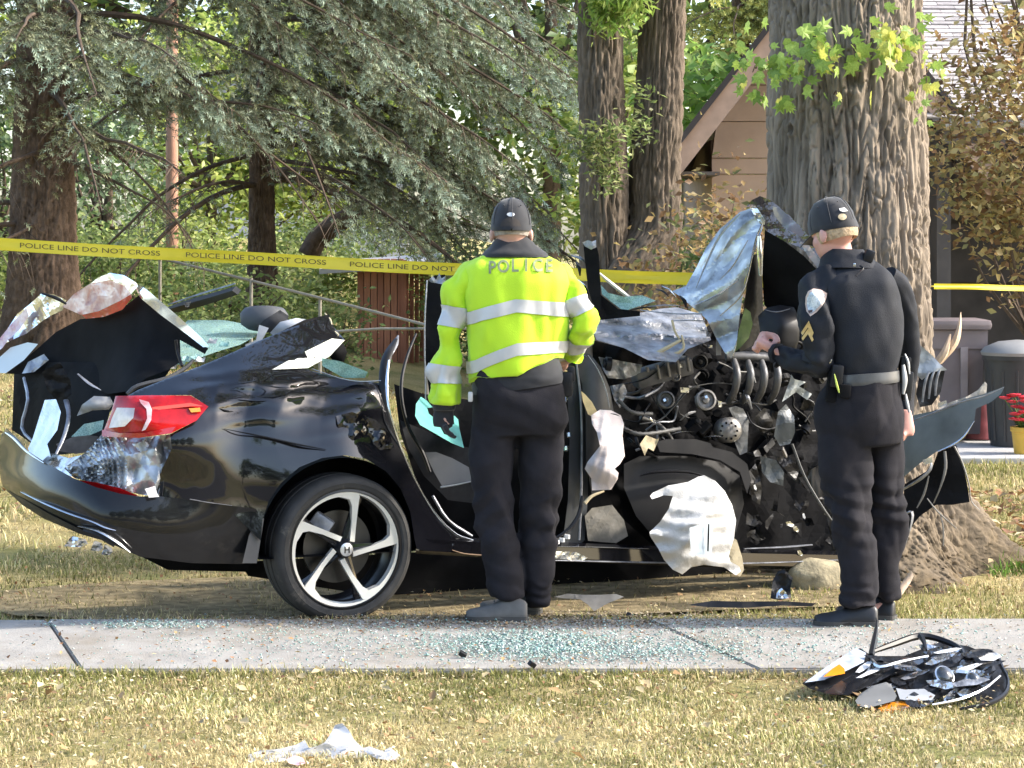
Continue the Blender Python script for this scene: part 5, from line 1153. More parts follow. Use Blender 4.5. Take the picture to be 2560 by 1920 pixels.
# centre posts
sheet('centre_post', [(1418, 870), (1450, 880), (1466, 960), (1470, 1060), (1470, 1240), (1462, 1350), (1440, 1372), (1405, 1370), (1420, 1250), (1424, 1100), (1418, 960)], side(.10), mat('charcoal_post', (.045, .048, .052), .45, var=.2, coat=.3), car, step=12, amp=.012, size=.2, seed=47, thick=.05, smooth=True)
strip('post_edge', [(1440, 900, .06), (1452, 1000, .06), (1455, 1120, .06), (1452, 1260, .06), (1448, 1350, .06)], [5, 6, 6, 6, 5], grey, n=6)
for (x, y) in ((1422, 1088), (1415, 1122), (1398, 1012), (1412, 1000)): strip('bolt', [(x, y-5, .06), (x, y+5, .05)], 10, chrome, n=6)
strip('belt_loop', [(1456, 1240, .04), (1446, 1290, .02), (1420, 1325, .02), (1390, 1345, .03)], [8, 11, 10, 7], plast, n=6)
sheet('far_post', [(1071, 700), (1085, 690), (1112, 686), (1118, 760), (1116, 880), (1114, 1010), (1075, 1010), (1062, 880), (1062, 815), (1066, 750)], 11.7, plast2, car, step=12, amp=.012, thick=.05)
sheet('post_torn_top', [(1070, 700), (1082, 690), (1090, 700), (1098, 682), (1104, 696), (1114, 690), (1112, 712), (1092, 708), (1078, 706)], 11.62, grey, car, step=6, amp=.03, size=.04)
strip('post_edge', [(1068, 700, .6), (1062, 820, .6), (1064, 1000, .6)], [4, 4, 4], grey, n=5)
# ---- crushed front half of the car
sheet('windscreen_post', [(1458, 607), (1489, 602), (1497, 637), (1501, 705), (1503, 775), (1486, 775), (1470, 722), (1463, 660)], 11.45, plast2, car, step=9, amp=.012, thick=.05)
sheet('post_torn_top', [(1456, 606), (1470, 600), (1480, 604), (1490, 600), (1491, 618), (1478, 624), (1462, 616)], 11.40, grey, car, step=6, amp=.02, size=.04)
bar('windscreen_trim', [(1495, 680, 11.6), (1530, 710, 11.6), (1575, 745, 11.6), (1602, 765, 11.6)], [10, 22, 20, 8], 0, mat('white_trim', (.68, .64, .58), .5, var=.1), car, flat=.5)
sheet('windscreen_glass', [(1502, 712), (1520, 732), (1560, 742), (1605, 738), (1640, 752), (1590, 768), (1560, 778), (1530, 756), (1505, 735)], 11.55, tglass, car, step=8, amp=.03, size=.06, seed=51)
sheet('wiper_cowl', [(1500, 735), (1545, 772), (1600, 778), (1600, 790), (1500, 800), (1486, 776)], 11.5, plast2, car, step=9, amp=.03, size=.08)
for k, (x0, y0, x1, y1, w_) in enumerate([(1430, 640, 1462, 655, 14), (1440, 655, 1450, 690, 10), (1445, 700, 1472, 740, 12), (1576, 775, 1640, 768, 9), (1610, 768, 1700, 764, 8), (1640, 722, 1672, 742, 9), (1655, 715, 1690, 742, 7), (1700, 740, 1716, 770, 12)]):
    bar('torn_trim', [(x0, y0, 11.55), ((x0+x1)/2+3, (y0+y1)/2-3, 11.5), (x1, y1, 11.5)], [w_*.5, w_, w_*.3], 0, [grey, plast, chrome, dirty][k % 4], car, flat=.5)
sheet('crushed_bulkhead', [(1492, 800), (1530, 785), (1600, 782), (1650, 772), (1692, 768), (1752, 785), (1765, 815), (1778, 850), (1720, 872), (1690, 905), (1620, 900), (1560, 870), (1492, 850), (1480, 826)], side(0, [(1490, 800, .22), (1770, 840, .05), (1600, 780, .3)]), grey, car, step=6, amp=.07, size=.08, seed=53, thick=.004, n=4)
sheet('crushed_panel', [(1496, 892), (1540, 900), (1605, 912), (1600, 935), (1560, 948), (1520, 945), (1508, 925)], side(.08), grey, car, step=7, amp=.05, size=.06, seed=54)
sheet('crushed_panel', [(1525, 965), (1560, 958), (1568, 980), (1550, 1020), (1536, 1000)], side(.10), grey, car, step=7, amp=.05, size=.05, seed=55)
bar('frame_rail', [(1600, 775, 11.45), (1680, 784, 11.42), (1756, 784, 11.4)], [5, 9, 10], 0, chrome, car, flat=.5)
bar('frame_rail', [(1680, 802, 11.42), (1720, 801, 11.4), (1762, 802, 11.4)], [5, 8, 6], 0, chrome, car, flat=.5)
bar('support_rod', [(1630, 890, 11.35), (1670, 868, 11.35), (1702, 850, 11.35)], [12, 11, 8], 0, tanw, car)
bar('support_rod', [(1632, 892, 11.36), (1670, 890, 11.35), (1708, 872, 11.35), (1704, 838, 11.36)], [6, 8, 8, 5], 0, tanw, car)
bar('support_rod', [(1680, 800, 11.36), (1688, 830, 11.36), (1698, 846, 11.36)], 6, 0, tanw, car)
# engine block backing, then the tangle in front of it
sheet('engine_block', [(1480, 850), (1560, 870), (1700, 870), (1800, 790), (1900, 780), (2010, 760), (2075, 800), (2080, 1000), (2070, 1150), (1980, 1200), (1850, 1160), (1640, 1130), (1540, 1140), (1490, 1100)], side(0, [(1500, 950, .34), (1750, 950, .32), (2000, 900, .30), (2000, 1150, .2), (1750, 1120, .3)]), plast2, car, step=9, amp=.12, size=.10, seed=57, thick=.01, n=10)
ge = np.random.default_rng(77); MAT_hose = mat('grey_hose_rubber', (.085, .083, .08), .5, var=.3, vscale=20)
EM = [dirty, plast, alu, plast2, dirty, plast, plast2, dirty]
for k in range(26):
    x, y = ge.uniform(1500, 2060), ge.uniform(840, 1130); o = ge.uniform(.06, .26)
    pts = [(x, y, o)]
    a = ge.uniform(0, 6.3)
    for j in range(4):
        a += ge.normal(0, .7); l = ge.uniform(20, 48); x, y = pts[-1][0]+math.cos(a)*l, pts[-1][1]+math.sin(a)*l*.7
        pts.append((min(2080, max(1490, x)), min(1150, max(820, y)), o+ge.normal(0, .03)))
    w_ = ge.choice([4, 5, 6, 8, 11]); strip('hose', pts, w_, [MAT_hose, plast, grey, MAT_hose, dirty, MAT_hose][k % 6], n=8)
for k in range(60):
    x, y = ge.uniform(1505, 2060), ge.uniform(850, 1150); o = ge.uniform(.05, .28); s = ge.uniform(.014, .05)
    c = S(x, y, o); kind = k % 3
    if kind == 0:
        v, f = box(c, (s*ge.uniform(1, 2.4), s*1.2, s*ge.uniform(.5, 1.4)), rot=rotm(*ge.uniform(-60, 60, 3)), bev=.005); obj('engine_fitting', v, f, EM[k % 8], car, smooth=False)
    elif kind == 1:
        ax = ge.normal(size=3); ax[1] -= 1.2; v, f = revolve([(.002, -s*.4), (s*.8, -s*.4), (s*.8, s*.2), (s*.5, s*.3), (s*.5, s*.5), (.002, s*.5)], c, ax, 18); obj('engine_cap', v, f, EM[(k+2) % 8], car, smooth=False)
    else:
        w_ = s*555*.8; ang = ge.uniform(0, 6.3, 5); ang.sort()
        pts = [(x+math.cos(q)*w_*ge.uniform(.4, 1.3), y+math.sin(q)*w_*ge.uniform(.4, 1.2)) for q in ang]; sheet('metal_shard', pts, side(o), [grey, alu, dirty, chrome][k % 4] if k % 12 == 2 else plast2, car, step=7, amp=.03, size=.05, seed=k)
# larger recognisable pieces: valve cover, alternator, manifold runners, corrugated loom, battery tray
vc = S(1655, 930, .12); v, f = box(vc, (.30, .10, .085), rot=rotm(8, -14, 18), bev=.02); cov = obj('valve_cover', v, f, mat('dull_valve_cover', (.10, .10, .105), .5, metal=.4, var=.4, vscale=14), car)
for k in range(6):
    v, f = box(vc+np.array([-.12+.048*k, -.06, .012+.012*k-.03]), (.012, .03, .075), rot=rotm(8, -14, 18), bev=.004); obj('cover_rib', v, f, alu, cov)
for k in range(4):
    x0 = 1835+k*34; strip('manifold_runner', [(x0, 900, .06), (x0+8, 935, .0), (x0+2, 975, .02), (x0-14, 1005, .1)], [14, 20, 19, 16], mat('cast_grey_runner', (.13, .13, .135), .5, metal=.5, var=.35, vscale=16), n=10)
strip('manifold_log', [(1815, 893, .08), (1880, 890, .06), (1960, 896, .08)], [20, 24, 20], MAT['cast_grey_runner'], n=10)
al = S(1820, 1075, .06); v, f = revolve([(.004, -.06), (.055, -.06), (.062, -.04), (.062, .03), (.05, .045), (.02, .05), (.004, .05)], al, (.25, -1, .1), 28); alt = obj('alternator', v, f, alu, car)
for k in range(10):
    a_ = k*.628; v, f = box(al+np.array([math.cos(a_)*.040, -.052, math.sin(a_)*.040]), (.010, .012, .010), bev=.002); obj('alternator_vent', v, f, plast2, alt)
for (p0, p1, p2) in (((1540, 1060, .08), (1600, 1085, .02), (1700, 1072, .04)), ((1900, 870, .05), (1930, 840, .0), (1975, 870, .03)), ((1545, 1000, .1), (1580, 1030, .05), (1630, 1035, .06))):
    pp = catmull(np.array([p0, p1, p2]), 12)
    strip('wiring_loom', [tuple(q) for q in pp], [9 if k % 2 else 12 for k in range(len(pp))], MAT_hose, n=8, sub=1)
for (x, y, l, a_) in ((1560, 1075, 60, .2), (1700, 1085, 70, -.15), (1790, 1095, 60, .05), (1625, 1050, 40, .6), (1870, 1000, 50, 1.2), (1720, 1040, 44, -.5)):
    strip('bent_bracket', [(x-l/2*math.cos(a_), y-l/2*math.sin(a_), .06), (x, y-5, .01), (x+l/2*math.cos(a_), y+l/2*math.sin(a_), .05)], [6, 10, 5], [alu, grey, chrome][int(x) % 3], flat=.35, n=6)
def pulley(px, py, o, r, m, ax=(.2, -1, .15)):
    c = S(px, py, o); v, f = revolve([(.004, -.02), (r, -.02), (r, -.008), (r*.84, -.006), (r*.84, .004), (r, .006), (r, .016), (r*.82, .018), (r*.74, .0), (r*.35, -.002), (r*.32, .012), (.004, .014)], c, ax, 36); o_ = obj('pulley', v, f, m, car); return o_
pulley(1764, 1000, .05, .05, alu); pulley(1664, 1000, .10, .042, mat('dark_pulley', (.10, .10, .10), .4, metal=.6)); pulley(1750, 905, .12, .036, dirty); pulley(1690, 943, .08, .02, alu); pulley(1822, 1060, .15, .03, dirty)
for (x, y) in ((1764, 990), (1660, 998)): strip('pulley_bolt', [(x, y, .035), (x+3, y+6, .03)], 12, chrome, n=6)
strip('drive_belt', [(1600, 1060, .07), (1650, 1050, .06), (1690, 1010, .05), (1730, 970, .05), (1790, 958, .06), (1840, 962, .08)], [9, 9, 8, 8, 8, 7], mat('belt_rubber', (.07, .07, .068), .6), flat=.4, n=6)
strip('drive_belt', [(1560, 960, .1), (1620, 945, .07), (1670, 900, .07), (1720, 865, .09), (1760, 850, .12)], [8, 8, 8, 8, 8], plast, flat=.4, n=6)
for (x, y, w_, h_) in ((1772, 836, 14, 12), (1776, 866, 12, 9), (1704, 915, 10, 12), (1600, 868, 10, 12), (1800, 1010, 10, 16), (1712, 975, 22, 14)):
    sheet('bright_clip', [(x-w_/2, y-h_/2), (x+w_/2, y-h_/2+2), (x+w_/2-1, y+h_/2), (x-w_/2+1, y+h_/2-1)], side(.04), chrome, car, step=6, amp=.006, size=.04)
sheet('hanging_strap', [(1790, 830), (1802, 835), (1803, 888), (1790, 888)], side(-.02), mat('grey_strap', (.20, .21, .23), .5), car, step=8)

# ---- hood folded into a tent
HA = [(1900, 492, 11.50), (1690, 742, 11.65), (1720, 770, 11.55), (1830, 880, 11.35), (1895, 600, 11.30), (1868, 800, 11.30), (1780, 640, 11.55), (1850, 560, 11.45)]
hood = sheet('hood', [(1900, 516), (1878, 520), (1850, 530), (1800, 572), (1765, 620), (1740, 670), (1715, 715), (1680, 728), (1696, 738), (1722, 760), (1752, 785), (1768, 800), (1790, 845), (1812, 882), (1828, 896), (1840, 870), (1848, 800), (1862, 700), (1880, 650), (1896, 600), (1906, 570), (1912, 545)], HA, scrap, car, step=5.5, amp=.11, size=.15, seed=62, thick=.004, n=4)
for pts, w_ in (([(1906, 560, 11.2), (1890, 600, 11.22), (1872, 680, 11.22), (1852, 740, 11.25), (1800, 790, 11.32)], [6, 9, 8, 7, 3]), ([(1850, 535, 11.38), (1800, 590, 11.45), (1770, 650, 11.5), (1740, 720, 11.55)], [4, 8, 7, 3]), ([(1898, 590, 11.2), (1900, 640, 11.2), (1902, 690, 11.22)], [8, 14, 8]), ([(1846, 700, 11.3), (1790, 740, 11.4), (1730, 765, 11.5)], [4, 8, 3]), ([(1870, 600, 11.3), (1836, 660, 11.35), (1800, 700, 11.42)], [3, 7, 3]), ([(1868, 790, 11.25), (1848, 840, 11.28), (1832, 890, 11.32)], [3, 6, 3])):
    bar('hood_fold', pts, w_, 0, chrome, hood, flat=.6)
sheet('hood_ridge', [(1866, 516), (1880, 500), (1900, 490), (1925, 500), (1955, 522), (1992, 556), (2030, 600), (2052, 640), (2056, 668), (2030, 640), (1990, 615), (1955, 600), (1912, 575), (1905, 545), (1890, 520)], [(1900, 492, 11.45), (1912, 570, 11.22), (2050, 660, 11.1), (1990, 560, 11.35)], paint, hood, step=7, amp=.035, size=.12, seed=64, thick=.012)
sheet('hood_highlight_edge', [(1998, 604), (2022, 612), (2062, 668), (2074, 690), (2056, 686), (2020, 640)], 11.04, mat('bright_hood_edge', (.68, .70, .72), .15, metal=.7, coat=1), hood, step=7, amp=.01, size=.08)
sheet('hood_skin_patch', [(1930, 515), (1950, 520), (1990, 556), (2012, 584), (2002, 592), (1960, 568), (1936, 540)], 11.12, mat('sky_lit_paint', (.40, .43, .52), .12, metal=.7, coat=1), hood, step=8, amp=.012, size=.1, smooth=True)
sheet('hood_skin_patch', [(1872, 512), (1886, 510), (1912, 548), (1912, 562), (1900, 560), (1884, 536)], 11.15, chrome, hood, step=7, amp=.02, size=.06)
sheet('hood_underside', [(1912, 575), (1960, 602), (2010, 640), (2056, 688), (2062, 720), (2040, 760), (2010, 790), (1970, 800), (1930, 790), (1910, 760), (1905, 680)], [(1912, 575, 11.30), (2056, 690, 11.2), (1960, 790, 11.45)], plast2, hood, step=11, amp=.05, size=.25, seed=66, thick=.006)
sheet('hood_inner_frame', [(1880, 640), (1900, 630), (1906, 700), (1908, 800), (1890, 860), (1850, 880), (1846, 860), (1858, 780), (1868, 700)], [(1890, 640, 11.36), (1850, 870, 11.4)], dirty, hood, step=8, amp=.03, size=.1, seed=67)
sheet('green_liner', [(1862, 770), (1876, 780), (1882, 810), (1872, 845), (1850, 870), (1838, 880), (1846, 830)], 11.22, mat('mossy_liner', (.09, .12, .03), .7, var=.4, vscale=20), hood, step=8, amp=.03, size=.1, seed=68)
# the black bag hanging under the hood and other hardware next to the second officer
sheet('air_box', [(1895, 790), (1915, 770), (1950, 762), (1985, 768), (2000, 800), (1998, 850), (1985, 890), (1940, 895), (1905, 860)], 11.35, plast, car, step=9, bulge=.06, amp=.03, size=.15, seed=70, smooth=True, thick=.02)
bar('air_box_seam', [(1905, 772, 11.27), (1940, 780, 11.25), (1975, 772, 11.27)], [2, 6, 2], 0, grey, car, flat=.5)
# strut and shredded liner left of the second officer
SH = [([(1822, 1020), (1838, 1015), (1858, 1022), (1872, 1050), (1870, 1090), (1868, 1130), (1850, 1138), (1838, 1110), (1832, 1080), (1836, 1050)], .03, mat('dull_strut', (.10, .105, .11), .45, var=.4, vscale=14)), ([(1885, 1045), (1910, 1020), (1945, 1030), (1952, 1060), (1930, 1090), (1900, 1080)], .06, dirty), ([(1945, 1030), (1965, 1010), (1985, 1040), (1988, 1080), (1975, 1110), (1950, 1115), (1935, 1090)], .0, mat('blue_grey_plastic', (.06, .07, .078), .4, var=.3)),
      ([(1955, 1005), (1975, 950), (1978, 936), (1986, 948), (2015, 955), (1998, 966), (2030, 985), (2018, 1000), (1990, 980)], .0, mat('pale_torn_plastic', (.26, .28, .27), .5, var=.3, vscale=30)), ([(1900, 1140), (1940, 1150), (1960, 1180), (1958, 1215), (1925, 1205), (1905, 1180)], .05, MAT['blue_grey_plastic']), ([(1870, 1180), (1890, 1160), (1905, 1220), (1900, 1262), (1880, 1250)], .06, dirty), ([(1920, 1120), (1960, 1130), (2000, 1170), (1990, 1200), (1950, 1160)], .08, plast)]
for k, (pts, o, m_) in enumerate(SH): sheet('shredded_liner', pts, side(o), m_, car, step=7, amp=.06, size=.08, seed=80+k)
for k in range(34):
    x, y = ge.uniform(1860, 2075), ge.uniform(1010, 1400); w_ = ge.uniform(10, 26); ang = np.sort(ge.uniform(0, 6.3, 5))
    pts = [(x+math.cos(q)*w_*ge.uniform(.4, 1.3), y+math.sin(q)*w_*ge.uniform(.6, 1.6)) for q in ang]
    sheet('shredded_liner', pts, side(ge.uniform(.02, .2)), [plast, dirty, plast2, plast, plast2, plast2][k % 6] , car, step=7, amp=.05, size=.06, seed=120+k)
sheet('wheel_arch_liner', [(1540, 1135), (1600, 1120), (1660, 1100), (1780, 1100), (1860, 1130), (1960, 1180), (2060, 1260), (2090, 1400), (2000, 1380), (1850, 1375), (1640, 1370), (1560, 1300), (1540, 1200)], side(.22), plast2, car, step=13, amp=.08, size=.16, seed=90)
strip('brake_line', [(1980, 1110, .0), (2010, 1190, .0), (2050, 1260, -.02), (2085, 1310, -.02)], [7, 8, 8, 6], MAT['belt_rubber'], n=6)
sheet('door_pad', [(1640, 1105), (1665, 1098), (1740, 1098), (1776, 1108), (1782, 1118), (1830, 1130), (1868, 1160), (1878, 1200), (1868, 1235), (1850, 1180), (1800, 1150), (1730, 1135), (1650, 1130)], side(.0), mat('charcoal_pad', (.02, .02, .022), .6, var=.25, spec=.25), car, step=9, thick=.05, smooth=True, amp=.01)
sheet('door_pad', [(1560, 1160), (1600, 1140), (1720, 1140), (1800, 1155), (1850, 1190), (1860, 1260), (1840, 1330), (1700, 1370), (1640, 1350), (1590, 1290), (1560, 1220)], side(.10), mat('dark_door_pad', (.016, .016, .018), .65, var=.3), car, step=12, thick=.04, smooth=True, bulge=.05, amp=.02, size=.3)
strip('door_pad_ridge', [(1600, 1190, .06), (1640, 1180, .03), (1720, 1180, .02), (1790, 1200, .03)], [8, 18, 18, 6], plast, flat=.4)
sheet('torn_bracket', [(1600, 1110), (1615, 1088), (1640, 1098), (1648, 1096), (1634, 1128), (1620, 1120), (1612, 1140)], side(-.01), tanw, car, step=6, amp=.03, size=.05, seed=91)
sheet('cabin_floor', [(1420, 1000), (1560, 1010), (1660, 1120), (1660, 1385), (1420, 1385)], side(.45), plast2, car, step=14, amp=.06, size=.2, seed=92)
# front seat, its foam and side airbag
sheet('front_seat', [(1436, 900), (1450, 880), (1475, 885), (1500, 915), (1525, 970), (1532, 1015), (1540, 1060), (1540, 1200), (1480, 1240), (1466, 1160), (1464, 1040), (1455, 960)], side(.06), mat('charcoal_leather', (.035, .037, .04), .45, var=.25, vscale=12), car, step=10, amp=.02, size=.2, bulge=.05, smooth=True, thick=.05, seed=93)
strip('seat_seam', [(1470, 888, .0), (1495, 925, -.01), (1515, 975, -.01), (1524, 1020, -.0)], [3, 5, 5, 3], MAT['pale_trim'], flat=.5)
strip('seat_seam', [(1434, 874, .02), (1446, 884, .02), (1466, 892, .02)], [4, 8, 5], chrome, flat=.5)
sheet('seat_foam', [(1453, 978), (1462, 985), (1480, 1005), (1496, 1035), (1488, 1046), (1470, 1036), (1458, 1005)], side(-.03), foam, car, step=7, amp=.008, size=.05, thick=.02)
sheet('side_airbag', [(1478, 1038), (1500, 1024), (1528, 1026), (1552, 1038), (1560, 1060), (1556, 1090), (1562, 1140), (1550, 1160), (1536, 1172), (1546, 1182), (1544, 1198), (1528, 1224), (1480, 1226), (1478, 1196), (1462, 1172), (1468, 1156), (1500, 1115), (1492, 1080), (1480, 1060)], side(-.09), cloth_p, car, step=5, amp=.045, size=.085, n=3, fine=.004, seed=95, thick=.01, bulge=.06, smooth=True)
strip('airbag_slot', [(1527, 1034, -.19), (1538, 1036, -.19), (1548, 1040, -.18)], [4, 8, 3], plast, flat=.4)
sheet('curtain_airbag', [(1625, 1240), (1632, 1232), (1670, 1214), (1720, 1205), (1745, 1192), (1760, 1188), (1788, 1202), (1812, 1228), (1830, 1262), (1840, 1300), (1835, 1345), (1822, 1390), (1826, 1404), (1848, 1416), (1852, 1428), (1840, 1438), (1810, 1418), (1760, 1412), (1728, 1418), (1706, 1436), (1682, 1424), (1660, 1400), (1646, 1372), (1625, 1340), (1624, 1330), (1650, 1305), (1672, 1272), (1682, 1240), (1660, 1238), (1630, 1248)], side(-.10), cloth_w, car, step=5.5, amp=.055, size=.12, seed=97, thick=.01, bulge=.07, smooth=True, n=3, fine=.004)
sheet('airbag_label', [(1724, 1320), (1782, 1300), (1780, 1385), (1728, 1390)], side(-.235), mat('pale_blue_label', (.60, .68, .74), .8, var=.08), car, step=8, amp=.01, size=.06)
strip('airbag_label_print', [(1772, 1310, -.245), (1771, 1345, -.245), (1770, 1378, -.245)], [4, 5, 4], plast, flat=.3, n=5)
sheet('airbag_tail', [(1826, 1340), (1842, 1350), (1856, 1395), (1860, 1425), (1850, 1442), (1832, 1430), (1822, 1400)], side(-.04), mat('tan_cloth', (.33, .29, .20), .8, var=.2), car, step=8, amp=.03, size=.08)
strip('seat_lever', [(1462, 1258, -.02), (1480, 1240, -.02), (1510, 1228, -.02)], [10, 8, 5], tanw, n=6)
sheet('seat_rail_cover', [(1462, 1290), (1480, 1270), (1530, 1262), (1560, 1300), (1570, 1340), (1540, 1358), (1470, 1352)], side(.06), mat('dusty_grey_carpet', (.15, .14, .12), .9, var=.3, vscale=15), car, step=9, amp=.04, size=.12, seed=99)
for (x, y) in ((1405, 1350), (1418, 1342), (1392, 1355)): strip('glass_bead', [(x, y-5, .0), (x, y+5, .0)], 14, cloth_w, n=6)
for (x, y, w_) in ((1975, 1310, 22), (1990, 1322, 16), (2010, 1290, 8), (1888, 1218, 8), (2000, 1382, 14), (2064, 1282, 8)): sheet('bright_scrap', [(x-w_/2, y-5), (x, y-7), (x+w_/2, y+3), (x+w_/3, y+8), (x-w_/3, y+4)], side(-.02), chrome if w_ > 10 else cloth_w, car, step=5, amp=.02, size=.04, seed=int(x))

# ---- right fender thrown out past the tree, with its liner
FE = [(2260, 1060, 11.25), (2510, 968, 11.0), (2260, 1250, 11.2), (2400, 1080, 11.0), (2330, 1150, 11.05)]
fend = sheet('front_fender', [(2240, 1060), (2275, 1040), (2330, 1028), (2380, 1008), (2420, 995), (2460, 985), (2512, 966), (2502, 985), (2478, 1005), (2440, 1022), (2436, 1050), (2410, 1088), (2385, 1110), (2340, 1130), (2300, 1158), (2262, 1190), (2240, 1210)], FE, mat('dusty_dark_fender', (.17, .18, .165), .6, var=.35, vscale=5, spec=.3), car, step=10, amp=.02, size=.4, seed=101, smooth=True, thick=.006)
bar('fender_lip', [(2262, 1058, 11.15), (2330, 1034, 11.05), (2400, 1006, 10.98), (2460, 990, 10.95), (2510, 968, 10.95)], [4, 9, 8, 6, 2], 0, grey, fend, flat=.6)
bar('fender_lip', [(2436, 1052, 10.95), (2410, 1090, 10.95), (2380, 1112, 10.97), (2345, 1128, 11.0)], [3, 9, 9, 4], 0, chrome, fend, flat=.6)
sheet('fender_flange', [(2340, 1026), (2370, 1008), (2420, 990), (2445, 975), (2462, 954), (2468, 960), (2466, 984), (2420, 1000), (2380, 1015)], 11.08, mat('beige_undercoat', (.40, .37, .32), .7, var=.35, vscale=30), fend, step=7, amp=.03, size=.06, seed=103)
bar('fender_brace', [(2255, 1225, 11.1), (2300, 1198, 11.0), (2326, 1172, 10.98), (2328, 1150, 10.98)], [8, 12, 12, 6], 0, grey, fend, flat=.6)
sheet('fender_brace_end', [(2306, 1150), (2330, 1142), (2332, 1156), (2312, 1162)], 10.95, chrome, fend, step=6, amp=.01)
sheet('side_intake', [(2290, 985), (2300, 930), (2330, 915), (2362, 928), (2352, 980), (2330, 1012), (2300, 1018)], 11.15, plast, car, step=8, amp=.03, size=.1, seed=105, thick=.03)
for k in range(3): bar('intake_slat', [(2306+k*16, 1005-k*8, 11.1), (2312+k*15, 960-k*6, 11.08), (2322+k*14, 930-k*3, 11.08)], [5, 7, 5], 0, grey, car, flat=.5)
sheet('torn_corner_skin', [(2282, 870), (2300, 862), (2332, 890), (2352, 912), (2368, 925), (2330, 930), (2305, 950), (2288, 935), (2280, 900)], 11.12, mat('scuffed_pale_paint', (.32, .34, .35), .35, metal=.4, var=.3, vscale=18), car, step=7, amp=.04, size=.10, seed=107)
sheet('torn_corner_skin', [(2344, 1008), (2366, 1000), (2368, 1012), (2346, 1020)], 11.05, chrome, car, step=6)
sheet('fender_liner', [(2262, 1210), (2330, 1170), (2345, 1130), (2390, 1112), (2405, 1150), (2420, 1220), (2424, 1255), (2380, 1262), (2340, 1262), (2300, 1290), (2268, 1330), (2255, 1280)], [(2262, 1210, 11.25), (2420, 1240, 11.15), (2330, 1250, 11.2)], plast2, car, step=11, amp=.05, size=.15, seed=109)
bar('liner_edge', [(2386, 1116, 11.0), (2405, 1155, 11.0), (2422, 1210, 11.0), (2428, 1252, 11.05), (2450, 1275, 11.1)], [10, 10, 8, 6, 3], 0, mat('grey_liner_edge', (.20, .19, .175), .6), car, flat=.5)
bar('liner_edge', [(2362, 1128, 10.98), (2364, 1170, 10.98), (2352, 1215, 11.0), (2334, 1258, 11.05)], [7, 8, 5, 3], 0, MAT['grey_liner_edge'], car, flat=.5)
bar('liner_edge', [(2322, 1190, 11.05), (2310, 1235, 11.08), (2292, 1270, 11.1)], [3, 6, 3], 0, MAT['grey_liner_edge'], car, flat=.5)
bar('loose_wire', [(2318, 1246, 11.05), (2345, 1280, 11.05), (2390, 1320, 11.1)], [3, 5, 3], 0, MAT['grey_liner_edge'], car)
bar('loose_wire', [(2350, 1284, 11.06), (2358, 1320, 11.06), (2358, 1365, 11.08)], [3, 4, 3], 0, MAT['grey_liner_edge'], car)
bar('bumper_remnant', [(2255, 1290, 11.1), (2280, 1280, 11.08), (2276, 1320, 11.08), (2256, 1380, 11.1)], [8, 14, 9, 4], 0, grey, car, flat=.5)
bar('bumper_remnant', [(2243, 1300, 11.0), (2250, 1340, 11.0), (2240, 1410, 11.0)], [5, 9, 4], 0, grey, car, flat=.5)
# ================================================================== THE TWO OFFICERS
def ring_body(specs, d, n=72, sub=6, p=2.4):
    # specs: (py, x left, x right, depth offset m, half depth m[, tilt px]) -> grid (rows, n, 3); angle 0 = right, grows towards the far side
    sp = np.array([tuple(s)+((0,) if len(s) == 5 else ()) for s in specs], float); sp = catmull(sp, sub)
    a = np.linspace(0, 2*np.pi, n, endpoint=False); ca, sa = np.cos(a), np.sin(a)
    cx_ = np.sign(ca)*np.abs(ca)**(2/p); sy_ = np.sign(sa)*np.abs(sa)**(2/p); G = []
    for py, xl, xr, do, hd, tl in sp:
        c, hw = (xl+xr)/2, (xr-xl)/2; k = d/F
        G.append(np.stack([(c+hw*cx_-CX)*k, d+do+hd*sy_, H+(Y0-(py+tl*cx_))*k], -1))
    return np.array(G)
def limb_body(pts, d, n=40, sub=7, flat=1.0):
    # pts: (px, py, depth offset, radius px) -> grid
    q = np.array(pts, float); path = np.array([P(a, b, d+c) for a, b, c, _ in q]); rad = q[:, 3]*d/F
    path = catmull(path, sub); rad = catmull(rad, sub); t, U, V = frames(path); a = np.linspace(0, 2*np.pi, n, endpoint=False)
    return path[:, None]+rad[:, None, None]*(np.cos(a)[None, :, None]*U[:, None]+flat*np.sin(a)[None, :, None]*V[:, None])
def gnormal(G):
    du = np.gradient(G, axis=0); dv = np.roll(G, -1, 1)-np.roll(G, 1, 1); n = np.cross(du, dv); n /= np.linalg.norm(n, axis=-1, keepdims=True)+1e-9
    c = G.mean(1, keepdims=True); s = np.sign(((G-c)*n).sum(-1).mean()); return n*s
def folds(G, amp, size, seed, stretch=(1, 1, 1), n=6, fine=.002):
    N_ = gnormal(G); v = G.reshape(-1, 3)*np.array(stretch)
    dsp = amp*(creases(v, n, seed, size)-.9)+fine*fbm(v/.03, 2, seed)
    dsp = dsp+amp*.35*(creases(v*np.array([1, 1, 1.3])+7, 3, seed+40, size*.5)-.9)
    return G+N_*dsp.reshape(G.shape[:2])[..., None]
def gobj(name, G, m, parent, cap=True, **k):
    v, f = loft(G, cap); o = obj(name, v, f, m, parent, **k); return o
def shrink(G, s):
    c = G.mean(1, keepdims=True); return c+(G-c)*s
def band(G, r0, r1, m, name, parent, off=.005, th=None):     # strip of a limb or torso grid between two row positions (functions of the column)
    N_ = gnormal(G); S_ = G+N_*off; rows, n = G.shape[:2]; out = []
    for t in np.linspace(0, 1, 6):
        ring = []
        for j in range(n):
            r = r0(j)*(1-t)+r1(j)*t; i = int(min(rows-2, max(0, math.floor(r)))); fr = min(1, max(0, r-i)); ring.append(S_[i, j]*(1-fr)+S_[i+1, j]*fr)
        out.append(ring)
    return gobj(name, np.array(out), m, parent, cap=False)
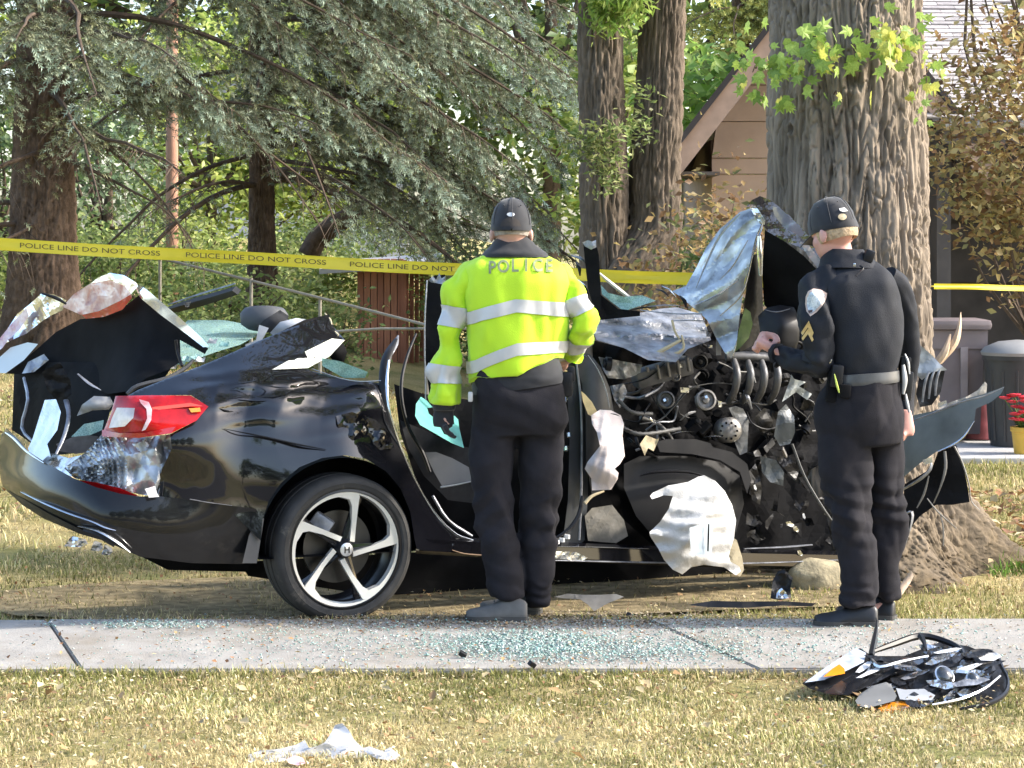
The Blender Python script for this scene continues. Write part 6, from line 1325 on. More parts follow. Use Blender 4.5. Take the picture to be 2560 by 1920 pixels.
def row_at(G, j, py): k = np.array([Y0-(p[2]-H)/p[1]*F for p in G[:, j]]); return float(np.interp(py, k, np.arange(len(k)))) if k[-1] > k[0] else float(np.interp(-py, -k, np.arange(len(k))))
def bvh_of(o): return BVHTree.FromPolygons([tuple(ORGV(o)+np.array(v.co)) for v in o.data.vertices], [tuple(p.vertices) for p in o.data.polygons])
def ORGV(o): return ORG[o.name]
def decal(name, pts, tris, bvhs, m, parent, off=.006, thick=0, smooth=False):       # flat print laid on the cloth that a pixel ray meets
    v = []
    for x, y in pts:
        dr = Vector(P(x, y, 1.0)-np.array([0, 0, H])).normalized(); best = None
        for b in bvhs:
            h = b.ray_cast(Vector((0, 0, H)), dr)
            if h[0] is not None and (best is None or h[3] < best[3]): best = h
        if best is None:
            q = Vector(P(x, y, 10.5)); nb = bvhs[0].find_nearest(q); best = nb
        v.append(np.array(best[0])-np.array(dr)*off)
    v = np.array(v); tr = np.array(tris)
    nn = np.cross(v[tr[:, 1]]-v[tr[:, 0]], v[tr[:, 2]]-v[tr[:, 0]]); fl = nn[:, 1] > 0; tr[fl] = tr[fl][:, ::-1]
    return obj(name, v, [tuple(t) for t in tr.tolist()], m, parent, smooth=smooth)
def decal_poly(name, outline, bvhs, m, parent, step=5, **k):
    q, t = poly_fill(outline, step); return decal(name, q, t, bvhs, m, parent, **k)
def ellipsoid(c, r, n=20, m=14):
    u = np.linspace(0, 2*np.pi, n, endpoint=False); w_ = np.linspace(-math.pi/2+.12, math.pi/2-.12, m)
    return loft([[np.asarray(c)+np.array([math.cos(b)*math.cos(a)*r[0], math.cos(b)*math.sin(a)*r[1], math.sin(b)*r[2]]) for a in u] for b in w_])
def head_solids(mb, c, face, k=1.0, tilt=0.):     # c: centre of the skull; face: heading angle in the xy plane
    fx = np.array([math.cos(face), math.sin(face), -math.sin(tilt)]); rt = np.array([math.sin(face), -math.cos(face), 0]); up = np.cross(rt, fx); up = up if up[2] > 0 else -up
    def L(f_, r_, u_): return np.asarray(c)+(fx*f_+rt*r_+up*u_)*k
    def ell(f_, r_, u_, a, b, h):
        v, f = ellipsoid((0, 0, 0), (1, 1, 1)); v = np.array([L(f_+p[0]*a, r_+p[1]*b, u_+p[2]*h) for p in v]); mb.add(v, f)
    ell(-.005, 0, .02, .100, .079, .105); ell(.03, 0, -.055, .068, .062, .070); ell(.055, 0, -.095, .035, .036, .030)      # skull, face, chin
    ell(.092, 0, -.03, .020, .014, .028); ell(.085, 0, .0, .012, .045, .012); ell(.082, 0, -.072, .012, .026, .010)        # nose, brow, mouth
    for s in (-1, 1): ell(-.008, s*.086, -.030, .019, .010, .032); ell(.055, s*.045, -.04, .025, .022, .026)                # ears, cheeks
    return L
def hand_solids(mb, wrist, dirn, back, curl=.6, k=1.0, thumb=1):
    d = np.asarray(dirn, float); d /= np.linalg.norm(d); b = np.asarray(back, float); b = b-d*(b@d); b /= np.linalg.norm(b); s = np.cross(d, b)*thumb
    w_ = np.asarray(wrist, float)
    mb.add(*tube([w_-d*.03*k, w_+d*.02*k, w_+d*.06*k, w_+d*.088*k], np.array([.028, .036, .042, .036])*k, 14, 3, flat=.48))
    pal = [(s*o, l) for o, l in ((.034, .068), (.012, .078), (-.010, .073), (-.031, .058))]
    ms = np.cross(d, s)
    for o, l in pal:
        st = w_+d*.075*k+o*k; p = [st]; a = .15
        for seg in (.45, .32, .26):
            a += curl*1.0; p.append(p[-1]+(d*math.cos(a)-b*math.sin(a))*l*seg*k)
        mb.add(*tube(p, np.array([.0105, .0100, .0092, .0078])*k, 8, 3))
    t0 = w_+d*.02*k+s*.026*k; p = [t0, t0+(d*.6+s*.55-b*.25)*.036*k, t0+(d*1.25+s*.25-b*.35)*.044*k, t0+(d*1.7-s*.05-b*.5)*.046*k]
    mb.add(*tube(p, np.array([.015, .0135, .012, .009])*k, 8, 3))
def cap_obj(parent, L, m, k=1.0, gap=False, face_len=.105):
    u = np.linspace(0, 2*np.pi, 48, endpoint=False); rows = []
    for t in np.linspace(0, 1, 14):
        ang = t*math.pi/2*.98; r = math.cos(ang)**.75; z = -.004+.136*math.sin(ang)
        rows.append([L(-.006+.108*r*math.cos(a)*(1+.03*math.cos(a)), .090*r*math.sin(a), z+.012*math.cos(a)*(1-t)) for a in u])
    rim = [[L(-.006+.104*math.cos(a), .086*math.sin(a), -.010+.012*math.cos(a)) for a in u]]
    G = np.array(rim+rows); G = G+gnormal(G)*(.004*fbm(G.reshape(-1, 3)/.035, 2, 61).reshape(G.shape[:2]))[..., None]; c = gobj('cap', G, m, parent)
    bill = []
    for t in np.linspace(0, 1, 8):
        bill.append([L(.085+.075*t*(1-.35*(s*s)), s*.078*(1-.12*t), .006-.018*t-.022*s*s) for s in np.linspace(-1, 1, 17)])
    g = np.array(bill); v, f = solid(g.reshape(-1, 3), gridf(*g.shape[:2]), .004); obj('bill', v, f, m, c)
    v, f = ellipsoid(L(-.006, 0, .134), (.008, .008, .005), 12, 8); obj('button', v, f, m, c)
    for a in np.linspace(0, 2*np.pi, 6, endpoint=False):
        pts = [L(-.006+.1095*math.cos(w_)**.75*math.cos(a), .0915*math.cos(w_)**.75*math.sin(a), -.003+.137*math.sin(w_)) for w_ in np.linspace(.1, 1.45, 9)]; v, f = tube(pts, .0017, 4); sm_ = obj('seam', v, f, mat('cap_seam', (.035, .036, .042), .8), c)
        ey = L(-.006+.1115*math.cos(.75)**.75*math.cos(a+.5), .0935*math.cos(.75)**.75*math.sin(a+.5), -.003+.139*math.sin(.75)); v, f = ellipsoid(ey, (.0035, .0035, .0035), 8, 6); obj('eyelet', v, f, mat('cap_eyelet', (.05, .05, .055), .6), c)
    return c
def shoe(heel, toe, m, parent, sole, w_=.088, h_=.085):
    h0, t0 = np.asarray(heel, float), np.asarray(toe, float); ax = t0-h0; L_ = np.linalg.norm(ax); ax /= L_; sd_ = np.cross(ax, [0, 0, 1.]); sd_ /= np.linalg.norm(sd_)
    rows = []
    for t, ww, hh, z in ((0, .50, .62, .012), (.05, .72, .78, .012), (.2, .78, .90, .012), (.36, .80, .86, .012), (.52, .90, .68, .012), (.70, 1.0, .50, .012), (.86, .94, .42, .012), (.96, .62, .32, .015), (1.0, .3, .2, .02)):
        c = h0+ax*L_*t; rr = []
        for a in np.linspace(0, 2*np.pi, 24, endpoint=False):
            x = math.cos(a); y = math.sin(a); yy = max(0, y)**.8*h_*hh if y > 0 else y*.006
            rr.append(c+sd_*x*abs(x)**-.3*ww*w_/2*(1-.35*max(0, y)) + np.array([0, 0, z+yy]) if abs(x) > 1e-6 else c+np.array([0, 0, z+yy]))
        rows.append(rr)
    G = catmull(np.array(rows), 3); s = gobj('shoe', G, m, parent)
    rows = []
    for t, ww in ((-.02, .5), (.04, .82), (.25, .84), (.45, .82), (.7, 1.05), (.9, .95), (1.0, .55), (1.02, .2)):
        c = h0+ax*L_*t; q = ww*w_/2
        rows.append([c-sd_*q, c+sd_*q, c+sd_*q+np.array([0, 0, .022]), c-sd_*q+np.array([0, 0, .022])])
    obj('sole', *loft(catmull(np.array(rows), 3)), sole, s, smooth=False)
    for t in (.40, .47, .54):
        c = h0+ax*L_*t; z = h_*(.97-.5*(t-.38)/.34)+.012; v, f = tube([c-sd_*.026+np.array([0, 0, z-.006]), c+np.array([0, 0, z+.002]), c+sd_*.026+np.array([0, 0, z-.006])], .0028, 5, 3); obj('lace', v, f, m, s)
    return s
skin = mat('skin', (.56, .33, .25), .5, var=.10, vscale=14, subsurf=.15, col2=(.62, .36, .29))
skin2 = mat('ruddy_skin', (.62, .32, .25), .5, var=.12, vscale=14, subsurf=.15, col2=(.68, .37, .31))
hivis = mat('lime_hivis_fabric', (.52, .80, .015), .7, var=.06, vscale=6, bump=.15, bscale=220, sheen=.2)
refl = mat('silver_reflective_tape', (.56, .56, .55), .42, var=.06, vscale=10, metal=.15)
navy = mat('navy_fabric', (.010, .011, .015), .8, var=.25, vscale=30, sheen=.25)
trou = mat('dark_uniform_trousers', (.017, .016, .020), .9, var=.3, vscale=9, bump=.2, bscale=260, spec=.25)
unif = mat('black_uniform_shirt', (.013, .015, .021), .75, var=.25, vscale=9, bump=.2, bscale=260, spec=.35)
blackc = mat('black_cap_fabric', (.010, .011, .016), .8, var=.3, vscale=30, sheen=.3)
shoeg = mat('grey_shoe_leather', (.10, .098, .092), .55, var=.3, vscale=16)
shoeb = mat('black_shoe_leather', (.014, .014, .016), .4, var=.3, vscale=16)
solem = mat('shoe_sole', (.06, .058, .054), .7, var=.2)
letg = mat('grey_lettering', (.20, .24, .12), .6, var=.15, vscale=40)
hairg = mat('grey_hair', (.30, .26, .22), .8, var=.3, vscale=60)
hairb = mat('sandy_hair', (.46, .33, .20), .75, var=.3, vscale=70, bump=.5, bscale=120)

# ------------------------------------------------------------ officer in the lime jacket
D1 = 10.72; k1 = D1/F
p1 = thing('person', 'person in a lime police jacket with back turned at the open car side', 'person', [(1275-CX)*k1, D1, .03])
torso = ring_body([(622, 1236, 1332, .02, .075), (634, 1212, 1356, .015, .095), (648, 1184, 1392, .01, .118), (668, 1162, 1412, .0, .135), (700, 1155, 1422, 0, .15), (745, 1158, 1420, 0, .158), (800, 1166, 1418, 0, .162), (855, 1170, 1416, 0, .165), (900, 1170, 1414, 0, .165, -14), (926, 1172, 1412, 0, .162, -28), (930, 1176, 1408, 0, .155, -28)], D1)
Gt = folds(torso, .036, .15, 3, (1, 1, .40), 3, .003); jk = gobj('jacket', Gt, hivis, p1)
ls = limb_body([(1212, 668, 0, 26), (1176, 688, 0, 39), (1146, 735, -.005, 42), (1133, 790, -.01, 39), (1124, 850, -.01, 38), (1116, 910, -.015, 38), (1112, 965, -.015, 38), (1112, 1002, -.015, 37), (1112, 1006, -.015, 34)], D1)
Gl = folds(ls, .034, .10, 5, (1, 1, 1), 3, .003); lsl = gobj('sleeve', Gl, hivis, p1)
rs_ = limb_body([(1368, 672, 0, 26), (1404, 690, 0, 39), (1432, 730, -.01, 41), (1450, 770, -.02, 42), (1461, 798, -.01, 42), (1456, 828, .04, 40), (1440, 858, .10, 37), (1428, 884, .16, 34), (1424, 890, .175, 31)], D1)
Gr = folds(rs_, .034, .10, 6, (1, 1, 1), 3, .003); rsl = gobj('sleeve', Gr, hivis, p1)
# reflective bands
nT = Gt.shape[1]; jx = [(Gt[30, j][0]/Gt[30, j][1]*F+CX) for j in range(nT)]
def yc(x, a, b, c): return np.interp(x, [1160, 1290, 1420], [a, b, c])
band(Gt, lambda j: row_at(Gt, j, yc(jx[j], 782, 748, 757)), lambda j: row_at(Gt, j, yc(jx[j], 812, 781, 792)), refl, 'reflective_band', jk, .006)
band(Gt, lambda j: row_at(Gt, j, yc(jx[j], 904, 858, 852)), lambda j: row_at(Gt, j, yc(jx[j], 934, 889, 881)), refl, 'reflective_band', jk, .006)
def tband(G, a, b, par): r = G.shape[0]-1; return band(G, lambda j: r*a, lambda j: r*b, refl, 'reflective_band', par, .005)
tband(Gl, .325, .43, lsl); tband(Gl, .63, .73, lsl); tband(Gr, .30, .42, rsl); tband(Gr, .66, .78, rsl)
# lettering across the shoulders
bt = [bvh_of(jk)]
for k, ch in enumerate('POLICE'):
    v, f = textmesh(ch, 44.0, bold=1.1); cxp = 1230+k*28.5; cyp = 668-3.2*math.sin(k/5*math.pi)-.9*k+2; v = v*np.array([.86, 1, 1])
    t2 = []
    for q in f:
        for a in range(1, len(q)-1): t2.append((q[0], q[a], q[a+1]))
    pl_ = [tuple(p[:2]) for p in v]
    for _ in range(2):                 # split the triangles so the print can follow the cloth
        mid = {}; nt_ = []
        def md(a, b):
            key = (min(a, b), max(a, b))
            if key not in mid: mid[key] = len(pl_); pl_.append(((pl_[a][0]+pl_[b][0])/2, (pl_[a][1]+pl_[b][1])/2))
            return mid[key]
        for a, b, c in t2: ab, bc_, ca = md(a, b), md(b, c), md(c, a); nt_ += [(a, ab, ca), (ab, b, bc_), (ca, bc_, c), (ab, bc_, ca)]
        t2 = nt_
    decal('letter', [(cxp+p[0], cyp-p[1]) for p in pl_], t2, bt, letg, jk, off=.008)
# collar, shirt hem, trousers
col = ring_body([(592, 1244, 1322, .045, .07), (604, 1232, 1334, .035, .085), (618, 1222, 1348, .025, .095), (632, 1206, 1366, .015, .108), (642, 1200, 1372, .01, .106)], D1, sub=4); gobj('collar', folds(col, .006, .1, 8), navy, p1)
hem = ring_body([(900, 1192, 1394, 0, .135, -18), (925, 1184, 1402, 0, .145, -18), (950, 1178, 1410, 0, .156, -16), (970, 1178, 1412, 0, .155, -16)], D1, sub=5); gobj('shirt_hem', folds(hem, .008, .1, 9, (1, 1, 1.6)), navy, p1)
def trousers(pel, legs, d, m, parent, seed):
    mb = MB(); mb.add(*loft(pel)); 
    for L_ in legs: mb.add(*loft(L_))
    v = np.concatenate(mb.v); o = remesh('trousers', v, mb.f, m, None, .009, 5)
    me = o.data; co = np.empty(len(me.vertices)*3, np.float32); me.vertices.foreach_get('co', co); co = co.reshape(-1, 3).astype(float)
    nr = np.empty(len(me.vertices)*3, np.float32); me.vertices.foreach_get('normal', nr); nr = nr.reshape(-1, 3)
    z = co[:, 2]; wgt = .55+.45*np.clip(np.abs(np.sin((z-.1)*5.2)), 0, 1)
    dsp = .030*(creases(co*np.array([1, 1, .7]), 3, seed, .12)-.75)*wgt+.022*(creases(co*np.array([1, 1, 1.5]), 2, seed+9, .075)-.7)*np.clip(1-np.abs(z-.42)/.22, 0, 1)+.003*fbm(co/.05, 2, seed)
    low = np.clip((.20-z)/.2, 0, 1); dsp += low*.009*np.sin(z*95+9*fbm(co/.12, 2, seed+2))*np.clip(.4+fbm(co/.1, 2, seed+3), 0, 1)
    co = co+nr*dsp[:, None]; me.vertices.foreach_set('co', co.astype(np.float32).ravel()); me.update()
    o.parent = parent; o.location = tuple(ORG[o.name]-ORG[parent.name]); return o
pel1 = ring_body([(920, 1186, 1404, 0, .14), (960, 1182, 1410, 0, .15), (1000, 1180, 1414, 0, .155), (1050, 1178, 1416, 0, .15), (1090, 1186, 1408, 0, .12)], D1, sub=4)
lg1 = limb_body([(1238, 1030, 0, 56), (1231, 1100, 0, 57), (1230, 1180, -.01, 54), (1238, 1280, -.01, 49), (1248, 1370, -.01, 48), (1260, 1440, -.01, 49), (1266, 1478, -.01, 46), (1266, 1494, -.01, 42)], D1)
lg2 = limb_body([(1355, 1030, 0, 58), (1354, 1100, .02, 58), (1350, 1190, .03, 55), (1344, 1290, .05, 50), (1342, 1380, .07, 47), (1344, 1440, .07, 42), (1346, 1490, .07, 34), (1346, 1518, .07, 28)], D1)
trousers(pel1, [lg1, lg2], D1, trou, p1, 11)
sh1 = shoe([(1318-CX)*k1, D1-.06, .03], [(1166-CX)*k1, D1-.05, .03], shoeg, p1, solem, .095, .10)
sh2 = shoe([(1352-CX)*k1, D1+.12, .03], [(1200-CX)*k1, D1+.19, .03], shoeg, p1, solem, .095, .10)
# body: one continuous skin inside the clothes
mbd = MB(); hc1 = P(1278, 572, D1+.03); Lh = head_solids(mbd, hc1, math.pi/2+.05, 1.03, .12)
mbd.add(*tube([P(1278, 575, D1+.02), P(1278, 620, D1+.01), P(1285, 690, D1+.01)], [.058, .060, .06], 16, 3))
mbd.add(*loft(shrink(torso[18:], .76))); mbd.add(*loft(shrink(pel1[:-7], .72)))
for G_ in (ls, rs_): mbd.add(*loft(shrink(G_, .48)))
for G_ in (lg1, lg2): mbd.add(*loft(shrink(G_, .45)))
hand_solids(mbd, P(1110, 1012, D1-.015), (-.05, .1, -1), (-1, -.2, 0), .35, .74, 1)
hand_solids(mbd, P(1418, 902, D1+.20), (-.9, .35, -.3), (0, .5, 1), .5, 1.0, 1)
for hx, d_ in ((1275, D1-.05), (1330, D1+.14)): mbd.add(*tube([[(hx-CX)*k1, d_, .10], [(hx-CX)*k1-.05, d_, .075], [(hx-CX)*k1-.15, d_, .06]], [.028, .024, .014], 10, 2))
remesh('body', np.concatenate(mbd.v), mbd.f, skin, p1, .0075, 4)
# black glove over the hanging hand
mg = MB(); hand_solids(mg, P(1110, 1010, D1-.015), (-.05, .1, -1), (-1, -.2, 0), .35, 1.18, 1); mg.add(*tube([P(1111, 990, D1-.015), P(1110, 1025, D1-.015)], [.058, .05], 16))
remesh('glove', np.concatenate(mg.v), mg.f, navy, p1, .006, 3)
cp1 = cap_obj(p1, Lh, blackc, 1.03)
bc = [bvh_of(cp1)]
el = lambda cx, cy, rx, ry, n=14: [(cx+rx*math.cos(a), cy+ry*math.sin(a)) for a in np.linspace(0, 2*np.pi, n, endpoint=False)]
decal_poly('cap_logo', el(1277, 536, 10, 5), bc, mat('white_print', (.8, .8, .8), .6), cp1, 4)
decal_poly('cap_opening', [(1250, 566), (1255, 552), (1268, 543), (1286, 543), (1298, 552), (1303, 566), (1278, 570)], bc, mat('cap_gap', (.045, .038, .034), .9), cp1, 4, off=.009)
decal_poly('cap_strap', [(1250, 566), (1303, 566), (1304, 573), (1278, 577), (1249, 573)], bc, navy, cp1, 4, off=.012)
hr_ = np.array([[Lh(-.006+.104*math.cos(a)*s, .084*math.sin(a)*s, z) for a in np.linspace(1.25, 2*math.pi-1.25, 40)] for z, s in ((.004, .90), (-.010, .92), (-.022, .91), (-.036, .86))]); v, f = solid(hr_.reshape(-1, 3), gridf(4, 40), .012); obj('hair', v, f, hairg, p1)
# belt gear on the right hip
for (x, y, a, b, c) in ((1418, 960, .05, .06, .11), (1428, 935, .035, .05, .07)):
    v, f = box(P(x, y, D1-.02), (a, b, c), bev=.012); obj('belt_pouch', v, f, plast, p1)
v, f = box(P(1176, 992, D1-.10), (.022, .03, .045), bev=.008); obj('radio_clip', v, f, refl, p1)

# ------------------------------------------------------------ sergeant in black
D2 = 10.55; k2 = D2/F
p2 = thing('person', 'person in a black uniform with gold chevrons and shoulder patch beside the maple', 'person', [(2150-CX)*k2, D2, .03])
t2 = ring_body([(640, 2072, 2176, .02, .075), (656, 2058, 2200, .015, .10), (676, 2044, 2226, .01, .125), (705, 2036, 2246, .0, .145), (750, 2040, 2257, 0, .155), (800, 2048, 2262, 0, .16), (855, 2056, 2262, 0, .158), (905, 2066, 2254, 0, .150), (940, 2072, 2244, 0, .142), (962, 2072, 2244, 0, .142)], D2)
G2 = folds(t2, .022, .17, 21, (1, 1, .45), 3, .002); sh_ = gobj('shirt', G2, unif, p2)
a2 = limb_body([(2088, 690, 0, 36), (2062, 715, -.03, 46), (2046, 765, -.06, 51), (2042, 820, -.08, 50), (2050, 870, -.08, 46), (2056, 902, -.07, 41), (2040, 912, -.05, 38), (2010, 906, -.02, 36), (1975, 896, .02, 32), (1948, 888, .05, 28), (1944, 887, .055, 25)], D2)
Ga = folds(a2, .032, .10, 23, (1, 1, 1), 3, .002); sl2 = gobj('sleeve', Ga, unif, p2)
b2 = limb_body([(2215, 690, .02, 30), (2240, 715, .05, 38), (2262, 770, .09, 34), (2272, 830, .13, 31), (2274, 890, .17, 29), (2270, 950, .20, 26), (2266, 1010, .18, 24), (2264, 1040, .16, 22)], D2)
gobj('sleeve', folds(b2, .014, .11, 25), unif, p2)
pel2 = ring_body([(940, 2074, 2242, 0, .138), (975, 2056, 2252, 0, .148), (1010, 2044, 2260, 0, .155), (1060, 2040, 2263, 0, .152), (1110, 2050, 2256, 0, .12)], D2, sub=4)
lh1 = limb_body([(2108, 1050, -.01, 62), (2110, 1120, -.02, 64), (2116, 1200, -.03, 62), (2124, 1280, -.03, 56), (2136, 1350, -.03, 50), (2146, 1420, -.03, 45), (2150, 1480, -.03, 45), (2146, 1512, -.03, 44)], D2)
lh2 = limb_body([(2208, 1050, .04, 54), (2212, 1120, .06, 50), (2216, 1210, .08, 44), (2218, 1310, .10, 38), (2220, 1400, .12, 34), (2220, 1470, .12, 33), (2218, 1492, .12, 32)], D2)
trousers(pel2, [lh1, lh2], D2, trou, p2, 31)
shoe([(2190-CX)*k2, D2-.05, .03], [(2034-CX)*k2, D2-.02, .03], shoeb, p2, solem, .098, .10)
shoe([(2248-CX)*k2, D2+.12, .03], [(2108-CX)*k2, D2+.22, .03], shoeb, p2, solem, .098, .10)
mb2 = MB(); hc2 = P(2082, 574, D2+.02); FA = math.pi/2+.75; Lh2 = head_solids(mb2, hc2, FA, 1.04, .32)
mb2.add(*tube([P(2088, 590, D2+.02), P(2098, 632, D2+.02), P(2120, 700, D2+.02)], [.060, .060, .06], 16, 3))
mb2.add(*loft(shrink(t2[20:], .76))); mb2.add(*loft(shrink(pel2[:-7], .72)))
for G_ in (a2, b2): mb2.add(*loft(shrink(G_, .52)))
for G_ in (lh1, lh2): mb2.add(*loft(shrink(G_, .45)))
hand_solids(mb2, P(1946, 882, D2+.055), (-.80, .15, .50), (-.15, -1, .25), 1.0, 1.2, 1)
hand_solids(mb2, P(2264, 1040, D2+.14), (.0, -.1, -1), (1, -.3, 0), .4, 1.0, -1)
for hx, d_ in ((2150, D2-.04), (2222, D2+.14)): mb2.add(*tube([[(hx-CX)*k2, d_, .10], [(hx-CX)*k2-.05, d_, .075], [(hx-CX)*k2-.15, d_, .06]], [.028, .024, .014], 10, 2))
remesh('body', np.concatenate(mb2.v), mb2.f, skin2, p2, .0075, 4)
cp2 = cap_obj(p2, Lh2, blackc, 1.04); bc2 = [bvh_of(cp2)]
decal_poly('cap_logo', [(2098, 521), (2112, 519), (2120, 527), (2108, 529), (2100, 527)], bc2, MAT['white_print'], cp2, 4)
decal_poly('cap_opening', el(2106, 542, 11, 8), bc2, mat('cap_gap_gold', (.52, .42, .26), .7, var=.3, vscale=60), cp2, 4)
hr_ = np.array([[Lh2(-.008+.106*math.cos(a)*s, .086*math.sin(a)*s, z) for a in np.linspace(1.15, 2*math.pi-1.15, 60)] for z, s in ((.012, .93), (.0, .95), (-.018, .95), (-.038, .92), (-.054, .85))])
hv_ = hr_.reshape(-1, 3); hv_ = hv_+.004*fbm(hv_/.012, 2, 5)[:, None]*np.array([1, 1, .3]); v, f = solid(hv_, gridf(5, 60), .014); obj('hair', v, f, hairb, p2)
c2 = ring_body([(622, 2058, 2160, .03, .078), (636, 2054, 2174, .025, .09), (652, 2050, 2192, .02, .10), (668, 2046, 2206, .015, .112)], D2, sub=5); gobj('collar', folds(c2, .006, .1, 28), unif, p2)
v, f = box(P(2172, 640, D2-.05), (.045, .04, .055), rot=rotm(0, 20, 0), bev=.01); mic = obj('shoulder_microphone', v, f, plast, p2)
pts = [P(2150, 664, D2-.11), P(2158, 672, D2-.13), P(2140, 690, D2-.15)]; v, f = tube(pts, .004, 6, 4); obj('cord', v, f, plast, mic)
v, f = box(P(2136, 662, D2-.115), (.012, .01, .014), bev=.003); obj('collar_pin', v, f, chrome, p2)
bs2 = [bvh_of(sl2)]
pat = decal_poly('shoulder_patch', [(2014, 742), (2020, 728), (2034, 721), (2052, 724), (2068, 733), (2066, 745), (2056, 764), (2042, 780), (2026, 791), (2016, 778), (2013, 760)], bs2, mat('patch_border', (.62, .47, .40), .7), sl2, 5, off=.004)
decal_poly('patch_field', [(2018, 744), (2024, 732), (2036, 726), (2050, 729), (2062, 736), (2060, 746), (2051, 762), (2040, 774), (2027, 784), (2020, 774), (2017, 760)], bs2, mat('patch_blue', (.52, .62, .72), .7, var=.35, vscale=120, col2=(.75, .80, .82)), pat, 5, off=.007)
decal_poly('patch_emblem', [(2030, 742), (2040, 737), (2046, 748), (2042, 764), (2032, 770), (2028, 756)], bs2, mat('patch_pale', (.72, .76, .78), .7, var=.25, vscale=160), pat, 5, off=.010)
decal_poly('patch_scroll', [(2020, 776), (2032, 774), (2030, 780), (2022, 783)], bs2, mat('patch_dark', (.10, .06, .05), .7), pat, 4, off=.010)
gold = mat('gold_chevron', (.62, .43, .16), .6, var=.15, vscale=40)
for k in range(2):
    oy = k*17; decal_poly('chevron', [(1998, 838+oy*.9), (2022, 802+oy), (2034, 832+oy), (2030, 843+oy*.7), (2020, 818+oy), (2004, 842+oy*.8)], bs2, gold, sl2, 5, off=.005+.001*k)
# belt and its gear
gb = ring_body([(930, 2070, 2246, 0, .150, -6), (950, 2068, 2248, 0, .153, -6), (958, 2070, 2247, 0, .150, -6)], D2, sub=4, n=72); blt = gobj('belt', gb, mat('grey_belt_leather', (.10, .10, .10), .32, var=.25, vscale=14), p2)
for (x, y, dd, sz, m_) in ((2260, 925, .0, (.045, .07, .12), plast), (2268, 965, .02, (.04, .06, .13), shoeb), (2092, 940, -.13, (.05, .05, .10), plast), (2080, 965, -.10, (.045, .05, .14), plast2), (2112, 978, -.15, (.05, .03, .06), plast2)):
    v, f = box(P(x, y, D2+dd), sz, rot=rotm(0, 6, 0), bev=.010); obj('belt_pouch', v, f, m_, p2)
for pts, w_ in (([(2262, 885, -.03), (2270, 905, -.04), (2274, 935, -.04)], .006), ([(2258, 912, -.05), (2262, 950, -.055), (2258, 985, -.05)], .012), ([(2264, 985, -.03), (2268, 1010, -.03), (2274, 1032, -.03)], .008)):
    v, f = tube([P(a, b, D2+c) for a, b, c in pts], [w_*.6, w_, w_*.5], 8, 4); obj('pouch_highlight', v, f, refl, p2)  # white highlights on the hip pouch, modelled as pale strips
v, f = tube([P(2086, 935, D2-.165), P(2093, 965, D2-.172), P(2098, 982, D2-.17)], [.002, .005, .002], 6, 3); obj('key_strap', v, f, mat('lime_key_strap', (.55, .65, .12), .6), p2)
v, f = box(P(2072, 902, D2-.12), (.022, .012, .02), rot=rotm(0, 20, 0), bev=.003); obj('watch_buckle', v, f, chrome, p2)
# ================================================================== DEBRIS ON THE GROUND
# ---- smashed headlamp on the near side of the sidewalk
DB = 9.35
db0 = P(2260, 1775, DB); 
DBD = lambda px, py: F*H/(np.maximum(py, 1600)-Y0)      # ground distance under a pixel
hl = thing('smashed_headlamp', 'smashed black headlamp assembly with orange lenses lying on the grass verge', 'car part', np.array([P(2265, 1760, 8.9)[0], 8.85, 0]))
BD = 8.78                                                # where the nearest edge of the heap rests
def hd(px, py): # the heap lies on the ground: far edge higher in the picture
    return BD+np.clip((1775-py)/175., 0, 1.3)*.62
def hsheet(name, pts, m, lift=.0, **k):
    return sheet(name, pts, lambda px, py: hd(px, py)-lift, m, hl, **k)
blk = mat('gloss_black_shell', (.010, .010, .012), .22, var=.4, vscale=16, coat=.8)
hsheet('housing', [(2040, 1715), (2090, 1700), (2170, 1670), (2260, 1640), (2350, 1605), (2420, 1615), (2480, 1640), (2520, 1680), (2522, 1720), (2490, 1755), (2430, 1772), (2330, 1780), (2240, 1768), (2150, 1742), (2085, 1738), (2045, 1728)], plast, step=10, amp=.07, size=.09, seed=201, n=9)
hsheet('fender_tip', [(2005, 1708), (2050, 1680), (2100, 1650), (2150, 1620), (2180, 1640), (2260, 1640), (2330, 1640), (2300, 1660), (2230, 1690), (2160, 1720), (2120, 1738), (2070, 1735), (2025, 1722)], blk, .05, step=9, amp=.03, size=.14, seed=203, smooth=True)
hsheet('clear_lens', [(2012, 1706), (2050, 1678), (2100, 1645), (2140, 1620), (2165, 1632), (2160, 1655), (2110, 1680), (2060, 1700)], mat('pale_lens', (.55, .60, .68), .12, var=.3, vscale=20, coat=1), .09, step=8, amp=.02, size=.08, seed=204)
hsheet('amber_reflector', [(2058, 1692), (2080, 1672), (2098, 1660), (2112, 1672), (2112, 1684), (2080, 1690)], amber, .13, step=7, amp=.008, size=.06)
hsheet('amber_reflector', [(2195, 1770), (2215, 1758), (2250, 1752), (2282, 1756), (2262, 1776), (2230, 1785), (2204, 1782)], amber, .06, step=7, amp=.015, size=.06, seed=206)
hsheet('grey_bracket', [(2138, 1752), (2150, 1735), (2180, 1715), (2215, 1705), (2228, 1712), (2242, 1740), (2236, 1752), (2200, 1762), (2170, 1770), (2146, 1764)], mat('mid_grey_plastic', (.15, .15, .145), .6, var=.2), .10, step=8, thick=.02, smooth=True)
hsheet('grey_bracket', [(2240, 1720), (2262, 1724), (2310, 1722), (2338, 1738), (2330, 1750), (2290, 1752), (2250, 1748)], mat('pale_grey_bracket', (.34, .35, .36), .5, var=.2), .09, step=8, thick=.01)
gd = np.random.default_rng(88)
DM_ = [chrome, blk, chrome, plast, grey, blk, cloth_w, plast]
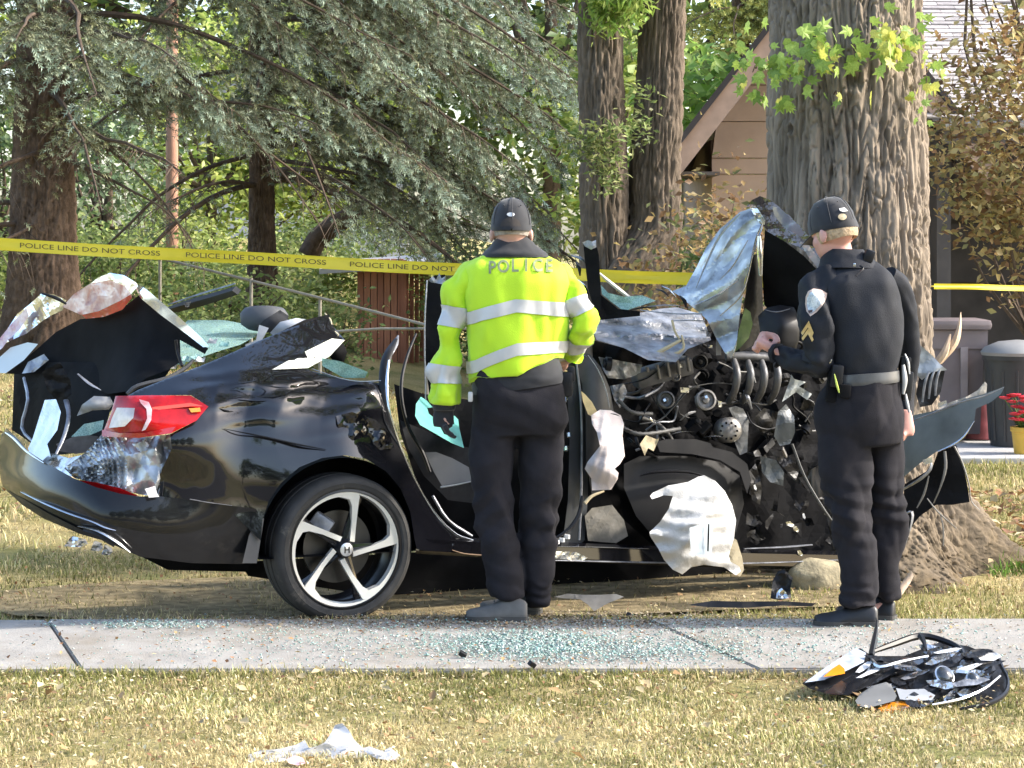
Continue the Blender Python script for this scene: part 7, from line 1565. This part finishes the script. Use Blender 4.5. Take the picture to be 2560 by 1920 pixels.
for k in range(46):
    x = gd.uniform(2130, 2500); y = gd.uniform(1612, 1762)
    if ((x-2320)/200)**2+((y-1692)/80)**2 > 1: continue
    l = gd.uniform(18, 52); a = gd.normal(-.25, .35); w_ = gd.uniform(4, 11); c, s = math.cos(a), math.sin(a)
    q = [(-l, -w_*.4), (-l*.3, -w_), (l*.6, -w_*.8), (l, w_*.2), (l*.3, w_), (-l*.7, w_*.6)]
    hsheet('lamp_shard', [(x+u*c-v_*s, y+u*s+v_*c) for u, v_ in q], DM_[k % 8], gd.uniform(.06, .14), step=7, amp=.04, size=.05, seed=300+k)
for (x, y, r_) in ((2360, 1690, .034), (2432, 1700, .026)):
    c = P(x, y, float(hd(x, y))-.10); v, f = revolve([(.004, -.03), (r_, -.03), (r_*1.05, .0), (r_, .012), (r_*.7, .02), (.004, .026)], c, (.3, -.7, .6), 28); pr_ = obj('projector_lens', v, f, mat('lens_glass', (.03, .033, .036), .08, coat=1, var=.2), hl)
    v, f = revolve([(r_*1.02, -.012), (r_*1.18, -.01), (r_*1.18, .006), (r_*1.02, .008)], c, (.3, -.7, .6), 28, cap=False); obj('lens_ring', v, f, chrome, pr_)
def hbar(name, pts, w_, m): return bar(name, [(x, y, float(hd(x, y))-lf) for x, y, lf in pts], w_, 0, m, hl)
hbar('seal', [(2180, 1630, .08), (2230, 1612, .07), (2300, 1590, .05), (2360, 1602, .04), (2400, 1622, .04), (2412, 1645, .05)], [10, 16, 18, 16, 14, 8], plast)
hbar('outer_rim', [(2424, 1630, .05), (2460, 1628, .04), (2490, 1640, .04), (2505, 1668, .05), (2520, 1700, .06), (2512, 1735, .07), (2470, 1760, .08), (2400, 1772, .08)], [10, 14, 14, 10, 9, 12, 12, 8], plast)
hbar('seal', [(2425, 1632, .05), (2432, 1650, .06), (2448, 1660, .07), (2480, 1655, .06)], [8, 9, 9, 5], plast)
hbar('torn_spike', [(2178, 1640, .08), (2186, 1600, .08), (2192, 1562, .08), (2190, 1545, .08)], [16, 15, 8, 3], plast)
hbar('wire', [(2300, 1590, .1), (2308, 1600, .1), (2316, 1625, .1)], [16, 14, 6], plast)
hbar('chrome_trim', [(2180, 1650, .12), (2200, 1668, .12), (2250, 1655, .13), (2320, 1640, .13)], [10, 12, 10, 6], chrome)
hbar('chrome_trim', [(2330, 1762, .1), (2400, 1748, .1), (2460, 1722, .1), (2500, 1690, .1)], [6, 8, 8, 6], chrome)

# ---- white plastic bag
bagm = mat('white_plastic_bag', (.58, .58, .59), .4, var=.05, trans=.25, vscale=5)
bag = thing('plastic_bag', 'crumpled white plastic shopping bag on the near lawn', 'bag', np.array([P(805, 1900, 7.95)[0], 7.95, .0]))
def bgd(px, py): return 7.86+np.clip((1920-py)/120., -.3, 1)*.30
sheet('film', [(618, 1902), (622, 1886), (650, 1876), (700, 1872), (740, 1862), (762, 1850), (772, 1870), (790, 1866), (812, 1856), (828, 1832), (838, 1812), (856, 1808), (872, 1826), (884, 1848), (905, 1868), (930, 1876), (960, 1876), (975, 1868), (1000, 1888), (990, 1908), (960, 1922), (900, 1932), (800, 1940), (700, 1930), (640, 1916)], bgd, bagm, bag, step=5, amp=.07, size=.085, seed=221, thick=.002, n=3, smooth=True)
sheet('pink_print', [(715, 1898), (738, 1888), (758, 1895), (764, 1908), (745, 1914), (722, 1908)], lambda px, py: bgd(px, py)-.06, mat('pink_print_film', (.80, .50, .48), .5, var=.1), bag, step=6, amp=.02, size=.06, seed=221, thick=.001)
sheet('handle_fold', [(900, 1872), (925, 1866), (960, 1880), (1000, 1886), (985, 1902), (940, 1896)], lambda px, py: bgd(px, py)-.05, bagm, bag, step=6, amp=.04, size=.05, seed=223, thick=.002)

# ---- rock at the root of the maple
gr_ = GP(2060, 1492); rv, rf = ellipsoid((0, 0, 0), (.17, .14, .12), 40, 26); rv = rv*(1+.30*creases(rv+5, 6, 9, .12)[:, None]-.25)
rock = obj('rock', rv+gr_+np.array([.0, .22, .05]), rf, mat('mossy_rock', (.30, .26, .17), .95, var=.4, vscale=16, bump=.6, bscale=60), label='rough tan rock under the car beside the officer in black', cat='rock')
# ---- loose pieces under and before the car
def loose(name, label, pts, m, d0, **k):
    ym = max(p[1] for p in pts); return sheet(name, pts, lambda px, py: np.full(len(px), d0)+(ym-py)/100*.10, m, None, label=label, **k)
a = loose('torn_undertray', 'curved torn black undertray piece lying beneath the sill', [(1385, 1492), (1420, 1484), (1462, 1487), (1500, 1487), (1540, 1485), (1560, 1492), (1520, 1508), (1486, 1528), (1470, 1512), (1450, 1498), (1410, 1496)], mat('dusty_plastic', (.16, .15, .135), .7, var=.3, vscale=14), 10.95, step=8, amp=.03, size=.12, seed=231); setp(a, cat='car part')
a = loose('black_clip', 'shiny black plastic clip standing beside the rock', [(1926, 1496), (1932, 1450), (1945, 1428), (1960, 1424), (1982, 1444), (1976, 1470), (1978, 1494), (1950, 1500)], plast, 11.15, step=7, amp=.06, size=.06, seed=233, thick=.02); setp(a, cat='car part')
a = loose('shiny_fragment', 'small mirror bright fragment at the foot of the black clip', [(1940, 1496), (1942, 1478), (1954, 1470), (1966, 1482), (1972, 1496)], chrome, 11.08, step=6, amp=.03, size=.04, seed=234); setp(a, cat='car part')
a = loose('flat_trim', 'long flat black trim strip on the grass before the rock', [(1720, 1512), (1780, 1502), (1860, 1504), (1960, 1503), (2040, 1508), (2030, 1516), (1950, 1514), (1860, 1520), (1770, 1518)], plast, 10.85, step=8, amp=.02, size=.1, seed=235); setp(a, cat='car part')
for k, (x, y, lab) in enumerate([(1157, 1664, 'tiny dark bolt cap on the sidewalk before the teal glass'), (1330, 1690, 'small dark crumb of plastic at the near sidewalk edge'), (1572, 1556, 'dark plastic scrap at the back sidewalk edge')]):
    p = GP(x, y); p[2] = .034 if y > 1565 and y < 1692 else .02; v, f = box(p+np.array([0, 0, .012]), (.032, .02, .02), rot=rotm(20, 30, 40*k), bev=.004); v2, f2 = box(p+np.array([.012, 0, .02]), (.014, .02, .026), rot=rotm(0, 30, 60), bev=.003)
    mb_ = MB(); mb_.add(v, f); o = mb_.build('plastic_scrap', plast, None, smooth=False, label=lab, cat='debris')
